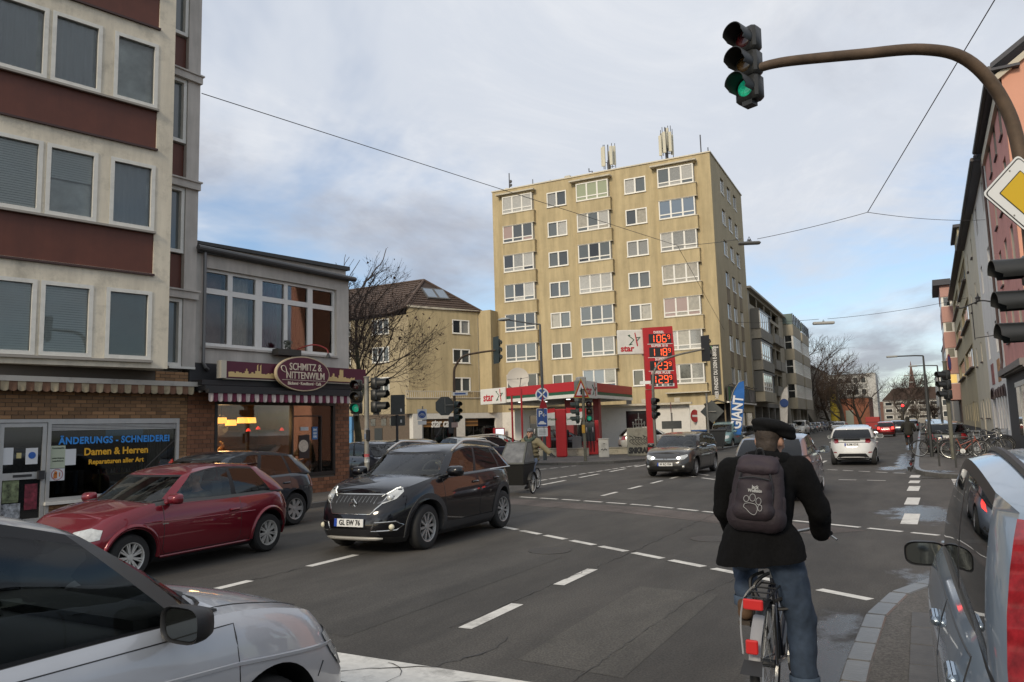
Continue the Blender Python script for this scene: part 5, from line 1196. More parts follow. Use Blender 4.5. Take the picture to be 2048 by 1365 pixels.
for i, (p, l) in enumerate((((-5.8, 32.45, 9.25), 'flat street lamp hanging on wires near the tower corner'), ((-6.2, 64.1, 9.35), 'long pale street lamp hanging above the distant road'))):
 t = thing('hanging_lamp', l, 'street lamp', p, R(28 - 4), group='lamps hung over the road'); k = 1 + i * .75
 q = MB(); q.bbox(-.46 * k, -.13 * k, -.06 * k, .46 * k, .13 * k, .06 * k, .05); q.build('lamp_body', mat('hang_lamp_dark', (.09, .09, .085), .5) if i == 0 else mat('hang_lamp_pale', (.40, .40, .38), .5), t)
 q = MB(); q.tube([(-.1, 0, .06), (0, 0, .28), (.1, 0, .06)], .02, 5); q.cyl((0, 0), .05, .06, .16, 8); q.build('hanger', DARKMET, t)
# ---------------------------------------------------------------- filling station
RED = mat('station_red', (.42, .012, .016), .45, var=.05); GRN = mat('station_green', (.015, .085, .04), .5); SWH = mat('station_white', (.68, .66, .61), .5, dirt=.1)
STX = mat('logo_red', (.45, .01, .02), .5); STG = mat('logo_green_star', (.02, .10, .05), .5)
def star_logo(parent, x, z, s, y=-.012):
 """open five-pointed ribbon star: green outline with one red stroke"""
 P = [(-.5, .42), (-.05, .10), (.0, .02), (-.45, -.5), (-.2, -.45)]
 for seg in ([(-.38, .40), (-.55, .40), (-.05, -.02), (-.50, -.48), (-.22, -.40)], [(.18, .16), (.52, .22), (.22, -.10)]):
  q = MB(); q.tube([(x + a * s, y, z + b * s) for a, b in seg], .035 * s * 1.2, 5); q.build('logo_star', STG, parent)
 q = MB(); q.prism([(x + a * s, z + b * s) for a, b in ((.02, .60), (.10, .62), (.30, -.56), (.20, -.60))][::-1], y - .01, y, plane='xz'); q.build('logo_star', STX, parent)
def az_of(a, b): return math.degrees(math.atan2(b[0] - a[0], b[1] - a[1]))
def station():
 A, L_, R_ = Vector((-18.6, 43.9, 0)), Vector((-28.2, 48.2, 0)), Vector((-18.9, 54.3, 0))
 zb, zt = 3.60, 4.60
 t = thing('fuel_canopy', 'flat red and white filling station canopy with star logo panels', 'canopy')
 far = L_ + (R_ - A)
 rf = MB(); rf.prism([tuple(p[:2]) for p in (L_, A, R_, far)], zb + .02, zt - .05); rf.build('roof', mat('canopy_soffit', (.30, .30, .29), .6), t)
 def face(a, b, panels, depth=.06):
  l = (b - a).length
  q = MB(); q.box(0, -depth, zb + .42, l, 0, zt); o = q.build('fascia_red', RED, t); basis(o, a, az_of(a, b))
  q = MB(); q.box(0, -depth, zb + .22, l, 0, zb + .40); g = q.build('fascia_green', GRN, o); q = MB(); q.box(0, -depth - .01, zb, l, 0, zb + .215); q.build('fascia_white', SWH, o)
  for x0, x1 in panels:
   q = MB(); q.bbox(x0, -depth - .14, zb - .06, x1, -depth - .015, zt + .05, .02); pn = q.build('logo_panel', SWH, o)
   w = x1 - x0; lettering('star', .80 * min(1, w / 2.6), STX, pn, (x0 + w * .33, -depth - .145, zb + .42), UPR, extrude=.004, bold=.02); star_logo(pn, x0 + w * .78, zb + .52, .74 * min(1, w / 2.6), -depth - .15)
  return o
 far_a, far_b = L_, A
 face(L_, A, [(0, 3.0)]); face(A, R_, [(.02, 2.5)]); face(far, L_, [])
 q = MB(); q.bbox(-.28, -.3, zb - .08, .28, .2, zt + .25, .05); o = q.build('corner_panel', mat('corner_grey', (.27, .27, .26), .5), t); basis(o, A, -45)
 for x, y in ((-20.6, 46.5), (-23.5, 49.0), (-20.5, 51.5), (-24.8, 47.6)):
  q = MB(); q.cyl((x, y), .14, zb - .03, zb + .015, 16); q.build('downlight', mat('downlight_glow', (.95, .93, .85), .4, emit=2.0), t)
 q = MB(); q.box(-21.2, 47.2, 0, -20.6, 47.8, zb); q.build('column', mat('column_red', (.20, .012, .015), .5), t); q = MB(); q.box(-19.3, 47.6, 0, -18.9, 48.0, zb); q.build('column', mat('column_red'), t)
 # kiosk wall behind: white panels, dark doors, air conditioner
 t = thing('station_kiosk', 'white kiosk wall with dark glass doors under the fuel canopy', 'kiosk', (-27.6, 52.6, 0)); basis(t, (-27.6, 52.0, 0), 80)
 k = MB(); hs = [(1.2, .15, 2.5, 2.7), (3.4, .15, 5.6, 2.75), (8.6, .1, 10.2, 2.8)]; wall_with_holes(k, 0, 0, 13.2, 3.15, hs, 0, .2); k.build('wall', SWH, t)
 for h in hs: q = MB(); q.box(h[0], .08, h[1], h[2], .12, h[3]); q.build('door' if h[0] > 8 else 'pane', P_DARK, t)
 q = MB(); q.box(-.3, -.5, 3.16, 13.4, .2, 3.3); q.build('roof', mat('ledge_pale'), t)
 t = thing('air_conditioner', 'boxy white air conditioner with round black fan on the wall', 'air conditioner', (-17.6, 54.6, 2.35), R(-10)); q = MB(); q.bbox(-.75, -.4, 0, .75, .3, .95, .04); q.build('case', SWH, t); q = MB(); q.lathe([(0, -.43), (.34, -.43), (.36, -.40)], 20, axis='y'); o = q.build('fan', SIGB, t); o.location = (-.28, 0, .48)
 t = thing('air_conditioner', 'lower beige air conditioner standing behind the graffitied cabinet', 'air conditioner', (-16.3, 49.5, .7), R(-10)); q = MB(); q.bbox(-.6, -.3, 0, .6, .3, .95, .04); q.build('case', mat('case_beige', (.42, .40, .34), .6), t); q = MB(); q.lathe([(0, -.33), (.3, -.33), (.32, -.3)], 20, axis='y'); o = q.build('fan', mat('fan_beige', (.20, .19, .16), .6), t); o.location = (-.2, 0, .48)
 q = MB()
 # low wall round the forecourt
 def low_wall(a, b, label, h=.42):
  a, b = Vector(a), Vector(b); l = (b - a).length; t = thing('low_wall', label, 'wall'); basis(t, a, az_of(a, b)); n = max(1, int(l / 1.6))
  w = MB(); w.box(0, 0, .1, l, .22, .12 + h - .06); w.build('wall', mat('lowwall_cream', (.46, .42, .32), .9, var=.1, dirt=.5), t)
  for i in range(n): q = MB(); q.bbox(l * i / n + .005, -.03, .12 + h - .058, l * (i + 1) / n - .005, .25, .12 + h + .02, .01); q.build('cap_stone', mat('cap_stone', (.30, .28, .22), .9, dirt=.4, objrnd=.1), t)
 low_wall((-24.5, 41.2, 0), (-16.75, 40.15, 0), 'long low cream wall with chipped render along the forecourt'); low_wall((-15.9, 41.0, 0), (-13.6, 41.9, 0), 'short low cream wall between the white box and the graffitied cabinet')
 low_wall((-13.3, 40.2, 0), (-12.75, 40.3, 0), 'stub of low wall beside the red pylon leg')
 ff = MB(); ff.prism([(-60, 46), (-24, 41.5), (-13.2, 40.6), (-12.9, 58), (-33, 59), (-60, 52)], .10, .16); ff.build('forecourt', PAVE, None, kind='structure')
 # red pylons for air and water, thin red masts
 t = thing('air_water_stand', 'red stand with two white curved panels for air and water', 'service stand', (-17.8, 39.0, .12), R(22))
 q = MB(); q.bbox(-.28, -.2, 0, .32, .25, 2.66, .05); q.build('post', RED, t); q = MB(); q.prism([(-1.2, 2.05), (-.3, 2.05), (-.3, 2.72), (-1.2, 2.6)], -.1, .2, plane='xz'); q.prism([(.33, 2.0), (1.4, 2.0), (1.6, 2.62), (.33, 2.72)], -.1, .2, plane='xz'); q.build('frame', RED, t)
 for x0, x1, tx in ((-1.0, -.30, -.62), (.34, 1.3, .80)):
  q = MB(); pts = [(x0 + (.25 if x0 < 0 else 0), 1.75), (x1 - (.2 if x0 > 0 else 0), 1.75), (x1, 2.48), (x0, 2.40)]; q.prism(pts, -.22, -.105, plane='xz'); pn = q.build('panel', SWH, t); lettering('Luft  Wasser', .20, mat('print_dark_green', (.03, .08, .03), .6), pn, (tx, -.225, 2.1), UPR, extrude=.002, bold=.004, sx=.85)
 q = MB(); q.bbox(-1.1, .3, .5, -.6, .6, 2.0, .04); q.build('side_post', RED, t)
 for x, y, z, l in ((-19.95, 37.3, 3.5, 'thin red mast under the logo end of the canopy'), (-19.45, 37.5, 3.85, 'taller thin red mast in front of the canopy fascia')):
  o = thing('red_mast', l, 'pole', (x, y, .1)); q = MB(); q.cyl((0, 0), .055, 0, z, 8); q.cyl((0, 0), .1, 0, .15, 8); q.build('post', mat('mast_red', (.40, .02, .025), .5), o)
 # pumps
 def pump(x, y, label, rz, red_left=False):
  o = thing('fuel_pump', label, 'fuel pump', (x, y, .16), rz, group='fuel pumps on the forecourt')
  q = MB(); q.bbox(-.45, -.25, 0, .45, .25, .75, .03); q.bbox(.30, -.28, .751, .52, .28, 1.95, .03); q.build('cabinet', RED, o); q = MB(); q.bbox(-.45, -.22, .755, .29, .22, 1.85, .02); q.build('housing', mat('pump_grey', (.075, .078, .075), .5), o)
  for k in range(4):
   q = MB(); x_ = -.36 + .18 * k; q.tube([(x_, -.26, 1.55), (x_, -.30, 1.38), (x_, -.25, 1.28)], .035, 6); q.build('nozzle', mat('nozzle_%d' % (k % 2), [(.02, .10, .05), (.55, .53, .50)][k % 2], .5), o)
   q = MB(); q.tube(bez([(x_, -.27, 1.25), (x_ + .03, -.33, .6), (x_ + .02, -.3, .15), (x_ + .05, -.27, .7), (x_, -.25, 1.0)], 4), .02, 5); q.build('hose', SIGB, o)
 pump(-17.0, 41.3, 'fuel pump with four hoses right behind the signal pole', R(20)); pump(-20.6, 39.6 + 2.2, 'fuel pump with green nozzles behind the khaki rider', R(20)); pump(-22.5, 46.0, 'fuel pump deep under the canopy, beside the red column', R(20))
 o = thing('grey_cabinet', 'plain grey metal cabinet standing beside the red air stand', 'cabinet', (-17.65, 40.85, .16), R(22)); q = MB(); q.bbox(-.27, -.2, 0, .27, .2, 1.05, .02); q.build('cabinet_box', mat('cab_grey', (.15, .15, .145), .5), o); q = MB(); q.box(-.25, -.208, .1, .25, -.202, 1.0); q.build('door', mat('cab_grey2', (.17, .17, .165), .5), o)
 o = thing('red_board', 'low red hoarding with faded lettering behind the parked cars', 'hoarding', (-21.4, 37.0, .12), R(10)); q = MB(); q.box(-.6, 0, 0.1, 1.2, .06, 1.05); q.build('panel', RED, o); q = MB(); q.cyl((-.5, .1), .04, 0, 1.15, 6); q.cyl((1.1, .1), .04, 0, 1.15, 6); q.build('post', GALV, o)
 # satellite dish
 o = thing('satellite_dish', 'large pale satellite dish standing on the canopy roof', 'dish', (-25.6, 48.9, zt), R(28)); q = MB(); prof = [(0.0, .16), (.35, .13), (.62, .07), (.80, .0), (.81, .01), (.62, .10), (0, .19)]; q.lathe(prof, 32, axis='y'); d = q.build('dish', mat('dish_pale', (.50, .46, .40), .6), o, 40); d.location = (0, 0, .78); d.rotation_euler = (R(-12), 0, 0)
 q = MB(); q.tube([(0, .1, -.05), (0, .2, .8)], .05, 8); q.tube([(.1, 0, .05), (.2, -.45, .65), (.22, -.5, .7)], .025, 6); q.ball((.22, -.5, .72), .06, 8, 6); q.tube([(-.75, 0, .72), (.2, -.5, .7), (.78, 0, .85)], .012, 5); q.build('feed_arm', DARKMET, o)
 # price pylon with digits, and the logo board beside it
 o = thing('price_pylon', 'tall red fuel price pylon showing four lit prices', 'sign', (-11.9, 38.85, 0)); basis(o, (-12.60, 38.60, 0), 62)
 q = MB(); q.bbox(-.05, -.05, .1, .36, .2, 3.6, .03); q.build('leg', RED, o)
 q = MB(); q.prism([(-.02, 3.62), (1.62, 3.62), (1.50, 6.92), (-.06, 6.86)], -.12, .22, plane='xz'); pb = q.build('panel', RED, o)
 LED = mat('led_red', (1.0, .10, .03), .5, emit=2.2); LCD = mat('price_black', (.018, .016, .016), .3)
 SEG = {'0': 'abcdef', '1': 'bc', '2': 'abged', '3': 'abgcd', '6': 'afgedc', '8': 'abcdefg', '9': 'abcdfg'}
 def digit(ch, x, z, w, h, par):
  r = w * .085; q = MB(); g = {'a': ((0, h), (w, h)), 'b': ((w, h), (w, h / 2)), 'c': ((w, h / 2), (w, 0)), 'd': ((0, 0), (w, 0)), 'e': ((0, 0), (0, h / 2)), 'f': ((0, h / 2), (0, h)), 'g': ((0, h / 2), (w, h / 2))}
  for s in SEG[ch]:
   (a, b), (c, d) = g[s]; e = r * .9; dx, dz = (e, 0) if a != c else (0, e * (1 if d > b else -1))
   q.tube([(x + a + dx, -.15, z + b + dz), (x + c - dx, -.15, z + d - dz)], r, 6)
  q.build('price_digit', LED, par)
 WT = mat('pylon_white', (.78, .76, .73), .5)
 for i, (nm, dg) in enumerate((('DIESEL', '106'), ('SUPER E10', '118'), ('SUPER', '123'), ('SUPER PLUS', '129'))):
  z = 6.02 - .715 * i; q = MB(); q.box(.22, -.135, z, 1.40, -.122, z + .50); ds = q.build('price_display', LCD, pb)
  lettering(nm, .175, WT, ds, (.77, -.126, z + .585), UPR, extrude=.004, bold=.006, spacing=1.1)
  for k, c in enumerate(dg): digit(c, .36 + .29 * k - (.06 if c == '1' and k == 0 else 0), z + .06, .19, .37, ds)
  digit('9', 1.22, z + .23, .11, .20, ds)
  q = MB(); q.box(.14, -.14, z - .045, 1.46, -.125, z - .02); q.build('divider', WT, ds)
 q = MB(); q.box(.25, -.135, 3.74, 1.45, -.122, 3.9); cp = q.build('card_strip', WT, pb)
 for k in range(4): q = MB(); q.box(.3 + .29 * k, -.142, 3.77, .5 + .29 * k, -.136, 3.87); q.build('card_mark', mat('card_%d' % k, [(.15, .03, .03), (.05, .05, .05), (.3, .28, .26), (.08, .08, .1)][k], .6), cp)
 o = thing('logo_board', 'square white board with red star lettering beside the price pylon', 'sign', (0, 0, 0)); basis(o, (-13.92, 38.1, 0), 60)
 q = MB(); q.bbox(0, -.1, 5.50, 1.42, .1, 6.80, .03); b = q.build('board', SWH, o); lettering('star', .46, STX, b, (.50, -.105, 5.80), UPR, extrude=.004, bold=.016); star_logo(b, .90, 6.28, .60, -.11)
 q = MB(); q.box(1.3, .0, 5.4, 1.36, .08, 6.9); q.build('bracket', GALV, o)
 # cabinets: white box, graffitied cabinet with a wrought iron topping
 o = thing('utility_box', 'small white utility box with black scribble before the low wall', 'utility box', (-15.05, 38.4, .12), R(22)); q = MB(); q.bbox(-.27, -.18, 0, .27, .18, .95, .02); q.build('cabinet_box', mat('box_white', (.55, .53, .47), .6, dirt=.3), o); q = MB(); q.tube([(-.16, -.19, .38), (-.08, -.19, .44), (-.02, -.19, .36), (.06, -.19, .45), (.16, -.19, .37)], .018, 5); q.tube([(-.05, -.19, .7), (.08, -.19, .72)], .015, 5); q.build('graffiti', SIGB, o); q = MB(); q.box(-.29, -.2, .951, .29, .2, .985); q.build('lid', mat('box_white'), o)
 o = thing('junction_cabinet', 'concrete switch cabinet covered in black graffiti tags', 'cabinet', (-13.55, 39.9, .12), R(22)); q = MB(); q.bbox(-.66, -.25, 0, .66, .25, 1.50, .03); q.build('cabinet_box', mat('cab_concrete', (.25, .245, .20), .85, var=.15, dirt=.2), o)
 q = MB(); r_ = random.Random(3)
 for k in range(7): x = -.5 + .15 * k; q.tube(bez([(x + r_.uniform(-.1, .1), -.262, 1.2 - r_.uniform(0, .2)), (x + .15, -.262, .95), (x - .05, -.262, .8), (x + .2, -.262, .55 + r_.uniform(0, .1))], 5), .016, 5)
 q.build('graffiti', SIGB, o)
 lettering('SMKRAPP', .40, SIGB, o, (0, -.262, .28), UPR, extrude=.004, bold=.03, sx=.74, shear=.1)
 q = MB()
 for k in range(5): x = -.3 + .15 * k; q.tube([(x, 0, 1.5), (x, 0, 1.5 + .5 - .12 * abs(k - 2))], .02, 5); q.ball((x, 0, 2.02 - .12 * abs(k - 2)), .05, 8, 5)
 q.tube([(-.35, 0, 1.7), (.35, 0, 1.7)], .02, 5); q.tube([(-.2, 0, 1.95), (.2, 0, 1.95)], .02, 5); q.cyl((0, 0), .12, 1.5, 1.56, 10); q.tube([(0, 0, 1.9), (0, 0, 2.3)], .02, 5); q.build('iron_topping', mat('iron_grey', (.17, .17, .16), .6), o)
 o = thing('grey_pillar', 'narrow grey metal pillar beside the red pylon leg', 'pillar', (-11.75, 40.2, .12), R(22)); q = MB(); q.bbox(-.16, -.14, 0, .16, .14, 1.0, .02); q.build('pillar_box', GALV, o); q = MB(); q.box(-.17, -.15, 1.001, .17, .15, 1.03); q.build('lid', GALV, o)
 for i, (x, c, l) in enumerate(((-12.9, (.02, .07, .20), 'rubbish bin with blue lid behind the dark estate car'), (-11.9, (.03, .03, .032), 'black rubbish bin beside the blue lidded one'), (-15.6, (.03, .03, .03), 'black bin with yellow rim behind the graffitied cabinet'))):
  o = thing('wheelie_bin', l, 'bin', (x, 50.5 if i < 2 else 47.0, .12), R(20), group='rubbish bins by the white wall'); q = MB(); q.rings([[(sx * w, sy * w * .8, z) for sx, sy in ((-1, -1), (1, -1), (1, 1), (-1, 1))] for w, z in ((.42, .1), (.56, 1.1))], True, True); q.build('bin_body', mat('bin_dark', (.03, .032, .034), .5), o); q = MB(); q.bbox(-.62, -.5, 1.101, .62, .5, 1.22, .04); q.build('lid', mat('bin_lid_%d' % i, c if i < 2 else (.40, .33, .04), .5), o)
  for s in (-1, 1): q = MB(); q.lathe([(0, -.04), (.1, -.04), (.1, .04), (0, .04)], 12, axis='x'); w = q.build('wheel', SIGB, o); w.location = (.4 * s, .35, .1)
 # beach flags of the bicycle shop
 for i, (x, y, h, c, txt, l) in enumerate(((-12.0, 56.0, 4.6, (.02, .13, .42), 'GIANT', 'tall blue feather flag with white lettering at the tower corner'), (-12.2, 79, 5.0, (.62, .60, .57), '', 'white feather flag with a round blue emblem down the road'))):
  o = thing('feather_flag', l, 'flag', (x, y, .12), R(24)); w = 1.25
  pts = [(-.05, .75), (.55 - .1 * i, .75)] + [(.55 + .45 * math.sin(R(a)) if i == 0 else .5 + .35 * math.sin(R(a)), .75 + (h - .75) * a / 90) for a in range(10, 91, 10)] + [(.62, h - .1), (.25, h - .75), (.0, h - 1.6)]
  n_ = len(pts); q = MB(); q.add([(p[0], .04 * math.sin(p[1] * 2.2 + p[0] * 3) , p[1]) for p in pts], [t_ for t_ in tessellate_polygon([[Vector((p[0], p[1], 0)) for p in pts]])]); q.build('flag_cloth', mat('flag_%d' % i, c, .7, var=.08), o)
  q = MB(); q.tube(bez([(-.08, 0, 0), (-.07, 0, 1.5), (-.04, 0, h - 1.6), (.22, 0, h - .7), (.7, 0, h - .02), (1.0, 0, h)], 5), .025, 6); q.build('flag_pole', GALV, o); q = MB(); q.box(-.4, -.05, 0, .4, .05, .04); q.box(-.05, -.4, 0, .05, .4, .041); q.build('flag_foot', DARKMET, o)
  if txt: 
   tm = lettering(txt, 1.0, mat('flag_white', (.75, .76, .78), .6), o, (0, 0, 0), (0, 0, 0), extrude=.004, bold=.03, shear=.0, sx=.78); tm.matrix_local = Matrix.Translation((.40, -.07, 2.35)) @ Matrix.Rotation(R(8), 4, 'Y') @ Matrix.Rotation(R(-90), 4, 'Y') @ Matrix.Rotation(R(90), 4, 'X')
  else: q = MB(); q.cyl((0, 0), .42, 0, .01, 24); e = q.build('emblem', mat('emblem_blue', (.03, .07, .22), .6), o); e.matrix_local = Matrix.Translation((.40, -.06, 3.4)) @ Matrix.Rotation(R(90), 4, 'X')
station()
# ---------------------------------------------------------------- motor cars
def paint(name='car_paint', metal=.35, rough=.32):
 if name in MATS: return MATS[name]
 m = mat(name, (.5, .5, .5), rough, metal, objcol=True, coat=1., var=.05, vscale=3, spec=.15)
 return m
PNT = paint(); PNTM = paint('car_paint_metallic', .75, .36); PNTS = paint('car_paint_solid', .0, .4)
TYRE = mat('tyre', (.018, .018, .018), .8, bump=.2); ALLOY = mat('alloy', (.56, .55, .52), .35, .4, var=.1); HUBC = mat('hubcap', (.36, .36, .35), .4, .5)
TRIM = mat('car_trim', (.014, .014, .015), .5); PLAST = mat('grey_plastic', (.035, .035, .036), .65); CHROME = mat('chrome', (.62, .61, .58), .14, .95)
CABIN = mat('cabin', (.07, .07, .07), .85); CGLASS = glass_mat('car_glass', (.66, .70, .68)); CGLASSD = glass_mat('car_glass_dark', (.14, .155, .155))
HLAMP = mat('headlamp', (.46, .47, .46), .12, .2, var=.35, vscale=9, coat=1); HLIT = mat('headlamp_lit', (1, .96, .85), .3, emit=6.0); TLAMP = mat('tail_lamp', (.26, .012, .018), .12, var=.4, vscale=30, coat=1); TLIT = mat('tail_lit', (1, .06, .05), .3, emit=2.6); AMBL = mat('indicator', (.55, .2, .03), .2, coat=1)
PLATEW = mat('plate_white', (.68, .68, .66), .4); PLATEB = mat('plate_blue', (.01, .05, .30), .4); MIRG = mat('mirror_face', (.32, .35, .36), .04, .9)
WHEELS = {}
def wheel_meshes(r, kind):
 if (r, kind) in WHEELS: return WHEELS[(r, kind)]
 w = .095; ri = r * .66
 t = MB(); t.lathe([(ri, -w), (r * .90, -w * 1.02), (r * .975, -w * .82), (r, -w * .5), (r, w * .5), (r * .975, w * .82), (r * .90, w * 1.02), (ri, w), (ri * .96, w * .7), (ri * .96, -w * .7), (ri, -w)], 36, axis='y')
 m = MB(); m.lathe([(ri * .97, -w), (ri * 1.0, -w * 1.03), (ri * .93, -w * .98), (ri * .88, -w * .6)], 36, axis='y')      # outer lip; -y is the outward face
 m.lathe([(ri * .9, -w * .15), (0, -w * .15)], 24, 1, axis='y')
 m.lathe([(ri * .24, -w * .72), (ri * .20, -w * .86), (0, -w * .88)], 16, axis='y')
 n, wd, tw = {'multi': (9, .055, True), 'ten': (10, .085, False), 'seven': (7, .20, False), 'five': (5, .20, False), 'twelve': (12, .10, False)}[kind]
 for k in range(n):
  for s in ((-1, 1) if tw else (0,)):
   a = 2 * math.pi * k / n + s * .10; c, sn = math.cos(a), math.sin(a); h = wd * ri
   def P(rad, o, y): return (rad * c - o * sn, y, rad * sn + o * c)
   r0, r1 = ri * .18, ri * .93
   vs = [P(r0, -h * .8, -w * .80), P(r0, h * .8, -w * .80), P(r1, h, -w * .86), P(r1, -h, -w * .86), P(r0, -h * .8, -w * .4), P(r0, h * .8, -w * .4), P(r1, h, -w * .5), P(r1, -h, -w * .5)]
   m.add(vs, [(0, 1, 2, 3), (0, 4, 5, 1), (1, 5, 6, 2), (2, 6, 7, 3), (3, 7, 4, 0)])
 WHEELS[(r, kind)] = (t.mesh('wheel', TYRE, 40), m.mesh('rim', [ALLOY if kind in ('multi', 'five') else HUBC, TRIM], 40)); return WHEELS[(r, kind)]
def resample(P, N):
 d = [0.]
 for a, b in zip(P, P[1:]): d.append(d[-1] + math.hypot(b[0] - a[0], b[1] - a[1]))
 out = []; j = 0
 for i in range(N):
  s = d[-1] * i / N
  while d[j + 1] < s: j += 1
  t = (s - d[j]) / (d[j + 1] - d[j] + 1e-12); out.append((P[j][0] + (P[j + 1][0] - P[j][0]) * t, P[j][1] + (P[j + 1][1] - P[j][1]) * t))
 return out
def hermite(pts, x):
 """smooth monotone-ish curve through points"""
 if x <= pts[0][0]: return pts[0][1]
 if x >= pts[-1][0]: return pts[-1][1]
 for i in range(len(pts) - 1):
  if x <= pts[i + 1][0]:
   (x0, y0), (x1, y1) = pts[i], pts[i + 1]; h = x1 - x0; t = (x - x0) / h
   m0 = (y1 - (pts[i - 1][1] if i else y0)) / (x1 - (pts[i - 1][0] if i else x0)); m1 = ((pts[i + 2][1] if i + 2 < len(pts) else y1) - y0) / ((pts[i + 2][0] if i + 2 < len(pts) else x1) - x0)
   return (2 * t ** 3 - 3 * t * t + 1) * y0 + (t ** 3 - 2 * t * t + t) * h * m0 + (-2 * t ** 3 + 3 * t * t) * y1 + (t ** 3 - t * t) * h * m1
class Car:
 """x forward, y to the car's left, z up; origin on the ground at mid wheelbase"""
 def __init__(s, label, col, L=4.0, W=1.7, H=1.47, wb=2.5, fo=.8, r=.30, zn=.70, cowl=(1.10, .96), rf=(1.75, 1.40), rp=(2.4, 1.47), rr=(3.45, 1.40), tail=(3.85, 1.0), belt=None, tumble=.19, pm=None, wheel='seven', wins=None, blackA=False, glass=None, nplan=5.6, tl=.07, th=.93, frame_black=True, group=None, arch=None, detail=True, nosec=None, tailc=None, sidec=None, seats=True, rise=.07):
  s.root = thing('car', label, 'car', group=group); s.col = (*col, 1); s.pm = pm or PNT; s.L, s.W, s.H, s.wb, s.r = L, W, H, wb, r
  xf = wb / 2 + fo; xr = xf - L; s.xf, s.xr = xf, xr; xm = (xf + xr) / 2; a, b = L / 2, W / 2; s.glass = glass or CGLASS
  X = lambda d: xf - d
  s.X = X
  zc = cowl[1]; zt = tail[1]
  top = sorted([(xf, zn - .02), (xf - .10, zn), (X(cowl[0] * .5), (zn + zc) / 2 + rise * .35), (X(cowl[0]), zc), (X((cowl[0] + tail[0]) / 2), zc + (zt - zc) * .5 + .0), (X(tail[0]), zt), (xr, zt - .03)])
  s.ztop = lambda x: hermite(top, x)
  zb = lambda x: .165 + .06 * max(0, (abs(x - xm) / a - .8) / .2) ** 2
  nose = nosec or [(0, .14), (.12, .03), (.3, 0), (.55, .015), (.75, .06), (.9, .15), (1, .30)]
  tailp = tailc or [(0, .14), (.12, .03), (.3, 0), (.5, .0), (.7, .03), (1, .14)]
  side = sidec or [(0, .13), (.1, .055), (.25, .02), (.5, .0), (.68, .0), (.76, .012), (.86, .028), (.95, .055), (1, .085)]
  half = []
  for i in range(400):
   t = math.pi * i / 399; c, sn = math.cos(t), math.sin(t); half.append((math.copysign(abs(c) ** (2 / nplan), c), abs(sn) ** (2 / nplan)))
  hs = resample(half + [(-1.0000001, 0)], 66)[:66] ; hs[0] = (1, 0); hs.append((-1, 0))
  ring = hs + [(x, -y) for x, y in hs[-2:0:-1]]
  def body_pt(ux, uy, t, extra=0.):
   x = xm + a * ux; x -= smooth_interp(nose, t) * max(0, ux) ** 5; x += smooth_interp(tailp, t) * max(0, -ux) ** 5
   y = uy * (b - smooth_interp(side, t)) * (1 - .05 * max(0, ux) ** 4 - .03 * max(0, -ux) ** 4)
   z0 = zb(x); z1 = s.ztop(x); return (x, y, z0 + t * (z1 - z0))
  lv = [0, .05, .12, .2, .3, .4, .5, .6, .68, .74, .80, .86, .91, .95, .98, 1.]
  rings = [[body_pt(ux, uy, t) for ux, uy in ring] for t in lv]
  mb = MB(); top_r = rings[-1]
  xc, xt = X(cowl[0]) + .0, X(tail[0])
  caps = []
  for u in (.06, .16, .32, .52, .76, 1.):
   q = []
   for x, y, z in top_r:
    cr = .055 * max(0, min(1, (xf - x) / .4)) if x > xc else 0.0
    yy = y * (1 - u); q.append((x - .02 * u * (x > xc) * 0, yy, z + cr * (1 - (1 - u) ** 2)))
   caps.append(q)
  mb.rings(rings + caps, True, False)
  me = mb.mesh('body', [s.pm, TRIM, CABIN], None)
  for p in me.polygons:
   c = p.center
   if xt - .1 < c.x < xc - .05 and p.normal.z > .6: p.material_index = 2
   elif c.z < .25 and p.normal.z < -.3: p.material_index = 1
  body = link('body', me, s.root); s.body = body
  s.arch = arch or r + .055
  cut = MB()
  for ax in (wb / 2, -wb / 2):
   for sg in (1, -1):
    c = [(ax + s.arch * math.cos(2 * math.pi * k / 40), r + .015 + s.arch * math.sin(2 * math.pi * k / 40)) for k in range(40)]
    y0, y1 = sorted((sg * (b - .30), sg * (b + .3))); cut.prism(c, y0, y1, plane='xz')
  cm = cut.mesh('cut', [TRIM]); co = link('cut', cm)
  md = body.modifiers.new('arches', 'BOOLEAN'); md.operation = 'DIFFERENCE'; md.object = co; md.solver = 'EXACT'; md.material_mode = 'TRANSFER'
  nm = aside(body, co); body.modifiers.clear(); bpy.data.objects.remove(co); body.data = nm; nm.name = 'body'
  nm.polygons.foreach_set('use_smooth', [True] * len(nm.polygons)); nm.set_sharp_from_angle(angle=R(32))
  body.color = s.col
  s.bvh = BVHTree.FromPolygons([v.co for v in nm.vertices], [list(p.vertices) for p in nm.polygons])
  # ---- glasshouse
  yb = b - smooth_interp(side, 1) - .012; yt = b - tumble; s.yb, s.yt = yb, yt
  roofp = sorted([(X(rf[0]), rf[1]), (X(rp[0]), rp[1]), (X(rr[0]), rr[1])]); zroof = lambda x: hermite(roofp, x) - .035
  s.zroof = zroof
  cols = []                                   # (base xy, top xy)
  xcb = X(cowl[0]); xrf = X(rf[0]); xtb = X(tail[0]); xrr = X(rr[0])
  nw = 7
  for k in range(nw):
   f = k / (nw - 1); cols.append(((xcb + .16 * (1 - f ** 2.2) - .12 * f ** 6, yb * .92 * f), (xrf + .07 * (1 - f ** 2.2), yt * .90 * f), 'w' if k < nw - 1 else None))
  xa_b, xa_t = xcb - .16, xrf - .05; xd_b, xd_t = xtb + .12, xrr + .05
  s.side_x = lambda f, t: (xa_b + (xd_b - xa_b) * f) * (1 - t) + (xa_t + (xd_t - xa_t) * f) * t
  wins = wins or [(.03, .04, .44, .43), (.50, .49, .86, .86)]
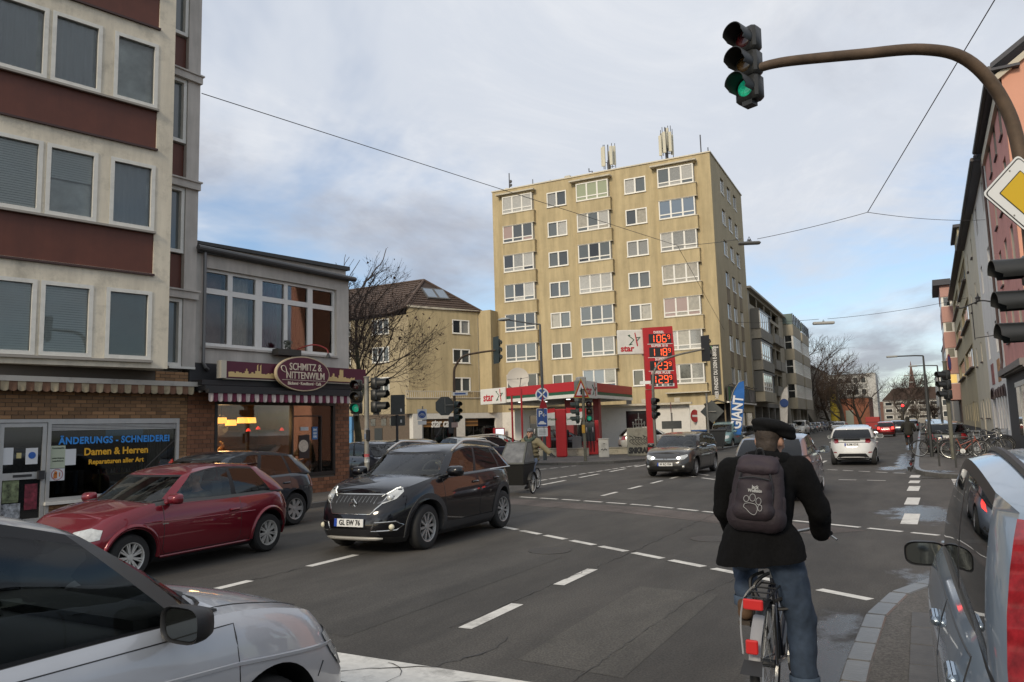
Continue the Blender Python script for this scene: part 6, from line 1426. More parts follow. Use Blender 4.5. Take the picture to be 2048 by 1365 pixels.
  for i, (b0, t0, b1, t1) in enumerate(wins):
   m_ = 6
   for k in range(m_ + 1): f = k / m_; cols.append(((xa_b + (xd_b - xa_b) * (b0 + (b1 - b0) * f), yb), (xa_t + (xd_t - xa_t) * (t0 + (t1 - t0) * f), yt), 's%d' % i if k < m_ else None))
  cols.append(((xd_b, yb * .985), (xd_t, yt * .97), None)); 
  nr = 6
  for k in range(nr + 1):
   f = 1 - k / nr; cols.append(((xtb - .10 * (1 - f ** 2.2), yb * .90 * f), (xrr - .06 * (1 - f ** 2.2), yt * .88 * f), 'r' if k < nr else None))
  full = cols + [((c[0][0], -c[0][1]), (c[1][0], -c[1][1]), None) for c in cols[-2:0:-1]]
  n = len(full); flags = [c[2] for c in cols]; m = len(cols)
  fl = [None] * n; 
  for i in range(n):
   j = (i + 1) % n
   if i < m - 1: fl[i] = flags[i]
   else:
    k = n - i - 1; f_ = flags[k] if k < m else None; fl[i] = f_ + 'R' if f_ and f_[0] == 's' else f_
  ts = [0, tl, .3, .55, .78, th, 1.]; rows = []
  for t in ts:
   q = []
   for (bx, by), (tx, ty), _ in full:
    bz = s.ztop(bx) - .03; tz = zroof(tx); bul = 4 * t * (1 - t); lat = abs(by) / yb
    x = bx + (tx - bx) * t; y = by + (ty - by) * t; z = bz + (tz - bz) * t
    x += (.035 if bx > 0 and lat < .95 else (-.03 if lat < .95 else 0)) * bul; y += math.copysign(.020 * bul, by) if lat > .3 else 0
    q.append((x, y, z))
   rows.append(q)
  gb = MB(); glass = {}
  V_ = [p for q in rows for p in q]; 
  def idx(r_, i): return r_ * n + i % n
  fs, ms = [], []
  for r_ in range(len(ts) - 1):
   for i in range(n):
    g = fl[i]; quad_ = (idx(r_, i), idx(r_, i + 1), idx(r_ + 1, i + 1), idx(r_ + 1, i))
    if g and 0 < r_ < len(ts) - 2: glass.setdefault(g, []).append(quad_)
    else:
     side_col = abs(full[i][0][1]) > yb * .95
     black = (r_ == 0) or (g and r_ == len(ts) - 2 and frame_black) or (not g and side_col and nw < (i if i < m else n - i) < m - nr - 4) 
     if not g and blackA and (i in (nw - 1, n - nw)): black = True
     fs.append(quad_); ms.append(1 if black else 0)
  for q_, mi in zip(fs, ms): gb.f.append(q_); gb.m.append(mi)
  gb.v = list(V_)
  rt = rows[-1]; rr_ = [rt]; x0, x1 = X(rr[0]), X(rf[0])
  for u in (.05, .14, .32, .6, 1.):
   q = []
   for x, y, z in rt:
    e = max(0, min(1, (x1 + .1 - x) / .22, (x - x0 + .1) / .22)); q.append((x, y * (1 - u), z + .035 * min(1, u * 5) * e ** .5 * .9 + .022 * (1 - (1 - u) ** 2) * e))
   rr_.append(q)
  gb.rings(rr_)
  o = gb.build('roof', [s.pm, TRIM], s.root, 38); o.color = s.col; s.roof = o
  names = {'w': 'windscreen', 'r': 'rear_window'}
  for g, qs in glass.items():
   q = MB(); used = sorted({i for f in qs for i in f}); mp = {v: k for k, v in enumerate(used)}; q.add([V_[i] for i in used], [tuple(mp[i] for i in f) for f in qs])
   q.build(names.get(g, 'side_window'), s.glass if g[0] != 'r' else CGLASSD, s.root, 60)
  s.rows, s.full, s.n, s.m = rows, full, n, m
  # ---- wheels
  tm, rm = wheel_meshes(r, wheel)
  for ax in (wb / 2, -wb / 2):
   for sg in (1, -1):
    w = link('wheel', tm, s.root); w.location = (ax, sg * (b - .158), r); w.rotation_euler = (0, rnd.uniform(0, 1), 0 if sg < 0 else math.pi)
    link('rim', rm, w)
  if seats: s.inside(X(cowl[0]))
 def inside(s, xc):
  S_ = MB(); zb = s.ztop(xc)
  for y in (-.36, .36):
   S_.rings([[(xc - 1.12 + dx + sx * .09, y + sy * .23 * w, z) for sx, sy in ((-1, -1), (1, -1), (1, 1), (-1, 1))] for dx, z, w in ((.0, zb - .25, 1), (-.06, zb + .12, 1.), (-.09, zb + .20, .8))], True, True)
   S_.bbox(xc - 1.28, y - .12, zb + .22, xc - 1.17, y + .12, zb + .40, .04)
  S_.bbox(xc - 2.05, -.6, zb - .25, xc - 1.9, .6, zb + .13, .05)
  S_.build('seat', CABIN, s.root, 40)
  D = MB(); D.rings([[(xc - .02, y, z) for y, z in ((-s.yb + .03, zb - .05), (s.yb - .03, zb - .05), (s.yb - .05, zb + .02), (-s.yb + .05, zb + .02))], [(xc - .45, y, z) for y, z in ((-s.yb + .03, zb - .05), (s.yb - .03, zb - .05), (s.yb - .05, zb + .06), (-s.yb + .05, zb + .06))]], True, True)
  D.build('dashboard', mat('dashboard', (.03, .03, .03), .7), s.root)
  w = MB(); w.tube([(0, .18 * math.cos(a), .18 * math.sin(a)) for a in [2 * math.pi * k / 20 for k in range(21)]], .016, 6); w.tube([(0, -.17, 0), (0, .17, 0)], .02, 5); o = w.build('steering_wheel', CABIN, s.root); o.location = (xc - .55, .36, zb + .06); o.rotation_euler = (0, R(-25), 0)
 def cast(s, p, mode, sg=1, c=(0, 0)):
  if mode == 'side': o, d = Vector((p[0], sg * 3, p[1])), Vector((0, -sg, 0))
  elif mode == 'front': o, d = Vector((5, p[0], p[1])), Vector((-1, 0, 0))
  elif mode == 'rear': o, d = Vector((-5, p[0], p[1])), Vector((1, 0, 0))
  elif mode == 'top': o, d = Vector((p[0], p[1], 4)), Vector((0, 0, -1))
  else:
   a = R(p[0]); k = Vector((math.cos(a), math.sin(a), 0)); o, d = Vector((c[0], c[1], p[1])) + k * 3, -k
  h = s.bvh.ray_cast(o, d)
  if h[0] is None: h = s.bvh.find_nearest(o + d * (3 if mode in ('side', 'wrap') else 4))
  return h[0], d
 def decal(s, name, pts, mode, m, off=.005, sg=1, c=(0, 0), step=.05, parent=None, curve=False, label=None):
  P = [Vector(p) for p in pts]
  if curve: P = [Vector(p[:2]) for p in bez([(*p, 0) for p in pts] + [(*pts[0], 0)], 5)][:-1]
  sc = 1. if mode != 'wrap' else 1 / 60.
  Q = []
  for i, p in enumerate(P):
   q = P[(i + 1) % len(P)]; l = math.hypot((q[0] - p[0]) * sc, q[1] - p[1]); k = max(1, int(l / step))
   Q += [p.lerp(q, j / k) for j in range(k)]
  pts2 = [Vector((p[0] * sc, p[1])) for p in Q]; ne = len(pts2)
  xs = [p.x for p in pts2]; ys = [p.y for p in pts2]
  def inside(x, y):
   r_ = False
   for i in range(ne):
    p, q = pts2[i], pts2[i - 1]
    if (p.y > y) != (q.y > y) and x < (q.x - p.x) * (y - p.y) / (q.y - p.y) + p.x: r_ = not r_
   return r_
  g = []; x = min(xs) + step * .5
  while x < max(xs):
   y = min(ys) + step * .5
   while y < max(ys):
    if inside(x, y) and min((x - p.x) ** 2 + (y - p.y) ** 2 for p in pts2) > (step * .35) ** 2: g.append(Vector((x, y)))
    y += step
   x += step
  vv, ee, ff, *_ = delaunay_2d_cdt(pts2 + g, [(i, (i + 1) % ne) for i in range(ne)], [], 1, 1e-5)
  V3 = []
  for v in vv:
   h, d = s.cast((v.x / sc, v.y), mode, sg, c); V3.append(h - d * off)
  q = MB(); q.add(V3, [tuple(f) for f in ff]); o = q.build(name, m, parent or s.root, 40); o.color = s.col
  if label: o['label'] = label
  return o
 def line(s, name, pts, mode, m=TRIM, w=.006, sg=1, c=(0, 0), parent=None):
  Q = []
  for p, q in zip(pts, pts[1:]):
   k = max(1, int(math.hypot((q[0] - p[0]) * (1 if mode != 'wrap' else 1 / 60.), q[1] - p[1]) / .06))
   Q += [(p[0] + (q[0] - p[0]) * j / k, p[1] + (q[1] - p[1]) * j / k) for j in range(k)]
  Q.append(pts[-1]); q = MB(); q.tube([s.cast(p, mode, sg, c)[0] for p in Q], w, 5); return q.build(name, m, parent or s.root)
 def door(s, x0, x1, sg, zb=.30, arch=None, handle=True, handle_rear=True, hz=None, hcol=None):
  """door skin: follows the belt on top; returns the part with its handle"""
  zt = lambda x: s.ztop(x) - .045
  P = [(x0, zt(x0)), (x1, zt(x1)), (x1, zb + .06 if arch != 'front' else zb), (x1 - .05, zb), (x0 + (.05 if arch != 'rear' else .18), zb), (x0, zb + .06 if arch != 'rear' else .62)]
  o = s.decal('door', P, 'side', s.pm, .0035, sg, step=.09)
  s.line('seam', P + [P[0]], 'side', TRIM, .0045, sg, parent=o)
  if handle:
   hx = x0 + .13 if handle_rear else x1 - .13; z = hz or zt(hx) - .12
   h, d = s.cast((hx, z), 'side', sg); q = MB(); q.bbox(hx - .09, -.016, z - .018, hx + .09, .022, z + .018, .012); hd = q.build('handle', hcol or s.pm, o, 40); hd.location = (0, h.y + sg * .012, 0); hd.color = s.col
  return o
 def mirrors(s, x, z, m=None, both=True, sc=1., gap=.06):
  for sg in ((1, -1) if both else (1,)):
   q = MB(); yy = .125 * sc; zz = .080 * sc
   def sec(x, k, kz): return [(x, yy * k * math.copysign(abs(math.cos(a)) ** .55, math.cos(a)) + sg * .01 * (1 - k), zz * kz * math.copysign(abs(math.sin(a)) ** .6, math.sin(a))) for a in [2 * math.pi * j / 24 for j in range(24)]]
   q.rings([sec(-.050 * sc, .93, .92), sec(-.055 * sc, .99, .98), sec(-.030 * sc, 1, 1), sec(.01 * sc, .97, .96), sec(.05 * sc, .82, .80), sec(.075 * sc, .55, .50), sec(.085 * sc, .15, .12)], False, True)
   q.rings([sec(-.050 * sc, .93, .92), sec(-.030 * sc, .90, .88)], False, True)
   q.tube([(.03, -sg * .22, -.075), (.02, -sg * .13, -.055), (.01, -sg * .06, -.03)], [.035, .03, .026], 8)
   o = q.build('mirror', m or s.pm, s.root, 50); o.location = (x, sg * (s.W / 2 + gap), z); o.color = s.col
   g = MB(); g.prism([(yy * .86 * math.copysign(abs(math.cos(a)) ** .55, math.cos(a)), zz * .84 * math.copysign(abs(math.sin(a)) ** .6, math.sin(a))) for a in [2 * math.pi * j / 24 for j in range(24)]], -.040 * sc, -.036 * sc, plane='yz'); g.build('mirror_face', MIRG if m is None else mat('mirror_face_dark', (.10, .11, .11), .06, .9), o)
 def plate(s, txt, z, front=True, w=.52):
  md = 'front' if front else 'rear'; h, d = s.cast((0, z), md); x = h.x - d.x * .02
  q = MB(); q.box(-.008, -w / 2, -.056, .006, w / 2, .056, 0); q.box(-.012 if not front else .007, (-w / 2 if not front else -w / 2) , -.056, -.0085 if not front else .009, -w / 2 + .05, .056, 1)
  if not front: q.v = q.v[:8] + [(vx, -vy, vz) for vx, vy, vz in q.v[8:]]
  o = q.build('number_plate', [PLATEW, PLATEB], s.root); o.location = (x, 0, z)
  if front: o.rotation_euler = (0, R(-4), 0)
  if txt:
   t = lettering(txt, .105, TRIM, o, ((.012 if front else -.013), .02 * (1 if front else -1), 0), (R(90), 0, R(90) if front else R(-90)), extrude=.001, bold=.0025, sx=.80, spacing=1.05)
  return o
 def wipers(s):
  rows = s.rows
  for f0, f1 in ((.05, .60), (-.62, -.05)):
   q = MB(); P = []
   for k in range(8):
    y = (f0 + (f1 - f0) * k / 7); i = min(range(s.n), key=lambda j: abs(rows[1][j][1] - y) + (9 if rows[1][j][0] < s.X(1.6) else 0)); p = Vector(rows[1][i]).lerp(Vector(rows[2][i]), .05 + .10 * k / 7 + .12); P.append(p + Vector((.02, 0, .012)))
   q.tube(P, .009, 5); q.build('wiper', TRIM, s.root)
 def put(s, x, y, heading, z=0.):
  """heading: degrees clockwise from +y"""
  s.root.location = (x, y, z); s.root.rotation_euler = (0, 0, R(90 - heading)); return s.root
def std_details(c, front_plate='', rear_plate=None, head=None, tail=None, grille=True, lit=False, brake=False, doors=5, handle=None, bump=False):
 """lamps, grille, plates, doors, mirrors for a plain hatchback seen at some distance"""
 xf, xr, W = c.xf, c.xr, c.W
 for sg in (1, -1):
  cc = (xf - .55, sg * (W / 2 - .55))
  hl = head or [(-4, .60), (8, .56), (30, .60), (58, .68), (62, .73), (30, .71), (4, .68)]
  P = [(sg * a, z) for a, z in hl]; c.decal('headlight', P if sg > 0 else P[::-1], 'wrap', HLAMP, .006, c=cc, step=.05)
  if lit: h, d = c.cast((sg * 14, (hl[0][1] + hl[-1][1]) / 2), 'wrap', c=cc); q = MB(); q.ball(tuple(h - d * .005), .055, 10, 8); q.build('lit_bulb', HLIT, c.root)
  ct = (xr + .45, sg * (W / 2 - .45))
  tl = tail or [(180 - 12, .70), (180 - 60, .72), (180 - 64, .95), (180 - 20, .93)]
  P = [(sg * a, z) for a, z in tl]; c.decal('tail_light', P if sg > 0 else P[::-1], 'wrap', TLIT if brake else TLAMP, .006, c=ct, step=.05)
  zs = .30
  xd0, xd1 = c.side_x(.02, 0), c.side_x(.47, 0)
  c.door(xd1, xd0 + .06, sg, zs, hcol=handle)
  if doors == 5: c.door(max(c.side_x(.86, 0), -c.wb / 2 + .16), xd1 - .012, sg, zs, 'rear', hcol=handle)
 if grille:
  c.decal('grille', [(-.42, .50), (.42, .50), (.48, .60), (-.48, .60)], 'front', TRIM, .004, step=.08); c.decal('lower_grille', [(-.55, .27), (.55, .27), (.5, .38), (-.5, .38)], 'front', TRIM, .004, step=.08)
  c.line('chrome_bar', [(-.48, .615), (.48, .615)], 'front', CHROME, .010)
 if front_plate is not None: c.plate(front_plate, .44)
 if rear_plate is not None: c.plate(rear_plate, .80 if not bump else .55, False)
 c.decal('rear_bumper_strip', [(-.55, .30), (.55, .30), (.5, .42), (-.5, .42)], 'rear', PLAST, .004, step=.1)
 c.mirrors(c.side_x(.05, 0) + .02, c.ztop(c.side_x(0, 0)) + .07); c.wipers()
# ---- the red three-door in the left lane
def red_car():
 c = Car('wine red three door hatchback with silver multi spoke wheels and its driver inside', (.17, .012, .022), L=3.70, W=1.62, H=1.38, wb=2.385, fo=.70, r=.287, zn=.70, cowl=(1.03, .93), rf=(1.62, 1.30), rp=(2.15, 1.375), rr=(3.02, 1.33), tail=(3.52, .93), tumble=.20, wheel='multi', pm=PNT, wins=[(.03, .03, .53, .50), (.575, .54, .90, .88)], tl=.05, nosec=[(0, .10), (.12, .02), (.35, 0), (.6, .03), (.75, .10), (.9, .22), (1, .40)], rise=.05)
 xf = c.xf
 for sg in (1, -1):
  cc = (xf - .62, sg * .28); P = [(sg * a, z) for a, z in [(6, .53), (30, .53), (52, .565), (55, .67), (40, .70), (10, .655)]]
  c.decal('headlight', P if sg > 0 else P[::-1], 'wrap', HLAMP, .008, c=cc, step=.04)
  ct = (c.xr + .4, sg * .4); P = [(sg * a, z) for a, z in [(165, .62), (122, .62), (118, .84), (150, .84)]]; c.decal('tail_light', P if sg > 0 else P[::-1], 'wrap', TLAMP, .008, c=ct, step=.04)
  d = c.door(c.side_x(.555, 0) - .05, c.side_x(.02, 0) + .10, sg, .27, hz=.72, hcol=PNT)
  c.line('waist_line', [(1.05, .70), (.3, .675), (-.85, .665)], 'side', c.pm, .008, sg).color = c.col
  c.line('rub_strip', [(.78, .235), (-.80, .235)], 'side', c.pm, .022, sg).color = c.col
  h, _ = c.cast((.74, .66), 'side', sg); q = MB(); q.box(.69, h.y - .004, .652, .79, h.y + .004, .665); q.build('badge', CHROME, c.root)
  for ax, r0 in ((c.wb / 2, 0), (-c.wb / 2, 0)):
   q = MB(); P = []
   for k in range(25):
    a = R(-8 + 196 * k / 24); px, pz = ax + (c.arch + .035) * math.cos(a), c.r + .015 + (c.arch + .035) * math.sin(a); h, _ = c.cast((px, max(pz, .24)), 'side', sg); P.append(h + Vector((0, sg * .0, 0)))
   q.tube(P, .028, 6); o = q.build('arch_lip', c.pm, c.root, 60); o.color = c.col
  P = [(sg * a, z) for a, z in [(0, .36), (85, .36), (85, .44), (0, .44)]]; c.decal('bumper_strip', P if sg > 0 else P[::-1], 'wrap', PLAST, .010, c=(xf - .45, sg * .36), step=.06)
  P = [(sg * a, z) for a, z in [(180, .36), (92, .36), (92, .44), (180, .44)]]; c.decal('bumper_strip', P if sg > 0 else P[::-1], 'wrap', PLAST, .010, c=(c.xr + .45, sg * .36), step=.06)
 c.decal('grille', [(-.32, .50), (.32, .50), (.30, .57), (-.30, .57)], 'front', TRIM, .004, step=.07); c.plate('', .40); c.plate('', .60, False)
 c.mirrors(c.side_x(.04, 0) + .05, .97, sc=.9); c.wipers()
 q = MB(); q.tube([(.45, 0, 1.36), (-.05, 0, 1.75)], .004, 4); q.build('aerial', TRIM, c.root)
 q = MB(); q.rings([[(c.X(3.02) + x, y, c.zroof(c.X(3.02)) + z) for y in (-.45, -.3, 0, .3, .45)] for x, z in ((.12, .045), (-.10, .055), (-.14, .035), (.1, .03))], closed=False); o = q.build('spoiler', c.pm, c.root, 40); o.color = c.col
 c.put(-9.72, 7.56, 178.0); return c
RC = red_car()
# ---- the black crossover beside it
def suv():
 c = Car('black compact crossover with silver roof rails and white number plate driving between the lane lines', (.006, .006, .008), L=4.16, W=1.76, H=1.55, wb=2.54, fo=.86, r=.335, zn=.83, cowl=(1.16, 1.06), rf=(1.80, 1.45), rp=(2.35, 1.535), rr=(3.45, 1.47), tail=(3.92, 1.10), tumble=.22, wheel='ten', pm=PNT, wins=[(.03, .04, .42, .43), (.455, .47, .80, .82), (.83, .85, .95, .93)], tl=.06, arch=.40, nplan=4.0, nosec=[(0, .16), (.1, .05), (.25, 0), (.5, .02), (.7, .05), (.85, .13), (1, .32)])
 xf = c.xf
 for sg in (1, -1):
  cc = (xf - .72, sg * .22)
  P = [(sg * a, z) for a, z in [(13, .715), (24, .735), (44, .80), (58, .90), (60, .955), (50, .94), (30, .865), (18, .80)]]
  hl = c.decal('headlight', P if sg > 0 else P[::-1], 'wrap', HLAMP, .008, c=cc, step=.035)
  pr = [(sg * a, z) for a, z in [(17, .735), (26, .76), (40, .80), (43, .845), (30, .82), (20, .78)]]; c.decal('lamp_mask', pr if sg > 0 else pr[::-1], 'wrap', mat('lamp_dark', (.07, .07, .075), .2, .3, coat=1), .011, c=cc, step=.035, parent=hl)
  h, d = c.cast((sg * 36, .815), 'wrap', c=cc); q = MB(); q.ball(tuple(h - d * .0), .052, 14, 10); q.build('projector_lens', HLAMP, hl, 60)
  c.line('day_running_strip', [(sg * 22, .83), (sg * 34, .885), (sg * 48, .94), (sg * 57, .955)], 'wrap', mat('drl', (.9, .88, .78), .3, emit=1.1), .010, c=cc, parent=hl)
  h, d = c.cast((sg * .62, .41), 'front'); q = MB(); q.ball((0, 0, 0), .042, 12, 8); o = q.build('fog_light', mat('fog_lit', (.6, .56, .42), .3, emit=.12), c.root, 60); o.location = h
  P = [(sg * y, z) for y, z in [(.36, .355), (.66, .36), (.72, .43), (.66, .485), (.42, .475)]]; c.line('fog_surround', [p for p in P] + [P[0]], 'front', CHROME, .010)
  ct = (c.xr + .5, sg * .35); P = [(sg * a, z) for a, z in [(160, .86), (118, .90), (100, .96), (108, 1.02), (150, 1.02)]]; c.decal('tail_light', P if sg > 0 else P[::-1], 'wrap', TLAMP, .008, c=ct, step=.04)
  c.door(c.side_x(.44, 0), c.side_x(.02, 0) + .08, sg, .36, hcol=None); c.door(-c.wb / 2 + .20, c.side_x(.44, 0) - .012, sg, .36, 'rear')
  for ax in (c.wb / 2, -c.wb / 2):
   q = MB(); inn, out = [], []
   for k in range(29):
    a = R(-14 + 208 * k / 28); P2 = []
    for rr in (c.arch - .004, c.arch + .085):
     px, pz = ax + rr * math.cos(a), c.r + .015 + rr * math.sin(a); h, _ = c.cast((px, max(pz, .24)), 'side', sg)
     P2.append(Vector((px, h.y + sg * .014, max(pz, .22))))
    inn.append(P2[0]); out.append(P2[1])
   # inner edge follows the outer skin so that the lip does not fall into the arch
   inn = [Vector((p.x, o_.y, p.z)) for p, o_ in zip(inn, out)]
   q.rings([inn, out, [p - Vector((0, sg * .03, 0)) for p in out]], closed=False); q.rings([[p - Vector((0, sg * .10, 0)) for p in inn], inn], closed=False); q.build('arch_cladding', PLAST, c.root, 40)
  c.decal('sill_cladding', [(.83, .23), (-.83, .23), (-.83, .34), (.83, .36)], 'side', PLAST, .012, sg, step=.08)
  rl = MB(); P = []
  for k in range(15):
   f = k / 14; x = c.X(1.90) + (c.X(3.62) - c.X(1.90)) * f; P.append((x, sg * (c.yt - .015 - .02 * f), c.zroof(x) + .02 + .075 * min(1, 5 * f, 5 * (1 - f))))
  rl.tube(P, .022, 8); rl.build('roof_rail', mat('rail_silver', (.50, .49, .46), .35, .7), c.root, 60)
  W_ = [c.rows[1][i] for i in range(c.n) if c.full[i][0][1] * sg > c.yb * .95]; W_.sort(key=lambda p: -p[0]); q = MB(); q.tube([(p[0], p[1] + sg * .008, p[2] - .012) for p in W_[2:]] , .011, 5); q.build('chrome_strip', CHROME, c.root)
 G = [(-.50, .86), (.50, .86), (.46, .73), (.34, .60), (-.34, .60), (-.46, .73)]
 g = c.decal('grille', G[::-1], 'front', TRIM, .012, step=.05); c.line('chrome_strip', G + [G[0]], 'front', CHROME, .013, parent=g)
 for k in range(13): y = -.42 + .07 * k; zt = .835; zb_ = .62 + max(0, abs(y) - .3) * .9; c.line('grille_bar', [(y, zt), (y * .96, zb_)], 'front', mat('grille_bar', (.30, .30, .29), .25, .85), .009, parent=g)
 h, _ = c.cast((0, .73), 'front'); q = MB()
 for P in ([(-.03, .06), (.02, .075), (.045, .03), (.01, -.01), (-.02, -.07)], [(.0, .03), (-.055, .01), (-.06, -.03)], [(.02, -.01), (.055, -.05)], [(.045, .04), (.07, .01)]): q.tube([(0, y, z) for y, z in P], .010, 5)
 o = q.build('lion_emblem', CHROME, g); o.location = h + Vector((.03, 0, 0))
 c.decal('lower_grille', [(-.48, .29), (.48, .29), (.44, .385), (-.44, .385)], 'front', TRIM, .006, step=.06)
 q = MB(); P = []
 for k in range(11): y = -.50 + .1 * k; h, _ = c.cast((y, .245), 'front'); P.append(h + Vector((.015, 0, 0)))
 q.tube(P, [.012] + [.03] * 9 + [.012], 8); q.build('skid_plate', mat('skid_silver', (.33, .32, .29), .5, .4), c.root, 60)
 c.plate('GL EW 76', .475); c.mirrors(c.side_x(.07, 0) + .02, 1.13, sc=1.08); c.wipers()
 q = MB(); q.tube([(-.15, 0, 1.54), (-.55, 0, 1.85)], .004, 4); q.build('aerial', TRIM, c.root)
 c.put(-7.57, 10.98, 177.8); return c
SV = suv()
def golf():
 c = Car('dark slate blue hatchback parked at the kerb behind the red car', (.028, .035, .045), L=4.2, W=1.78, H=1.48, wb=2.58, fo=.87, r=.315, zn=.74, cowl=(1.15, .98), rf=(1.82, 1.40), rp=(2.45, 1.48), rr=(3.55, 1.40), tail=(4.0, 1.02), wheel='seven', pm=PNT, wins=[(.03, .04, .43, .43), (.47, .48, .78, .78), (.81, .81, .92, .90)])
 std_details(c, '', ''); c.put(-11.9, 10.2, 180.0)
golf()
# ---- silver car close by on the left, cut by the frame
def silver():
 c = Car('large silver hatchback with blackened windscreen pillar, closest car of all', (.47, .48, .50), L=4.0, W=1.66, H=1.56, wb=2.46, fo=.80, r=.30, zn=.70, cowl=(1.02, .955), rf=(1.66, 1.42), rp=(2.25, 1.555), rr=(3.5, 1.49), tail=(3.85, 1.0), pm=paint('car_paint_silver', .3, .4), wheel='seven', blackA=True, tumble=.17, wins=[(.02, .03, .46, .46), (.50, .50, .90, .90)], tl=.08, th=.90, rise=.10, nosec=[(0, .12), (.12, .03), (.3, 0), (.5, .02), (.7, .09), (.85, .17), (1, .28)])
 for sg in (1, -1):
  cc = (c.xf - .55, sg * .30); P = [(sg * a, z) for a, z in [(12, .58), (30, .47), (48, .50), (62, .60), (68, .71), (50, .725), (22, .69)]]
  h_ = c.decal('headlight', P if sg > 0 else P[::-1], 'wrap', HLAMP, .008, c=cc, step=.035)
  P = [(sg * a, z) for a, z in [(30, .55), (46, .56), (50, .62), (34, .63)]]; c.decal('indicator', P if sg > 0 else P[::-1], 'wrap', mat('lamp_grey', (.20, .20, .20), .2, .4, coat=1), .012, c=cc, step=.035, parent=h_)
  c.door(c.side_x(.475, 0), c.side_x(.0, 0) + .16, sg, .30); c.door(-c.wb / 2 + .18, c.side_x(.475, 0) - .012, sg, .30, 'rear')
  c.line('waist_line', [(1.75, .64), (1.0, .735), (0, .80), (-1.5, .84)], 'side', c.pm, .012, sg).color = c.col
  h, _ = c.cast((1.02, .60), 'side', sg); q = MB(); q.bbox(.98, h.y - .006, .58, 1.06, h.y + .006, .63, .005); q.build('side_repeater', mat('repeater', (.12, .05, .03), .3, coat=1), c.root)
  c.line('bumper_seam', [(1.62, .58), (1.52, .46), (1.50, .34)], 'side', TRIM, .005, sg)
 c.line('bonnet_seam', [(.80, .60), (1.0, .63), (1.3, .62), (1.62, .55)], 'top', TRIM, .005); c.line('bonnet_seam', [(.80, -.60), (1.0, -.63), (1.3, -.62), (1.62, -.55)], 'top', TRIM, .005)
 c.decal('cowl_panel', [(.92, -.52), (1.10, -.3), (1.14, 0), (1.10, .3), (.92, .52), (.80, .66), (.74, .66), (.74, -.66), (.80, -.66)], 'top', TRIM, .006, step=.06)
 c.decal('grille', [(-.42, .52), (.42, .52), (.46, .64), (-.46, .64)], 'front', TRIM, .006, step=.06); c.plate('', .42)
 c.mirrors(c.side_x(.06, 0) - .02, 1.0, TRIM, sc=.95); c.wipers()
 c.put(-3.70, 1.62, 1.0); return c
SL = silver()
# ---- silver-blue car at the near corner: only its left flank and rear lamp are in the picture
def corner_car():
 c = Car('silver blue hatchback parked at the kerb corner with a tall red rear lamp', (.25, .31, .38), L=4.03, W=1.72, H=1.55, wb=2.49, fo=.80, r=.30, zn=.78, cowl=(1.0, 1.0), rf=(1.60, 1.43), rp=(2.3, 1.545), rr=(3.55, 1.46), tail=(3.88, 1.0), pm=paint('car_paint_silver', .3, .4), wheel='five', tumble=.17, wins=[(.03, .04, .43, .43), (.455, .455, .86, .84)], tl=.06, th=.92, nplan=4.2)
 for sg in (1, -1):
  ct = (c.xr + .55, sg * .36)
  P = [(sg * a, z) for a, z in [(166, .56), (120, .54), (116, .8), (122, 1.0)]]
  P = [(sg * a, z) for a, z in [(164, .58), (124, .56), (116, .70), (116, .98), (150, .99), (160, .80)]]
  tl = c.decal('tail_light', P if sg > 0 else P[::-1], 'wrap', TLAMP, .012, c=ct, step=.035)
  P = [(sg * a, z) for a, z in [(152, .60), (134, .60), (130, .76), (148, .78)]]; c.decal('reversing_lamp', P if sg > 0 else P[::-1], 'wrap', mat('clear_ribbed', (.55, .53, .52), .15, var=.5, vscale=60, coat=1), .016, c=ct, step=.035, parent=tl)
  # lamp climbs the rear pillar
  up = MB(); A_ = [Vector(p) for p in c.rows[0]]
  i0 = min(range(c.n), key=lambda i: (c.full[i][0][0] - c.side_x(1, 0)) ** 2 + (c.full[i][0][1] - sg * c.yb) ** 2)
  j = 1 if sg > 0 else -1; lo, hi = [], []
  for t in range(7):
   f = t / 6 * .93; r_ = f * 6; k = int(min(r_, 5)); fr = r_ - k
   p = Vector(c.rows[k][i0]).lerp(Vector(c.rows[k + 1][i0]), fr); q_ = Vector(c.rows[k][(i0 + j) % c.n]).lerp(Vector(c.rows[k + 1][(i0 + j) % c.n]), fr)
   o_ = Vector((-.4, sg * .6, .15)).normalized() * .014; lo.append(p.lerp(q_, .12) + o_); hi.append(p.lerp(q_, 1.0 - .25 * t / 6) + o_)
  up.rings([lo, hi], closed=False); up.build('upper_lamp', TLAMP, tl, 60)
  c.door(c.side_x(.445, 0), c.side_x(.0, 0) + .14, sg, .30, hz=.86, hcol=mat('handle_metal', (.34, .40, .46), .22, .85)); c.door(-c.wb / 2 + .16, c.side_x(.445, 0) - .012, sg, .30, 'rear', hz=.87, hcol=MATS['handle_metal'])
  q = MB(); P = []
  for k in range(15): f = k / 14; x = c.X(1.72) + (c.X(3.5) - c.X(1.72)) * f; P.append((x, sg * (c.yt - .10), c.zroof(x) + .032))
  q.tube(P, .016, 6); q.build('roof_gutter', TRIM, c.root)
 c.mirrors(c.side_x(.05, 0) + .10, .965, TRIM, sc=.80, gap=-.01); c.plate('', .62, False)
 c.put(.835, 3.84, -1.5, .10); return c
CC = corner_car()
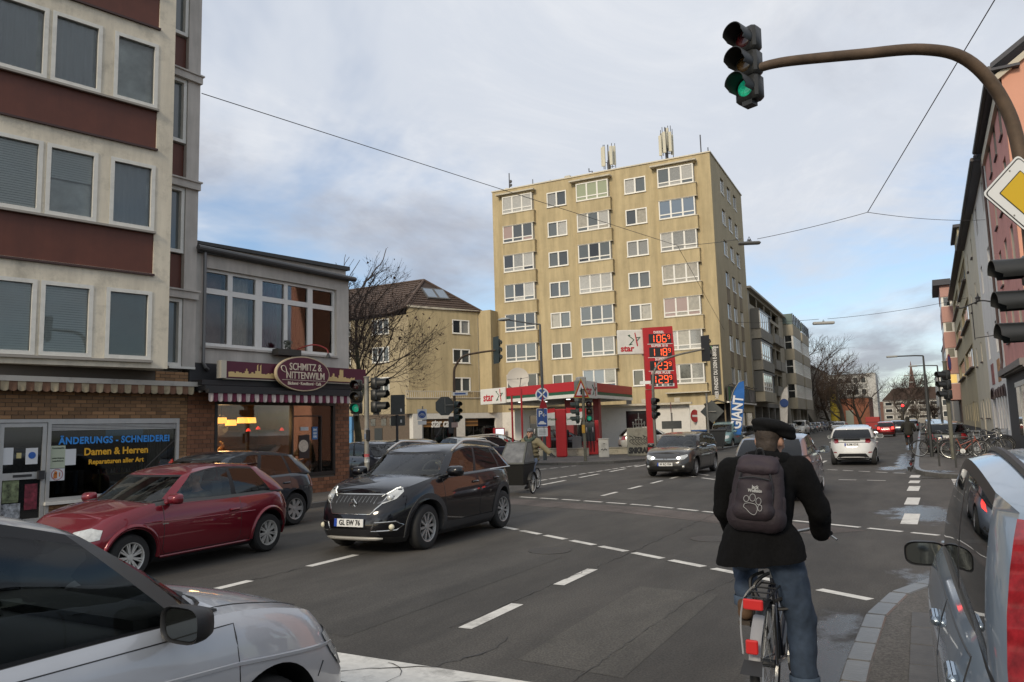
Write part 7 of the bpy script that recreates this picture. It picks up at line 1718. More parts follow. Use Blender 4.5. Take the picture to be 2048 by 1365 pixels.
def astra():
 c = Car('dark grey estate car with lit headlights turning across the junction', (.045, .043, .040), L=4.45, W=1.76, H=1.47, wb=2.68, fo=.90, r=.315, zn=.73, cowl=(1.18, .96), rf=(1.85, 1.38), rp=(2.5, 1.465), rr=(3.95, 1.40), tail=(4.3, 1.0), pm=PNT, wheel='seven', wins=[(.03, .04, .38, .38), (.41, .42, .70, .70), (.73, .73, .92, .91)])
 std_details(c, 'W RO 934', None, lit=True, head=[(2, .60), (16, .57), (34, .60), (56, .70), (58, .76), (30, .72), (4, .67)])
 c.line('chrome_bar', [(-.5, .60), (-.2, .585), (.2, .585), (.5, .60)], 'front', CHROME, .022)
 h, _ = c.cast((0, .59), 'front'); q = MB(); q.lathe([(.045, 0), (.06, 0), (.06, .012), (.045, .012)], 20, axis='x'); o = q.build('emblem', CHROME, c.root); o.location = h + Vector((.01, 0, 0))
 for sg in (1, -1): h, _ = c.cast((sg * .60, .36), 'front'); q = MB(); q.ball((0, 0, 0), .05, 10, 6); o = q.build('fog_light', HLAMP, c.root, 60); o.location = h
 c.put(-7.66, 27.3, 180.2)
astra()
def white_hatch():
 c = Car('white hatchback with tall red rear lamps driving away down the road', (.70, .70, .68), L=3.95, W=1.74, H=1.48, wb=2.49, fo=.80, r=.30, zn=.75, cowl=(1.05, .98), rf=(1.7, 1.38), rp=(2.35, 1.475), rr=(3.40, 1.40), tail=(3.80, 1.06), pm=PNTS, wheel='seven', nplan=3.6, tailc=[(0, .18), (.12, .04), (.3, 0), (.5, .02), (.7, .06), (.85, .12), (1, .22)])
 std_details(c, None, 'K SM 1714', grille=False, tail=[(172, .86), (140, .84), (112, .92), (112, 1.06), (135, 1.14), (160, 1.14)])
 c.decal('rear_bumper_dark', [(-.62, .24), (.62, .24), (.46, .46), (-.46, .46)], 'rear', TRIM, .008, step=.08)
 for sg in (1, -1): P = [(sg * y, z) for y, z in ((.54, .47), (.68, .48), (.68, .52), (.58, .52))]; c.decal('reflector', P, 'rear', TLAMP, .008, step=.06)
 c.line('tail_seam', [(-.5, .88), (.5, .88)], 'rear', PLAST, .014); c.put(-2.46, 34.0, -1.0)
white_hatch()
def grey_hatch():
 c = Car('bluish grey hatchback half hidden behind the cyclist in the beret', (.21, .245, .31), L=4.1, W=1.74, H=1.48, wb=2.55, fo=.84, r=.315, zn=.75, cowl=(1.1, .98), rf=(1.75, 1.38), rp=(2.35, 1.475), rr=(3.45, 1.40), tail=(3.95, 1.02), pm=PNTM, wheel='five', nplan=3.4)
 std_details(c, None, None, grille=False, brake=True, tail=[(176, .78), (140, .76), (118, .82), (118, .96), (160, .94)]); c.put(-3.08, 19.55, -1.0)
grey_hatch()
def red_far():
 c = Car('bright red hatchback with glowing brake lights further down the road', (.34, .015, .02), L=3.9, W=1.68, H=1.43, wb=2.44, fo=.78, r=.29, rp=(2.3, 1.43), rf=(1.7, 1.34), rr=(3.3, 1.36), tail=(3.72, .98), pm=PNT)
 std_details(c, None, '', grille=False, brake=True); c.decal('rear_bumper_dark', [(-.7, .30), (.7, .30), (.7, .42), (-.7, .42)], 'rear', TRIM, .008, step=.1); c.put(-3.1, 83.0, -1.0)
red_far()
# ---- boxy van template, saloon and hatch templates reused for the rows of parked cars
def van(label, col, **k):
 c = Car(label, col, L=4.12, W=1.74, H=1.82, wb=2.69, fo=.80, r=.31, zn=.82, cowl=(.85, 1.08), rf=(1.45, 1.68), rp=(2.2, 1.81), rr=(3.95, 1.74), tail=(4.08, 1.10), tumble=.13, nplan=5.5, wins=[(.03, .04, .34, .34), (.38, .38, .63, .63), (.67, .67, .93, .94)], **k)
 std_details(c, '', None, head=[(2, .66), (16, .62), (40, .66), (58, .74), (58, .86), (30, .86), (4, .80)]); c.root.name = 'van'; c.root['category'] = 'van'; return c
v = van('light teal delivery van parked in front of the bike shop', (.13, .22, .24), pm=PNTS); v.put(-12.6, 56.5, 183); v.decal('bumper', [(-.8, .26), (.8, .26), (.8, .46), (-.8, .46)], 'front', PLAST, .01, step=.1)
hat = Car('hatch', (.3, .3, .3), group='cars parked along the kerb'); std_details(hat, '', '')
est = Car('estate', (.03, .03, .03), L=4.7, W=1.8, H=1.46, wb=2.8, fo=.92, r=.32, cowl=(1.2, .96), rf=(1.9, 1.37), rp=(2.6, 1.46), rr=(4.2, 1.38), tail=(4.55, 1.0), wins=[(.03, .04, .38, .38), (.41, .42, .70, .70), (.73, .73, .92, .91)], wheel='five', group='cars parked along the kerb'); std_details(est, '', '')
van2 = van('white van parked with its nose to the junction in the far row', (.62, .62, .60), pm=PNTS)
def spawn(tmpl, label, col, x, y, hd, group=None, first=[0], z=0.):
 o = copy_tree(tmpl.root); o['label'] = label
 if group: o['group'] = group
 elif 'group' in o: del o['group']
 def paint_(q):
  for ch in q.children: ch.color = (*col, 1); paint_(ch)
 paint_(o); o.location = (x, y, z); o.rotation_euler = (0, 0, R(90 - hd)); return o
van2.put(-13.15, 99.5, 183)
GL_ = 'cars parked beyond the tower'
spawn(hat, 'small pale hatchback parked just before the white van', (.50, .50, .47), -13.2, 90.5, 182, GL_)
for i, (c_, y, t_, l) in enumerate((((.05, .06, .08), 107, hat, 'dark hatchback parked right behind the white van'), ((.07, .10, .13), 113, hat, 'bluish hatchback, second behind the white van'), ((.22, .22, .21), 119.5, est, 'grey estate car, third behind the white van'), ((.03, .05, .12), 126, hat, 'navy hatchback, fourth behind the white van'), ((.035, .035, .04), 133, est, 'black estate car under the bare street tree'), ((.10, .11, .12), 147, hat, 'dim grey hatchback near the red container'), ((.04, .045, .05), 155, hat, 'dark hatchback last in the row near the brick hall'))): spawn(t_, l, c_, -13.3 - .02 * (y - 100), y, 182, GL_)
spawn(est, 'silver estate car coming out of the parked row towards the junction', (.34, .34, .33), -10.3, 118, 184)
spawn(hat, 'black hatchback waiting beside the bike shop flag', (.02, .02, .022), -12.4, 66, 182); spawn(est, 'black estate car parked past the blue flag', (.025, .027, .03), -12.3, 73.5, 182)
spawn(hat, 'pale blue car directly ahead of the white hatchback', (.30, .36, .40), -3.0, 42.5, -1); spawn(hat, 'dark blue car in front of the bright red hatchback', (.02, .03, .06), -2.3, 93, -1); spawn(est, 'grey saloon far ahead with one orange indicator', (.18, .20, .23), -1.2, 112, -2)
# parked on the far pavement edge behind the bicycles
GR_ = 'cars parked behind the bicycles'
spawn(est, 'dark estate car with grey hatch parked behind the bicycles', (.05, .055, .05), .98, 42.3, 0, GR_, z=.06)
for c_, y, l in (((.14, .13, .115), 48.5, 'grey beige car second in the row behind the bicycles'), ((.34, .03, .05), 54.5, 'red roofed car third in the row behind the bicycles'), ((.45, .46, .46), 61, 'silver car fourth in the row behind the bicycles'), ((.04, .04, .045), 68, 'black car fifth in the row behind the bicycles'), ((.20, .22, .25), 75, 'slate car sixth in the row behind the bicycles'), ((.10, .02, .02), 83, 'maroon car far down the row behind the bicycles')): spawn(hat, l, c_, 1.0, y, 0, GR_, z=.06)
# side street and station
spawn(est, 'black estate car waiting in the side street behind the signal pole', (.012, .013, .016), -17.6, 24.9, 108); spawn(hat, 'grey hatchback nosing out beside the bakery corner', (.06, .068, .085), -16.6, 21.2, 110); spawn(hat, 'red car mostly hidden behind the grey one in the side street', (.35, .02, .05), -21.8, 24.4, 106)
spawn(est, 'dark blue estate parked behind the hooded cargo bike', (.03, .04, .06), -17.9, 32.4 - 1.6, 20); spawn(hat, 'white car seen past the crossover roof, behind the red hoarding', (.55, .54, .50), -18.2, 28.9, 300); spawn(est, 'silver estate car on the forecourt beside the poster screen', (.42, .42, .41), -24.0, 42.9, 70)
spawn(hat, 'white hatchback refuelling behind the graffitied cabinet', (.58, .56, .50), -15.0, 46.2, 60, z=.16); spawn(est, 'black car filling up between the pumps', (.012, .012, .013), -19.8, 43.3, 62, z=.16)
for t_ in (hat, est):
 def rm(o):
  for ch in list(o.children): rm(ch)
  bpy.data.objects.remove(o)
 rm(t_.root)
# ---------------------------------------------------------------- people and bicycles
from mathutils import noise as mnoise
def blob(name, prims, m, parent, voxel=.016, wrinkle=0., wscale=9., it=4, stretch=(1, 1, 1)):
 """one continuous body of tapered limbs and rounded masses, fused and smoothed"""
 mb = MB()
 for p in prims:
  if p[0] == 'c':
   _, a, b, r0, r1 = p; a, b = Vector(a), Vector(b); d = b - a; n = max(2, int(d.length / .05)); P, Rr = [], []
   for k in range(4): t = k / 4; P.append(a - d.normalized() * r0 * math.cos(t * math.pi / 2)); Rr.append(max(.001, r0 * math.sin(t * math.pi / 2)))
   for k in range(n + 1): P.append(a.lerp(b, k / n)); Rr.append(r0 + (r1 - r0) * k / n)
   for k in range(1, 5): t = k / 4; P.append(b + d.normalized() * r1 * math.sin(t * math.pi / 2)); Rr.append(max(.001, r1 * math.cos(t * math.pi / 2)))
   mb.tube(P, Rr, 14)
  else:
   q = MB(); q.ball((0, 0, 0), p[2], 18, 12); M_ = Matrix.Translation(p[1]) @ (p[3].to_matrix().to_4x4() if len(p) > 3 else Matrix())
   mb.add([M_ @ Vector(v) for v in q.v], q.f)
 o = mb.build(name, m, parent)
 md = o.modifiers.new('fuse', 'REMESH'); md.mode = 'VOXEL'; md.voxel_size = voxel
 sm = o.modifiers.new('soft', 'SMOOTH'); sm.factor = .5; sm.iterations = it
 me = aside(o); o.modifiers.clear(); o.data = me; me.name = name
 if wrinkle:
  for v in me.vertices:
   c = v.co; k = mnoise.noise(Vector((c.x * wscale, c.y * wscale, c.z * wscale * .6))) + .5 * mnoise.noise(Vector((c.x * wscale * 2.3, c.y * wscale * 2.3, c.z * wscale * 1.7 + 5)))
   v.co = c + v.normal * wrinkle * k
 me.polygons.foreach_set('use_smooth', [True] * len(me.polygons)); me.update()
 return o
from mathutils import Euler
SKIN = mat('skin', (.42, .24, .17), .55, var=.08); DENIM = mat('denim', (.030, .048, .080), .85, var=.22, vscale=22, bump=.25, bscale=220); DENIMP = mat('denim_pale', (.16, .20, .27), .85, var=.2)
LEATHER = mat('brown_suede', (.085, .045, .022), .85, var=.2); HAIRD = mat('dark_hair', (.035, .024, .017), .7, var=.3, vscale=60, bump=.4, bscale=120)
def head(parent, p, yaw=0., pitch=0., skin=None, hair=None, k=1.):
 """head looking along +y before turning; returns the skin mesh (face, ears, neck) with hair as its child"""
 skin = skin or SKIN; e = Euler((pitch, 0, yaw))
 def T(v): return Vector(p) + e.to_matrix() @ (Vector(v) * k)
 pr = [('e', T((0, -.008, .02)), (.076 * k, .096 * k, .105 * k), e), ('e', T((0, .03, -.055)), (.056 * k, .062 * k, .062 * k), e), ('c', T((0, -.02, -.07)), T((0, -.045, -.20)), .054 * k, .062 * k),
          ('c', T((0, .092, .012)), T((0, .113, -.022)), .010 * k, .016 * k), ('e', T((0, .082, -.072)), (.026 * k, .016 * k, .010 * k), e), ('e', T((0, .075, -.105)), (.025 * k, .02 * k, .02 * k), e), ('e', T((0, .078, .038)), (.052 * k, .018 * k, .012 * k), e)]
 for s in (1, -1): pr.append(('e', T((s * .078, -.012, -.005)), (.012 * k, .026 * k, .036 * k), e)); pr.append(('e', T((s * .042, .062, -.03)), (.026 * k, .026 * k, .026 * k), e))
 o = blob('head', pr, skin, parent, .0075 * k, it=3)
 for s in (1, -1): q = MB(); q.ball(tuple(T((s * .032, .082, .012))), .011 * k, 10, 8); q.build('eye', mat('eye_dark', (.03, .025, .02), .2), o, 60)
 if hair: blob('hair', [('e', T((0, -.022, .035)), (.081 * k, .094 * k, .099 * k), e), ('e', T((0, -.055, -.03)), (.066 * k, .052 * k, .075 * k), e)], hair, o, .010 * k, .004, 40, 2)
 return o
def grip_hand(parent, p, fwd, up, side, m, k=1., spread=False, name='hand'):
 """palm, four unequal fingers and a thumb; closed round a bar across the palm, or spread"""
 f, u = Vector(fwd).normalized(), Vector(up).normalized(); s_ = f.cross(u).normalized() * side; p = Vector(p)
 pr = [('e', p, (.036 * k, .036 * k, .036 * k)), ('c', p - f * .035 * k, p + f * .03 * k + s_ * .0, .026 * k, .03 * k)]
 for i, (o_, l) in enumerate(((-.033, .068), (-.011, .078), (.011, .074), (.032, .058))):
  a = p + f * .035 * k + s_ * o_ * k; 
  if spread: b = a + (f * l * .6 + s_ * o_ * .5) * k; c = b + (f * l * .5 - u * .012 + s_ * o_ * .3) * k
  else: b = a + (f * .022 - u * .018) * k; c = b + (-f * .028 - u * .026) * k
  pr += [('c', a, b, .0095 * k, .009 * k), ('c', b, c, .009 * k, .0078 * k)]
 a = p - s_ * .036 * k - f * .01 * k; b = a + (f * .03 - s_ * .022 - u * .012) * k; pr += [('c', a, b, .0115 * k, .010 * k), ('c', b, b + (f * .026 - u * (.006 if spread else .018)) * k, .010 * k, .0085 * k)]
 return blob(name, pr, m, parent, .006 * k, it=2)
def shoe(parent, heel, toe, m, k=1.):
 h, t = Vector(heel), Vector(toe)
 o = blob('shoe', [('c', h + Vector((0, 0, .055 * k)), t + Vector((0, 0, .04 * k)), .045 * k, .036 * k), ('c', h + Vector((0, 0, .10 * k)), h.lerp(t, .35) + Vector((0, 0, .075 * k)), .045 * k, .04 * k)], m, parent, .010 * k, it=3)
 q = MB(); d = (t - h); d.z = 0; d.normalize(); n = Vector((-d.y, d.x, 0))
 P = [h - d * .05 + n * .035, h - d * .05 - n * .035, t + d * .02 - n * .04, t + d * .045, t + d * .02 + n * .04]
 q.rings([[p + Vector((0, 0, z)) for p in P] for z in (-.008, .018)], True, True); q.build('sole', mat('sole', (.04, .03, .022), .8), o); return o
def bicycle(label, col, kind='city', rack=True, group=None, basket=False, rear_white=False):
 """x right, y forward, origin on the ground under the bottom bracket"""
 t = thing('bicycle', label, 'bicycle', group=group); PN = mat('bike_paint', (.5, .5, .5), .35, objcol=True, coat=.8); BLK = mat('bike_black', (.014, .014, .015), .45); STL = mat('bike_steel', (.40, .40, .39), .3, .85)
 r = .345; ra, fa = Vector((0, -.45, r)), Vector((0, .62, r)); bb = Vector((0, 0, .28)); seat = Vector((0, -.20, .80)); hd = Vector((0, .42, .86)); hl = Vector((0, .46, .72))
 for c in (ra, fa):
  q = MB(); n = 40
  q.rings([[(math.cos(b) * .018, (r - .018 + math.sin(b) * .018) * math.cos(a), (r - .018 + math.sin(b) * .018) * math.sin(a)) for b in [2 * math.pi * k / 8 for k in range(8)]] for a in [2 * math.pi * j / n for j in range(n + 1)]])
  w = q.build('wheel', TYRE, t, 60); w.location = c
  q = MB(); q.rings([[(dx, rr * math.cos(a), rr * math.sin(a)) for dx, rr in ((-.011, r - .034), (.011, r - .034), (.009, r - .046), (-.009, r - .046))] for a in [2 * math.pi * j / n for j in range(n + 1)]]); q.build('rim', STL, w, 60)
  q = MB()
  for k in range(28):
   a = 2 * math.pi * k / 28; h_ = a + (.5 if k % 2 else -.5); q.tube([(.025 * (1 if k % 4 < 2 else -1), .022 * math.cos(h_), .022 * math.sin(h_)), (0, (r - .04) * math.cos(a), (r - .04) * math.sin(a))], .0016, 3)
  q.cyl((0, 0), .001, 0, .001, 4); q.build('spokes', STL, w)
  q = MB(); q.lathe([(.0, -.045), (.024, -.045), (.024, .045), (0, .045)], 12, axis='x'); q.build('hub', BLK, w)
 q = MB(); q.tube([bb, seat], .018, 8); q.tube([hl, bb], .022, 8)
 if kind == 'city': q.tube([hl + Vector((0, -.02, .02)), Vector((0, -.10, .50))], .018, 8)
 else: q.tube([hd + Vector((0, 0, -.02)), seat + Vector((0, .02, -.06))], .018, 8)
 q.tube([hd, hl], .022, 8)
 for s in (.055, -.055): q.tube([ra + Vector((s, 0, 0)), bb + Vector((s * .6, 0, 0))], .011, 6); q.tube([ra + Vector((s, 0, 0)), seat + Vector((s * .3, 0, -.05))], .010, 6); q.tube([fa + Vector((s, 0, 0)), fa + Vector((s, -.10, .32)), hl + Vector((s * .4, 0, -.02))], .012, 6)
 f = q.build('frame', PN, t, 60); f.color = (*col, 1)
 q = MB(); q.tube([seat, seat + Vector((0, -.035, .13))], .014, 8); q.build('seat_post', STL, t)
 s0 = seat + Vector((0, -.04, .15)); q = MB(); q.rings([[(s0.x + w_ * math.cos(a), s0.y + y, s0.z + h_ * math.sin(a) + .01) for a in [2 * math.pi * k / 12 for k in range(12)]] for y, w_, h_ in ((-.13, .04, .02), (-.11, .085, .04), (-.03, .075, .04), (.06, .028, .028), (.13, .016, .02))], True, True); q.build('saddle', BLK, t, 60)
 q = MB(); hb = hd + Vector((0, -.02, .14)); q.tube([hd, hb], .013, 6); q.tube(bez([(-.29, hb.y - .12, hb.z + .04), (-.22, hb.y - .02, hb.z + .05), (0, hb.y + .03, hb.z), (.22, hb.y - .02, hb.z + .05), (.29, hb.y - .12, hb.z + .04)], 5), .012, 6); h = q.build('handlebar', STL, t, 60)
 for s in (1, -1): q = MB(); q.tube([(s * .265, hb.y - .07, hb.z + .045), (s * .30, hb.y - .16, hb.z + .035)], .018, 8); q.build('grip', BLK, h); q = MB(); q.tube(bez([(s * .22, hb.y - .01, hb.z + .03), (s * .28, hb.y + .0, hb.z + .0), (s * .33, hb.y - .06, hb.z - .02)], 4), .007, 5); q.build('brake_lever', STL, h)
 q = MB(); q.lathe([(0, -.006), (.095, -.006), (.095, .006), (0, .006)], 24, axis='x'); o = q.build('chainring', STL, t); o.location = bb + Vector((.06, 0, 0))
 for s, dy, dz in ((1, .02, -.17), (-1, -.02, .17)):
  q = MB(); e = bb + Vector((s * .085, dy, dz)); q.tube([bb + Vector((s * .06, 0, 0)), e], .011, 6); q.bbox(min(e.x, e.x + s * .10), e.y - .04, e.z - .012, max(e.x, e.x + s * .10), e.y + .04, e.z + .012, .005); q.build('crank', BLK, t)
 for c, a0, a1 in ((ra, 35, 190), (fa, 60, 165)):
  q = MB(); q.rings([[c + Vector((dx, (r + .022 - dz) * math.cos(R(a)), (r + .022 - dz) * math.sin(R(a)))) for dx, dz in ((-.028, .012), (-.015, 0), (.015, 0), (.028, .012))] for a in range(a0, a1 + 1, 8)], closed=False); q.build('mudguard', BLK, t, 60)
 if rack:
  q = MB(); z = 2 * r + .08
  for s in (.06, -.06): q.tube([(s, ra.y + .25, z), (s, ra.y - .28, z), (s * .2, ra.y - .32, z)], .006, 5); q.tube([(s, ra.y, r), (s, ra.y - .05, z)], .006, 5)
  for k in range(4): q.tube([(-.06, ra.y + .2 - .14 * k, z), (.06, ra.y + .2 - .14 * k, z)], .005, 4)
  q.build('rack', BLK, t)
  q = MB(); q.bbox(-.055, ra.y - .345, z - .045, .055, ra.y - .325, z + .012, .006); q.build('reflector', mat('reflector_red', (.45, .02, .02), .3, emit=.15), t)  # faint glow in the material stands in for returned light; no lamp here
 q = MB(); q.lathe([(0, -.05), (.03, -.04), (.038, 0), (.03, .03), (0, .035)], 14, axis='y'); o = q.build('front_lamp', STL, t); o.location = hl + Vector((0, .07, .05))
 if basket:
  q = MB(); 
  for k in range(9): q.tube([(-.17 + .0425 * k, fa.y - .15, .80), (-.19 + .0475 * k, fa.y - .17, 1.05)], .005, 4); q.tube([(-.17 + .0425 * k, fa.y + .12, .80), (-.19 + .0475 * k, fa.y + .15, 1.05)], .005, 4)
  for z_ in (.80, .9, 1.05): w_ = .17 + (z_ - .8) * .08; q.tube([(-w_, fa.y - .16, z_), (w_, fa.y - .16, z_), (w_, fa.y + .14, z_), (-w_, fa.y + .14, z_), (-w_, fa.y - .16, z_)], .006, 4)
  q.build('basket', STL, t)
 return t
# ---- the rider in the beret, seen from behind
def main_rider():
 X0, Y0 = -.95, 5.06
 bk = bicycle('dark city bicycle with red rear reflectors ridden by the man in the beret', (.016, .02, .035)); bk.location = (X0 + .025, Y0 + .265, 0); bk.rotation_euler = (0, R(1.5), R(-1))
 q = MB(); q.rings([[(dx, -.45 + (.345 + .024 - dz) * math.cos(R(a)), .345 + (.345 + .024 - dz) * math.sin(R(a))) for dx, dz in ((-.032, .006), (-.018, 0), (.018, 0), (.032, .006))] for a in range(120, 172, 6)], closed=False); q.build('mudguard_band', mat('band_white', (.24, .24, .25), .5), bk, 60)
 q = MB(); q.bbox(-.033, -.86, .50, .033, -.835, .575, .006); q.build('reflector', mat('reflector_red'), bk)
 q = MB(); q.rings([[(-.05, -.83, .46), (.05, -.83, .46)], [(-.06, -.90, .40), (.06, -.90, .40)]], closed=False); q.build('mud_flap', TRIM, bk)
 q = MB(); q.tube(bez([(-.05, -.2, .83), (-.13, -.22, .78), (-.10, -.25, .66), (.02, -.26, .62), (.15, -.24, .66), (.12, -.2, .78), (.0, -.2, .83), (-.11, -.22, .74), (-.05, -.27, .65), (.09, -.25, .70)], 6), .011, 6); q.build('cable_lock', TRIM, bk)
 q = MB(); q.tube(bez([(-.05, -.5, .80), (-.12, -.45, .72), (-.11, -.62, .62), (-.06, -.80, .48)], 5), .005, 4); q.tube(bez([(.06, -.52, .70), (.045, -.47, .60), (.02, -.5, .5)], 4), .008, 5); q.build('luggage_cord', mat('cord_grey', (.3, .3, .3), .6), bk)
 t = thing('person', 'man in black beret and black wool coat with blue jeans cycling away', 'person', (X0, Y0, 0), R(-3))
 COAT = mat('black_wool', (.006, .006, .0065), .95, spec=.12, var=.25, vscale=60, bump=.4, bscale=160)
 hp = Vector((0, -.01, .98)); ch = Vector((.02, .12, 1.36))
 # body: one continuous figure under the clothes
 ly, lk, la = Vector((-.12, .0, .95)), Vector((-.21, .38, .86)), Vector((-.15, .15, .62))
 ry, rk, ra_ = Vector((.13, .0, .94)), Vector((.185, .13, .53)), Vector((.185, .11, .15))
 lsh, rsh = Vector((-.195, .10, 1.47)), Vector((.225, .13, 1.475)); lel, rel = Vector((-.285, .20, 1.20)), Vector((.315, .25, 1.20)); lh, rh = Vector((-.30, .44, 1.05)), Vector((.285, .46, 1.04))
 blob('body', [('c', hp + Vector((0, .05, .1)), ch, .09, .13), ('c', ch, Vector((.02, .14, 1.52)), .12, .06), ('c', hp + Vector((0, .06, .08)), ly + Vector((0, .06, .02)), .07, .065), ('c', hp + Vector((0, .06, .08)), ry + Vector((0, .06, .02)), .07, .065), ('c', ly + Vector((0, .06, .02)), lk, .065, .055), ('c', lk, la, .05, .036), ('c', ry + Vector((0, .06, .02)), rk, .065, .052), ('c', rk, ra_, .05, .036), ('c', lsh, lel, .05, .04), ('c', lel, lh, .038, .028), ('c', rsh, rel, .05, .04), ('c', rel, rh, .038, .028)], SKIN, t, .02)
 hd = head(t, (.055, .175, 1.655), R(-8), R(-4), hair=HAIRD, k=1.06)
 # coat: broad back, sleeves, flared hem over the saddle
 coat = blob('coat', [('e', (0, .0, 1.07), (.215, .155, .16)), ('c', (0.0, .01, 1.05), (.02, .10, 1.34), .175, .185), ('e', (.015, .10, 1.42), (.225, .14, .15)), ('c', lsh, lel, .085, .074), ('c', lel, lh - Vector((0, .04, 0)), .072, .056), ('c', rsh, rel, .088, .080), ('c', rel, rh - Vector((0, .05, -.01)), .078, .060), ('c', lsh, rsh, .085, .085), ('c', (.03, .12, 1.50), (.045, .13, 1.565), .085, .078), ('c', (-.11, -.01, 1.04), (-.14, .0, .86), .135, .15), ('c', (.11, -.01, 1.04), (.15, .0, .84), .135, .15), ('c', (.0, -.03, 1.04), (.0, -.04, .86), .14, .15)], COAT, t, .014, .012, 9)
 bm = bmesh.new(); bm.from_mesh(coat.data); bmesh.ops.bisect_plane(bm, geom=bm.verts[:] + bm.edges[:] + bm.faces[:], plane_co=(0, 0, .915), plane_no=(.10, .12, -1), clear_outer=True); bm.to_mesh(coat.data); bm.free()
 jeans = blob('jeans', [('e', (.01, .01, .98), (.19, .155, .105)), ('c', (-.08, -.03, .97), (.09, -.03, .97), .10, .10), ('c', ly, lk, .105, .09), ('c', lk, la + Vector((0, 0, .05)), .088, .072), ('c', ry + Vector((0, .03, 0)), rk, .115, .093), ('c', rk, ra_ + Vector((0, 0, .07)), .092, .080)], DENIM, t, .013, .011, 12, 3)
 for a, r_ in ((la + Vector((0, .0, .06)), .083), (ra_ + Vector((0, 0, .085)), .091)): q = MB(); q.lathe([(r_ * .95, -.03), (r_, -.025), (r_, .025), (r_ * .93, .03)], 20); o = q.build('turn_up', mat('denim_cuff', (.048, .072, .11), .85, var=.2), jeans, 60); o.location = a - Vector((0, 0, .05)); 
 for a in (la, ra_): q = MB(); q.tube([a + Vector((0, 0, .05)), a - Vector((0, 0, .04))], .042, 10); q.build('sock', TRIM, t)
 shoe(t, ra_ + Vector((0, -.06, -.12)), ra_ + Vector((.03, .15, -.13)), LEATHER, 1.15); shoe(t, la + Vector((0, -.06, -.12)), la + Vector((-.01, .14, -.15)), LEATHER, 1.1)
 for p, s in ((lh, -1), (rh, 1)): grip_hand(t, p + Vector((0, .02, 0)), (0, 1, -.15), (0, .15, 1), s, SKIN)
 # beret: flat crown pulled over to the right, tight band
 b = blob('beret', [('e', (.085, .165, 1.745), (.145, .138, .048), Euler((R(-8), R(14), 0))), ('e', (.05, .165, 1.725), (.095, .112, .055), Euler((R(-6), R(6), 0))), ('e', (.145, .18, 1.705), (.085, .10, .035), Euler((0, R(28), 0)))], mat('beret_wool', (.008, .008, .0085), .95, spec=.12, var=.2, vscale=50, bump=.3, bscale=150), hd, .010, .003, 14, 3)
 q = MB(); q.tube(bez([(-.06, .07, 1.535), (.02, .035, 1.55), (.12, .07, 1.535), (.15, .14, 1.53)], 5), .05, 10); q.build('collar', COAT, coat, 60)
 # rucksack on his back
 PUR = mat('plum_nylon', (.016, .009, .013), .72, var=.22, vscale=18, bump=.35, bscale=60); PUR2 = mat('plum_nylon_worn', (.027, .017, .023), .72, var=.2, vscale=14, bump=.3, bscale=60)
 bp = thing('rucksack', 'plum coloured rucksack with white paw outline worn by the cyclist', 'rucksack', (X0 + .015, Y0 - .10, 1.325), R(-3)); bp.rotation_euler = (R(-14), R(4), R(-3)); bp.scale = (.86, .9, .92)
 body = blob('bag', [('e', (0, 0, .02), (.175, .105, .255)), ('c', (-.11, .0, -.15), (.11, .0, -.15), .10, .10), ('c', (-.09, .01, .16), (.09, .01, .16), .085, .085), ('c', (-.125, 0, -.12), (-.105, 0, .14), .075, .07), ('c', (.125, 0, -.12), (.105, 0, .14), .075, .07)], PUR, bp, .012, .005, 12)
 blob('front_pocket', [('c', (-.085, -.085, -.12), (.085, -.085, -.12), .065, .065), ('c', (-.075, -.085, .05), (.075, -.085, .05), .055, .055), ('e', (0, -.085, -.03), (.135, .075, .13))], PUR, body, .012, .004, 14)
 blob('lid', [('c', (-.085, -.03, .20), (.085, -.03, .20), .068, .068), ('e', (0, -.045, .165), (.155, .085, .055))], PUR2, body, .012, .005, 16)
 for s in (-1, 1):
  blob('side_pocket', [('c', (s * .165, .0, -.15), (s * .165, .0, -.02), .045, .035)], PUR, body, .011, .004, 16)
  q = MB(); q.tube(bez([(s * .07, .06, .23), (s * .115, .12, .285), (s * .15, .24, .27), (s * .16, .33, .12)], 5), [.03] * 16, 8); q.build('strap', PUR2, body, 60)
  q = MB(); q.tube(bez([(s * .10, -.10, .13), (s * .125, -.09, .02), (s * .12, -.095, -.12)], 5), .006, 5); q.build('zip', TRIM, body)
 q = MB(); q.tube(bez([(-.03, .0, .265), (-.015, -.02, .31), (.015, -.02, .31), (.03, .0, .265)], 5), .008, 6); q.tube(bez([(-.11, -.125, .085), (0, -.15, .095), (.11, -.125, .085)], 6), .005, 5); q.build('grab_loop', TRIM, body)
 WH = mat('print_white', (.36, .36, .35), .7)
 for tx, z, s in (('Jack', .028, .032), ('Wolfskin', .004, .030)): lettering(tx, s, WH, body, (.02, -.163, z), UPR, extrude=.0015, bold=.0008, sx=.9)
 def ol(P): q = MB(); q.tube(bez(P + [P[0]], 6), .0018, 4); q.build('paw_outline', WH, body)
 ol([(-.045, -.166, -.085), (-.015, -.166, -.078), (.03, -.166, -.085), (.045, -.166, -.115), (.03, -.164, -.15), (.0, -.164, -.145), (-.03, -.165, -.12), (-.05, -.166, -.105)])
 for x, z, rx, rz in ((-.035, -.052, .018, .02), (.008, -.042, .02, .024), (.05, -.062, .018, .022), (.062, -.105, .014, .02)): ol([(x + rx * math.cos(a), -.167, z + rz * math.sin(a)) for a in [2 * math.pi * k / 8 for k in range(8)]])
main_rider()
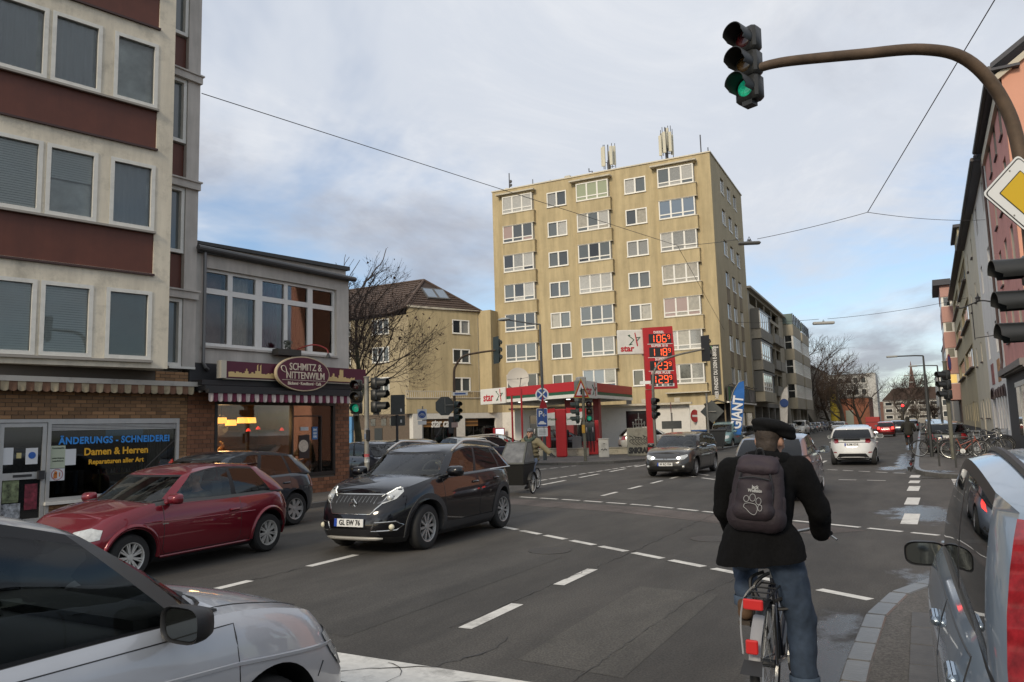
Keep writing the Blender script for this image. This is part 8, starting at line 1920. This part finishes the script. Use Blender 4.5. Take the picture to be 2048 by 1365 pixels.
# ---- rider of the hooded cargo tricycle
def cargo():
 hdg = R(-173); P = (-9.98, 19.46, 0)
 t = thing('cargo_tricycle', 'black box tricycle under a grey rain hood with clear window', 'cargo bike', P, hdg)
 BLK = mat('box_black', (.016, .016, .015), .6); HOOD = mat('hood_grey', (.085, .088, .078), .8, var=.15, bump=.2, bscale=30); PVC = mat('hood_window', (.13, .13, .128), .3, var=.35, vscale=7, coat=.3, bump=.5, bscale=9)
 q = MB(); q.rings([[(-w, y0, z), (w, y0, z), (w, y1, z), (-w, y1, z)] for w, y0, y1, z in ((.25, .42, 1.02, .24), (.36, .32, 1.25, .78), (.38, .30, 1.28, .82))], True, True); q.build('box', BLK, t)
 # hood: straight ribs, slanted clear front
 A0, A1 = Vector((-.36, .34, .82)), Vector((-.30, .42, 1.40)); B0, B1 = Vector((-.37, 1.26, .82)), Vector((-.30, .74, 1.40))
 def mir(v): return Vector((-v.x, v.y, v.z))
 q = MB(); q.add([A0, A1, B1, B0, mir(A0), mir(A1), mir(B1), mir(B0)], [(0, 1, 2, 3), (4, 7, 6, 5), (1, 5, 6, 2), (2, 6, 7, 3), (0, 4, 5, 1)]); h = q.build('rain_hood', HOOD, t)
 def inset(P, f, off): c = sum(P, Vector()) / 4; n = (P[1] - P[0]).cross(P[3] - P[0]).normalized(); return [c + (p - c) * f + n * off for p in P]
 for P_ in ([B0, B1, mir(B1), mir(B0)], [mir(A0), mir(B0), mir(B1), mir(A1)], [A0, A1, B1, B0]):
  for off in (.006,):
   a = inset(P_, .88, off); n = (P_[1] - P_[0]).cross(P_[3] - P_[0]).normalized(); c = sum(P_, Vector()) / 4
   if n.dot(c - Vector((0, .8, 1.0))) < 0: a = inset(P_, .88, -off)
   q = MB(); q.add(a, [(0, 1, 2, 3)]); q.build('hood_window', PVC, h)
 for v in ((.30, .60, 1.43), (-.05, .60, 1.43)): q = MB(); q.ball(v, .025, 8, 6); q.build('hood_clip', TRIM, h)
 q = MB(); c = Vector((.365, .72, 1.02)); q.tube([c + Vector((.01, -.10, .12)), c + Vector((.01, .10, -.10))], .012, 5); q.tube([c + Vector((.01, .10, .06)), c + Vector((.01, -.10, -.06))], .012, 5); q.build('tape_cross', mat('tape_white', (.6, .6, .58), .6), h)
 for x, y, r in ((.44, .78, .28), (-.44, .78, .28), (0, -.85, .31)):
  q = MB(); n = 32; q.rings([[(math.cos(b) * .024, (r - .024 + math.sin(b) * .024) * math.cos(a), (r - .024 + math.sin(b) * .024) * math.sin(a)) for b in [2 * math.pi * k / 8 for k in range(8)]] for a in [2 * math.pi * j / n for j in range(n + 1)]]); w = q.build('wheel', TYRE, t, 60); w.location = (x, y, r)
  q = MB()
  for k in range(18): a = 2 * math.pi * k / 18; q.tube([(0, 0, 0), (0, (r - .045) * math.cos(a), (r - .045) * math.sin(a))], .003, 3)
  q.lathe([(r - .04, -.012), (r - .055, 0), (r - .04, .012)], 28, axis='x'); q.build('rim', ALLOY, w)
  if x: q = MB(); q.rings([[(dx + x, y + (r + .03) * math.cos(R(a)), r + (r + .03) * math.sin(R(a))) for dx in (-.04, .04)] for a in range(20, 161, 10)], closed=False); q.build('mudguard', BLK, t, 60)
 q = MB(); q.tube([(0, -.85, .31), (0, -.35, .30), (0, .35, .35)], .025, 8); q.tube([(0, -.40, .30), (0, -.52, .82)], .02, 8); q.tube([(-.32, .30, 1.0), (.32, .30, 1.0)], .014, 6); q.tube([(-.32, .30, 1.0), (-.34, .33, .80)], .014, 6); q.tube([(.32, .30, 1.0), (.34, .33, .80)], .014, 6); q.tube([(-.44, .78, .28), (.44, .78, .28)], .018, 6); q.build('frame', BLK, t, 60)
 q = MB(); q.ball((0, -.52, .86), (.09, .13, .045), 12, 8); q.build('saddle', BLK, t, 60); q = MB(); q.box(.35, 1.262, .5, .39, 1.27, .55); q.build('reflector', mat('reflector_red'), t)
 p = thing('person', 'man in khaki padded jacket and grey cap riding the cargo tricycle, one gloved arm out', 'person', P, hdg)
 KH = mat('khaki_padded', (.17, .145, .085), .8, var=.15, vscale=8, bump=.3, bscale=20); GLV = mat('black_glove', (.012, .012, .013), .7)
 lsh, rsh = Vector((-.21, -.36, 1.40)), Vector((.21, -.36, 1.40)); lel, lh = Vector((-.45, -.26, 1.20)), Vector((-.68, -.16, 1.02)); rel, rh = Vector((.33, -.20, 1.18)), Vector((.27, .22, 1.04))
 blob('body', [('c', (0, -.50, .93), (0, -.38, 1.38), .13, .13), ('c', (0, -.38, 1.38), (0, -.36, 1.50), .07, .055), ('c', (-.1, -.46, .88), (-.13, -.1, .70), .08, .06), ('c', (-.13, -.1, .70), (-.12, -.22, .30), .055, .04), ('c', (.1, -.46, .88), (.13, -.2, .52), .08, .06), ('c', (.13, -.2, .52), (.12, -.36, .16), .055, .04), ('c', lsh, lel, .045, .04), ('c', lel, lh, .04, .03), ('c', rsh, rel, .045, .04), ('c', rel, rh, .04, .03)], SKIN, p, .022)
 pr = [('c', (0, -.48, .90), (0, -.38, 1.30), .20, .20), ('e', (0, -.37, 1.36), (.25, .17, .14)), ('c', lsh, lel, .095, .085), ('c', lel, lel.lerp(lh, .82), .085, .07), ('c', rsh, rel, .095, .085), ('c', rel, rel.lerp(rh, .8), .085, .065)]
 for k in range(5): pr.append(('e', (0, -.46 + .022 * k, .86 + .12 * k), (.235, .205, .06)))
 j = blob('jacket', pr, KH, p, .018, .006, 10)
 q = MB(); q.tube(bez([(-.11, -.26, 1.47), (0, -.20, 1.40), (.11, -.26, 1.47), (.10, -.42, 1.50), (-.10, -.42, 1.50), (-.11, -.26, 1.47)], 5), .055, 8); q.tube(bez([(-.04, -.2, 1.40), (-.06, -.15, 1.25), (-.03, -.15, 1.12)], 4), .05, 8); q.build('scarf', mat('scarf_green', (.045, .065, .055), .9, var=.5, vscale=25), p, 60)
 blob('trousers', [('c', (-.1, -.46, .88), (-.13, -.1, .70), .10, .08), ('c', (-.13, -.1, .70), (-.12, -.22, .34), .078, .06), ('c', (.1, -.46, .88), (.13, -.2, .52), .10, .08), ('c', (.13, -.2, .52), (.12, -.36, .2), .078, .06), ('e', (0, -.48, .90), (.17, .14, .1))], DENIMP, p, .02, .006)
 shoe(p, (-.12, -.28, .22), (-.12, -.05, .20), TRIM); shoe(p, (.12, -.40, .06), (.12, -.18, .05), TRIM)
 hd = head(p, (0, -.32, 1.63), R(-4), 0, hair=HAIRD); blob('cap', [('e', (0, -.34, 1.70), (.098, .115, .075)), ('e', (0, -.23, 1.685), (.07, .05, .02))], mat('cap_check', (.11, .115, .12), .9, var=.5, vscale=40), hd, .012, it=3)
 grip_hand(p, lh, (-.75, .25, -.45), (-.2, .1, 1), -1, GLV, 1.25, True, 'glove'); grip_hand(p, rh, (0, 1, -.1), (0, .1, 1), 1, GLV, 1.2, False, 'glove')
cargo()
def far_rider(x, y):
 bk = bicycle('bicycle with red rear lamp ridden by the hooded rider far ahead', (.03, .03, .03)); bk.location = (x, y + .2, 0)
 t = thing('person', 'rider in dark hooded coat cycling away along the gutter', 'person', (x, y, 0)); DK = mat('dark_olive', (.022, .021, .016), .9, var=.2)
 blob('body', [('c', (0, 0, .95), (0, .1, 1.42), .13, .12), ('c', (0, .1, 1.42), (0, .14, 1.55), .07, .055), ('c', (-.1, 0, .92), (-.13, .35, .72), .08, .06), ('c', (-.13, .35, .72), (-.12, .2, .36), .055, .04), ('c', (.1, 0, .92), (.13, .15, .5), .08, .06), ('c', (.13, .15, .5), (.12, .12, .14), .055, .04)], SKIN, t, .025)
 blob('coat', [('c', (0, 0, .92), (0, .1, 1.36), .21, .2), ('e', (0, .1, 1.42), (.26, .16, .14)), ('c', (-.23, .1, 1.42), (-.33, .2, 1.12), .09, .085), ('c', (-.33, .2, 1.12), (-.29, .45, 1.03), .08, .06), ('c', (.23, .1, 1.42), (.33, .2, 1.12), .09, .085), ('c', (.33, .2, 1.12), (.29, .45, 1.03), .08, .06), ('e', (-.12, 0, .92), (.13, .16, .1)), ('e', (.12, 0, .92), (.13, .16, .1))], DK, t, .022, .008)
 blob('trousers', [('c', (-.1, 0, .90), (-.13, .35, .72), .1, .08), ('c', (-.13, .35, .72), (-.12, .2, .40), .075, .06), ('c', (.1, 0, .90), (.13, .15, .5), .1, .08), ('c', (.13, .15, .5), (.12, .12, .18), .075, .06)], mat('trousers_dark', (.025, .027, .03), .9), t, .022)
 hd = head(t, (0, .17, 1.67), 0, 0); blob('hood', [('e', (0, .14, 1.69), (.12, .13, .15)), ('c', (0, .1, 1.52), (0, .14, 1.64), .12, .11)], DK, hd, .018, .004)
 shoe(t, (.12, .06, .03), (.12, .28, .02), LEATHER); shoe(t, (-.12, .14, .26), (-.12, .36, .24), LEATHER)
far_rider(-.68, 47.4)
def stander(x, y, rz, label, coat, legs, hair, z=.16):
 t = thing('person', label, 'person', (x, y, z), rz)
 blob('body', [('c', (0, 0, .95), (0, 0, 1.40), .12, .12), ('c', (0, 0, 1.4), (0, .01, 1.52), .06, .055), ('c', (-.09, 0, .9), (-.10, .02, .48), .08, .055), ('c', (-.10, .02, .48), (-.10, 0, .1), .05, .038), ('c', (.09, 0, .9), (.10, .02, .48), .08, .055), ('c', (.10, .02, .48), (.10, 0, .1), .05, .038)], SKIN, t, .025)
 blob('coat', [('c', (0, 0, .72), (0, 0, 1.3), .19, .18), ('e', (0, 0, 1.36), (.22, .14, .12)), ('c', (-.21, 0, 1.38), (-.26, .03, 1.05), .075, .065), ('c', (-.26, .03, 1.05), (-.22, .2, .92), .06, .05), ('c', (.21, 0, 1.38), (.26, .03, 1.05), .075, .065), ('c', (.26, .03, 1.05), (.22, .2, .92), .06, .05)], coat, t, .022, .006)
 blob('jeans', [('c', (-.09, 0, .85), (-.10, .02, .48), .09, .07), ('c', (-.10, .02, .48), (-.10, 0, .12), .065, .055), ('c', (.09, 0, .85), (.10, .02, .48), .09, .07), ('c', (.10, .02, .48), (.10, 0, .12), .065, .055)], legs, t, .02)
 head(t, (0, .02, 1.64), 0, R(-10), hair=hair); shoe(t, (-.1, -.05, 0), (-.1, .17, 0), TRIM); shoe(t, (.1, -.05, 0), (.1, .17, 0), TRIM)
 for s in (-1, 1): grip_hand(t, (s * .22, .22, .91), (0, 1, -.2), (0, .2, 1), s, SKIN)
 return t
stander(-14.45, 44.9, R(150), 'person in long black coat and jeans filling up the white hatchback', mat('black_coat', (.010, .010, .011), .9), DENIM, mat('black_hair', (.012, .011, .012), .6))
stander(-19.0, 42.2, R(60), 'person in dark clothes beside the black car at the pumps', mat('black_coat'), mat('trousers_dark'), HAIRD)
# ---- people at the wheel
def driver(car, label, coat, hair, face_yaw=0., mask=None, cap=None, skin=None, lhd=True):
 M_ = car.root.matrix_basis; xc = car.X(1.05); zb = car.ztop(xc)
 t = thing('person', label, 'person', (0, 0, 0)); bpy.context.view_layer.update()
 t.matrix_world = car.root.matrix_basis @ Matrix.Translation((xc - .98, .36, zb - .60)) @ Matrix.Rotation(R(-90), 4, 'Z')
 # local: x right, y forward, z up; the seat cushion is at z = 0.15
 blob('body', [('c', (0, -.1, .25), (0, -.04, .58), .13, .13), ('c', (0, -.04, .58), (0, 0, .74), .065, .055), ('c', (-.09, 0, .22), (-.12, .42, .25), .08, .07), ('c', (.09, 0, .22), (.12, .42, .25), .08, .07), ('c', (-.19, -.02, .60), (-.26, .14, .36), .045, .04), ('c', (-.26, .14, .36), (-.16, .36, .50), .038, .03), ('c', (.19, -.02, .60), (.26, .14, .36), .045, .04), ('c', (.26, .14, .36), (.16, .36, .50), .038, .03)], skin or SKIN, t, .025)
 blob('jacket', [('c', (0, -.1, .22), (0, -.05, .52), .18, .18), ('e', (0, -.04, .58), (.23, .14, .10)), ('c', (-.20, -.02, .60), (-.27, .14, .36), .075, .065), ('c', (-.27, .14, .36), (-.17, .33, .49), .06, .05), ('c', (.20, -.02, .60), (.27, .14, .36), .075, .065), ('c', (.27, .14, .36), (.17, .33, .49), .06, .05)], coat, t, .022)
 h = head(t, (0, .03, .86), face_yaw, 0, skin, hair)
 for s in (-1, 1): grip_hand(t, (s * .16, .37, .51), (0, 1, .3), (0, -.3, 1), s, skin or SKIN)
 if mask: blob('face_mask', [('e', (0, .11, .80), (.055, .03, .045))], mask, h, .010)
 if cap: blob('cap', [('e', (0, .0, .93), (.095, .11, .07))], cap, h, .012)
 return t
driver(RC, 'driver of the red car in dark coat and pale cap', mat('coat_grey', (.10, .10, .105), .9), mat('grey_hair', (.25, .25, .25), .8), cap=mat('cap_pale', (.42, .44, .46), .9))
driver(SV, 'driver of the black crossover wearing a pale face mask', mat('coat_black2', (.02, .02, .022), .9), HAIRD, mask=mat('mask_pale', (.62, .58, .46), .8))
driver(SL, 'driver in the silver car in rust brown coat, barely visible through the window', mat('coat_rust', (.055, .024, .016), .9), mat('hair_brown', (.05, .022, .012), .8))
# ---- parked bicycles on the far pavement
B1 = bicycle('template', (.3, .04, .02)); B2 = bicycle('template', (.02, .02, .022), 'sport', rack=False); B3 = bicycle('template', (.03, .05, .04), basket=True)
for i, (tm, c_, x, y, h, lean, l) in enumerate(((B2, (.015, .015, .016), .28, 36.7, 78, 4, 'black bicycle with big wheels at the kerb end of the parked row'), (B1, (.24, .05, .02), 1.35, 35.0, 95, -5, 'orange red bicycle in front of the parked row'), (B3, (.02, .022, .025), 1.25, 35.8, 88, 5, 'dark bicycle with wire basket behind the orange red one'), (B2, (.10, .10, .11), 1.9, 36.9, 80, -4, 'grey bicycle in the middle of the parked row'), (B1, (.02, .03, .05), 2.35, 38.0, 100, 5, 'navy bicycle with rack nearer the house wall'), (B3, (.20, .19, .18), 2.5, 39.3, 84, -4, 'pale bicycle with basket farther along the wall'), (B2, (.03, .03, .03), 2.7, 41.0, 92, 4, 'black bicycle last in the parked row'), (B1, (.20, .02, .03), .62, 38.6, 85, 3, 'dark red bicycle just behind the dark estate car'))):
 o = copy_tree(tm); o['label'] = l; o['group'] = 'bicycles parked by the kerb'
 for ch in o.children:
  if ch.name.startswith('frame'): ch.color = (*c_, 1)
 o.location = (x, y, .12); o.rotation_euler = (0, R(lean), R(-h))
for t_ in (B1, B2, B3): rm(t_)
# ---------------------------------------------------------------- bare trees and the end of the street
BARK = mat('bark', (.050, .043, .032), .9, var=.3, vscale=12); BARKM = mat('bark_mossy', (.060, .058, .030), .9, var=.35, vscale=6); TWIG = mat('twig', (.058, .040, .030), .9, var=.2, vscale=3); DRYL = mat('dry_leaf', (.085, .048, .030), .8, objrnd=.1, var=.4, vscale=4)
def tree(label, x, y, h, r0, seed, spread=.55, fork=.35, leaves=0, lean=(0, 0), levels=5, bark=BARK, kids=4, z0=.1, tw=1., name='bare_tree'):
 t = thing(name, label, 'tree', (x, y, z0)); r_ = random.Random(seed); tr, cr, lf = MB(), MB(), MB(); tips = []
 def grow(p, d, l, r, lv):
  P = [p]; n = 4
  for k in range(n):
   d = (d + Vector((r_.gauss(0, .13), r_.gauss(0, .13), r_.gauss(.05, .09)))).normalized(); P.append(P[-1] + d * l / n)
  (tr if lv <= 1 else cr).tube(P, [r * (1 - .38 * k / n) for k in range(n + 1)], 8 if lv == 0 else (6 if lv == 1 else (4 if lv == 2 else 3)), caps=False)
  if lv >= levels: tips.append(P); return
  nk = kids
  for k in range(nk):
   f = 1 if k == 0 else r_.uniform(.30 if lv else fork / .9, 1); i = min(int(f * n), n - 1); q = P[i].lerp(P[i + 1], f * n - i)
   ax = d.orthogonal().normalized(); ax.rotate(Matrix.Rotation(2.4 * k + r_.uniform(-.6, .6), 3, d)); a = r_.uniform(.35, 1.0) * spread * (1.25 if k else .5)
   nd = (d * math.cos(a) + ax * math.sin(a)).normalized(); grow(q, nd, l * r_.uniform(.60, .82), max(r * (.46 if k else .66), .0042 * tw), lv + 1)
 grow(Vector((0, 0, 0)), Vector((lean[0], lean[1], 1)).normalized(), h * .34, r0, 0)
 tr.build('trunk', bark, t, 60); cr.build('crown', TWIG, t)
 for P in tips:
  for k in range(leaves):
   if r_.random() < .55:
    c = P[r_.randrange(1, 5)] + Vector((r_.gauss(0, .06), r_.gauss(0, .06), r_.gauss(-.03, .05))); a, b = Vector((r_.gauss(0, .03), r_.gauss(0, .03), r_.gauss(0, .03))), Vector((r_.gauss(0, .03), r_.gauss(0, .03), r_.gauss(0, .03))); lf.add([c - a, c - b * .6, c + a, c + b], [(0, 1, 2, 3)])
 if leaves: lf.build('leaves', DRYL, t)
 return t
tree('bare tree with mossy trunk and a few brown leaves behind the bakery', -19.9, 24.2, 9.0, .17, 6, .82, .40, 1, (.0, .0), 6, BARKM, 4)
tree('thinner bare tree whose tips show over the bakery roof', -24.3, 24.6, 10.8, .16, 21, .6, .4, 1, levels=4)
tree('tall bare street tree next to the stepped bay house', -14.3, 122, 17, .32, 5, .75, .3, 0, (.02, 0), 6, kids=4, tw=3)
tree('wide bare street tree before the brick hall', -11.6, 141, 15.5, .38, 12, .92, .22, 0, (.12, 0), 6, kids=4, tw=3)
tree('brownish bare tree between the beige side wall and the brick hall', -14.6, 150, 12, .3, 33, .8, .25, 2, levels=4, kids=5, tw=5)
tree('slender bare tree in front of the brick hall, its twigs over the hall roof', -9.6, 152, 13.5, .3, 17, .95, .25, 0, levels=6, kids=4, tw=3)
tree('round bare tree at the far end of the road before the church', -3.7, 190, 13, .42, 3, .95, .3, 0, levels=6, kids=4, tw=4)
def block(name, label, cat, x0, y0, x1, y1, z1, m, rows=0, cols=0, flat=True, wm=P_MID, z0=.9, fm=None):
 t = thing(name, label, cat, (x0, y0, 0)); w = x1 - x0
 q = MB(); q.box(0, 0, 0, w, y1 - y0, z1); q.build('wall', m, t); q = MB(); q.box(-.1, -.15, z1 + .003, w + .1, y1 - y0 + .1, z1 + .25); q.build('roof', mat('roof_far', (.13, .12, .115), .8), t)
 fh = (z1 - z0) / max(rows, 1); cw = w / max(cols, 1)
 for r_ in range(rows):
  for c in range(cols):
   q = MB(); q.box(c * cw + cw * .14, -.05, z0 + r_ * fh + fh * .25, (c + 1) * cw - cw * .14, -.004, z0 + (r_ + 1) * fh - fh * .18); f = q.build('window', fm or WFR, t)
   q = MB(); q.box(c * cw + cw * .2, -.07, z0 + r_ * fh + fh * .31, (c + 1) * cw - cw * .2, -.054, z0 + (r_ + 1) * fh - fh * .24); q.build('pane', wm, f)
 return t
t = block('brick_hall', 'flat red brick hall with a tall greenish door behind the parked cars', 'building', -17.5, 180, -9.6, 196, 6.2, mat('hall_brick', (.22, .085, .05), .85, var=.15, vscale=3))
q = MB(); q.box(3.2, -.1, 0, 4.7, -.004, 3.6); q.build('door', mat('door_pale', (.2, .22, .19), .6), t)
t = block('beige_house', 'windowless beige side wall standing behind the bare street trees', 'building', -26, 131, -16.2, 168, 11, mat('beige_wall', (.27, .235, .18), .9, var=.1))
t = block('slab_block', 'long pale slab building with window bands behind the brick hall', 'building', -24, 214, -11.4, 226, 13.0, mat('slab_pale', (.33, .33, .31), .8), 4, 7); q = MB(); q.box(12.6, -.4, 0, 14.6, 12, 13.3); q.build('end_wall', mat('end_white', (.46, .45, .42), .8), t)
t = block('yellow_cladding', 'bright yellow clad annex half hidden by the trees', 'building', -20.5, 171, -15.2, 176, 8.6, mat('yellow_panel', (.45, .34, .03), .7))
t = block('low_building', 'low terraced building with long bright bands closing the road', 'building', -9.8, 256, 26, 275, 6.8, mat('low_pale', (.30, .28, .25), .85), 3, 12, wm=P_DARK); q = MB(); q.prism([(-.3, 7.1), (36, 7.1), (34, 10.6), (3, 10.6)], 2, 18, plane='xz'); q.build('upper_roof', mat('roof_brown', (.075, .048, .038), .85), t)
t = thing('church', 'distant church with a slender dark red spire', 'church', (-2.2, 372, 0)); q = MB(); q.box(-3.0, -3, 0, 3.0, 3, 11.5); q.build('tower', mat('church_red', (.16, .085, .065), .9), t); q = MB(); q.rings([[(s * w, u * w, z) for s, u in ((-1, -1), (1, -1), (1, 1), (-1, 1))] for w, z in ((3.0, 11.5), (1.5, 15), (.9, 19), (.05, 26))], True, True); q.build('spire', mat('spire_red', (.15, .085, .07), .9), t); q = MB(); q.box(-14, 3, 0, 12, 40, 9); q.build('nave', mat('church_red'), t)
t = thing('glass_hall', 'distant hall with pale green gabled roof', 'building', (2, 300, 0)); q = MB(); q.prism([(-4, 0), (9, 0), (9, 8.6), (2.5, 11), (-4, 8.6)], 0, 20, plane='xz'); q.build('hall', mat('hall_green', (.16, .20, .19), .6), t)
t = thing('container', 'red construction container standing at the end of the parked row', 'container', (-7.7, 131.5, 0)); q = MB(); q.bbox(0, 0, .1, 2.0, 2.6, 2.0, .04)
for k in range(8): q.box(.1 + .23 * k, -.03, .2, .2 + .23 * k, -.002, 1.9)
q.build('container_box', mat('container_red', (.36, .03, .03), .5), t); q = MB(); q.box(-.03, -.04, 1.15, 2.03, -.032, 1.22); q.build('seam', TRIM, t)
t = pole('signal_pole', 'tiny distant signal showing red', 'traffic light', -3.0, 168, 0, 3.4, .1, DARKMET); q = MB(); q.bbox(-.3, -.2, 2.9, .3, .2, 4.6, .05); q.build('signal_head', SIGB, t); q = MB(); q.ball((0, -.2, 4.1), (.26, .08, .26), 10, 8); q.build('lens', mat('lens_red_lit', (1, .03, .03), .3, emit=3.0), t)
for i, (x, y, h) in enumerate(((3, 205, 6), (6.5, 225, 8), (-1, 238, 7), (9, 246, 9), (-14, 205, 9))): tree(['bare brown shrub by the far end of the pavement', 'bare bush behind the far row of cars', 'bare bush in front of the low building', 'tall bare bush at the end of the terrace', 'bare tree behind the brick hall'][i], x, y, h, .2, 50 + i, 1.0, .1, 2, levels=4, kids=5, tw=7)
o = MB()
for i in range(40):
 x = -420 + i * 22; o.ball((x, 900 + 60 * math.sin(i), 0), (40, 30, 20 + 9 * math.sin(i * 1.7) + 7 * math.sin(i * .6)), 14, 8)
o.build('hills', mat('hill_far', (.11, .115, .13), .95), None, 80, kind='structure')
for i, (x, y, w, h, l) in enumerate(((8, 150, 9, 15, 'grey far house past the pink bay house'), (7.4, 215, 12, 12, 'pale far house at the end of the terrace'))): block('far_house', l, 'building', x - 3.2, y, x + w, y + 30, h, mat('far_%d' % i, [(.30, .28, .25), (.42, .40, .36)][i], .9), 4, 4)
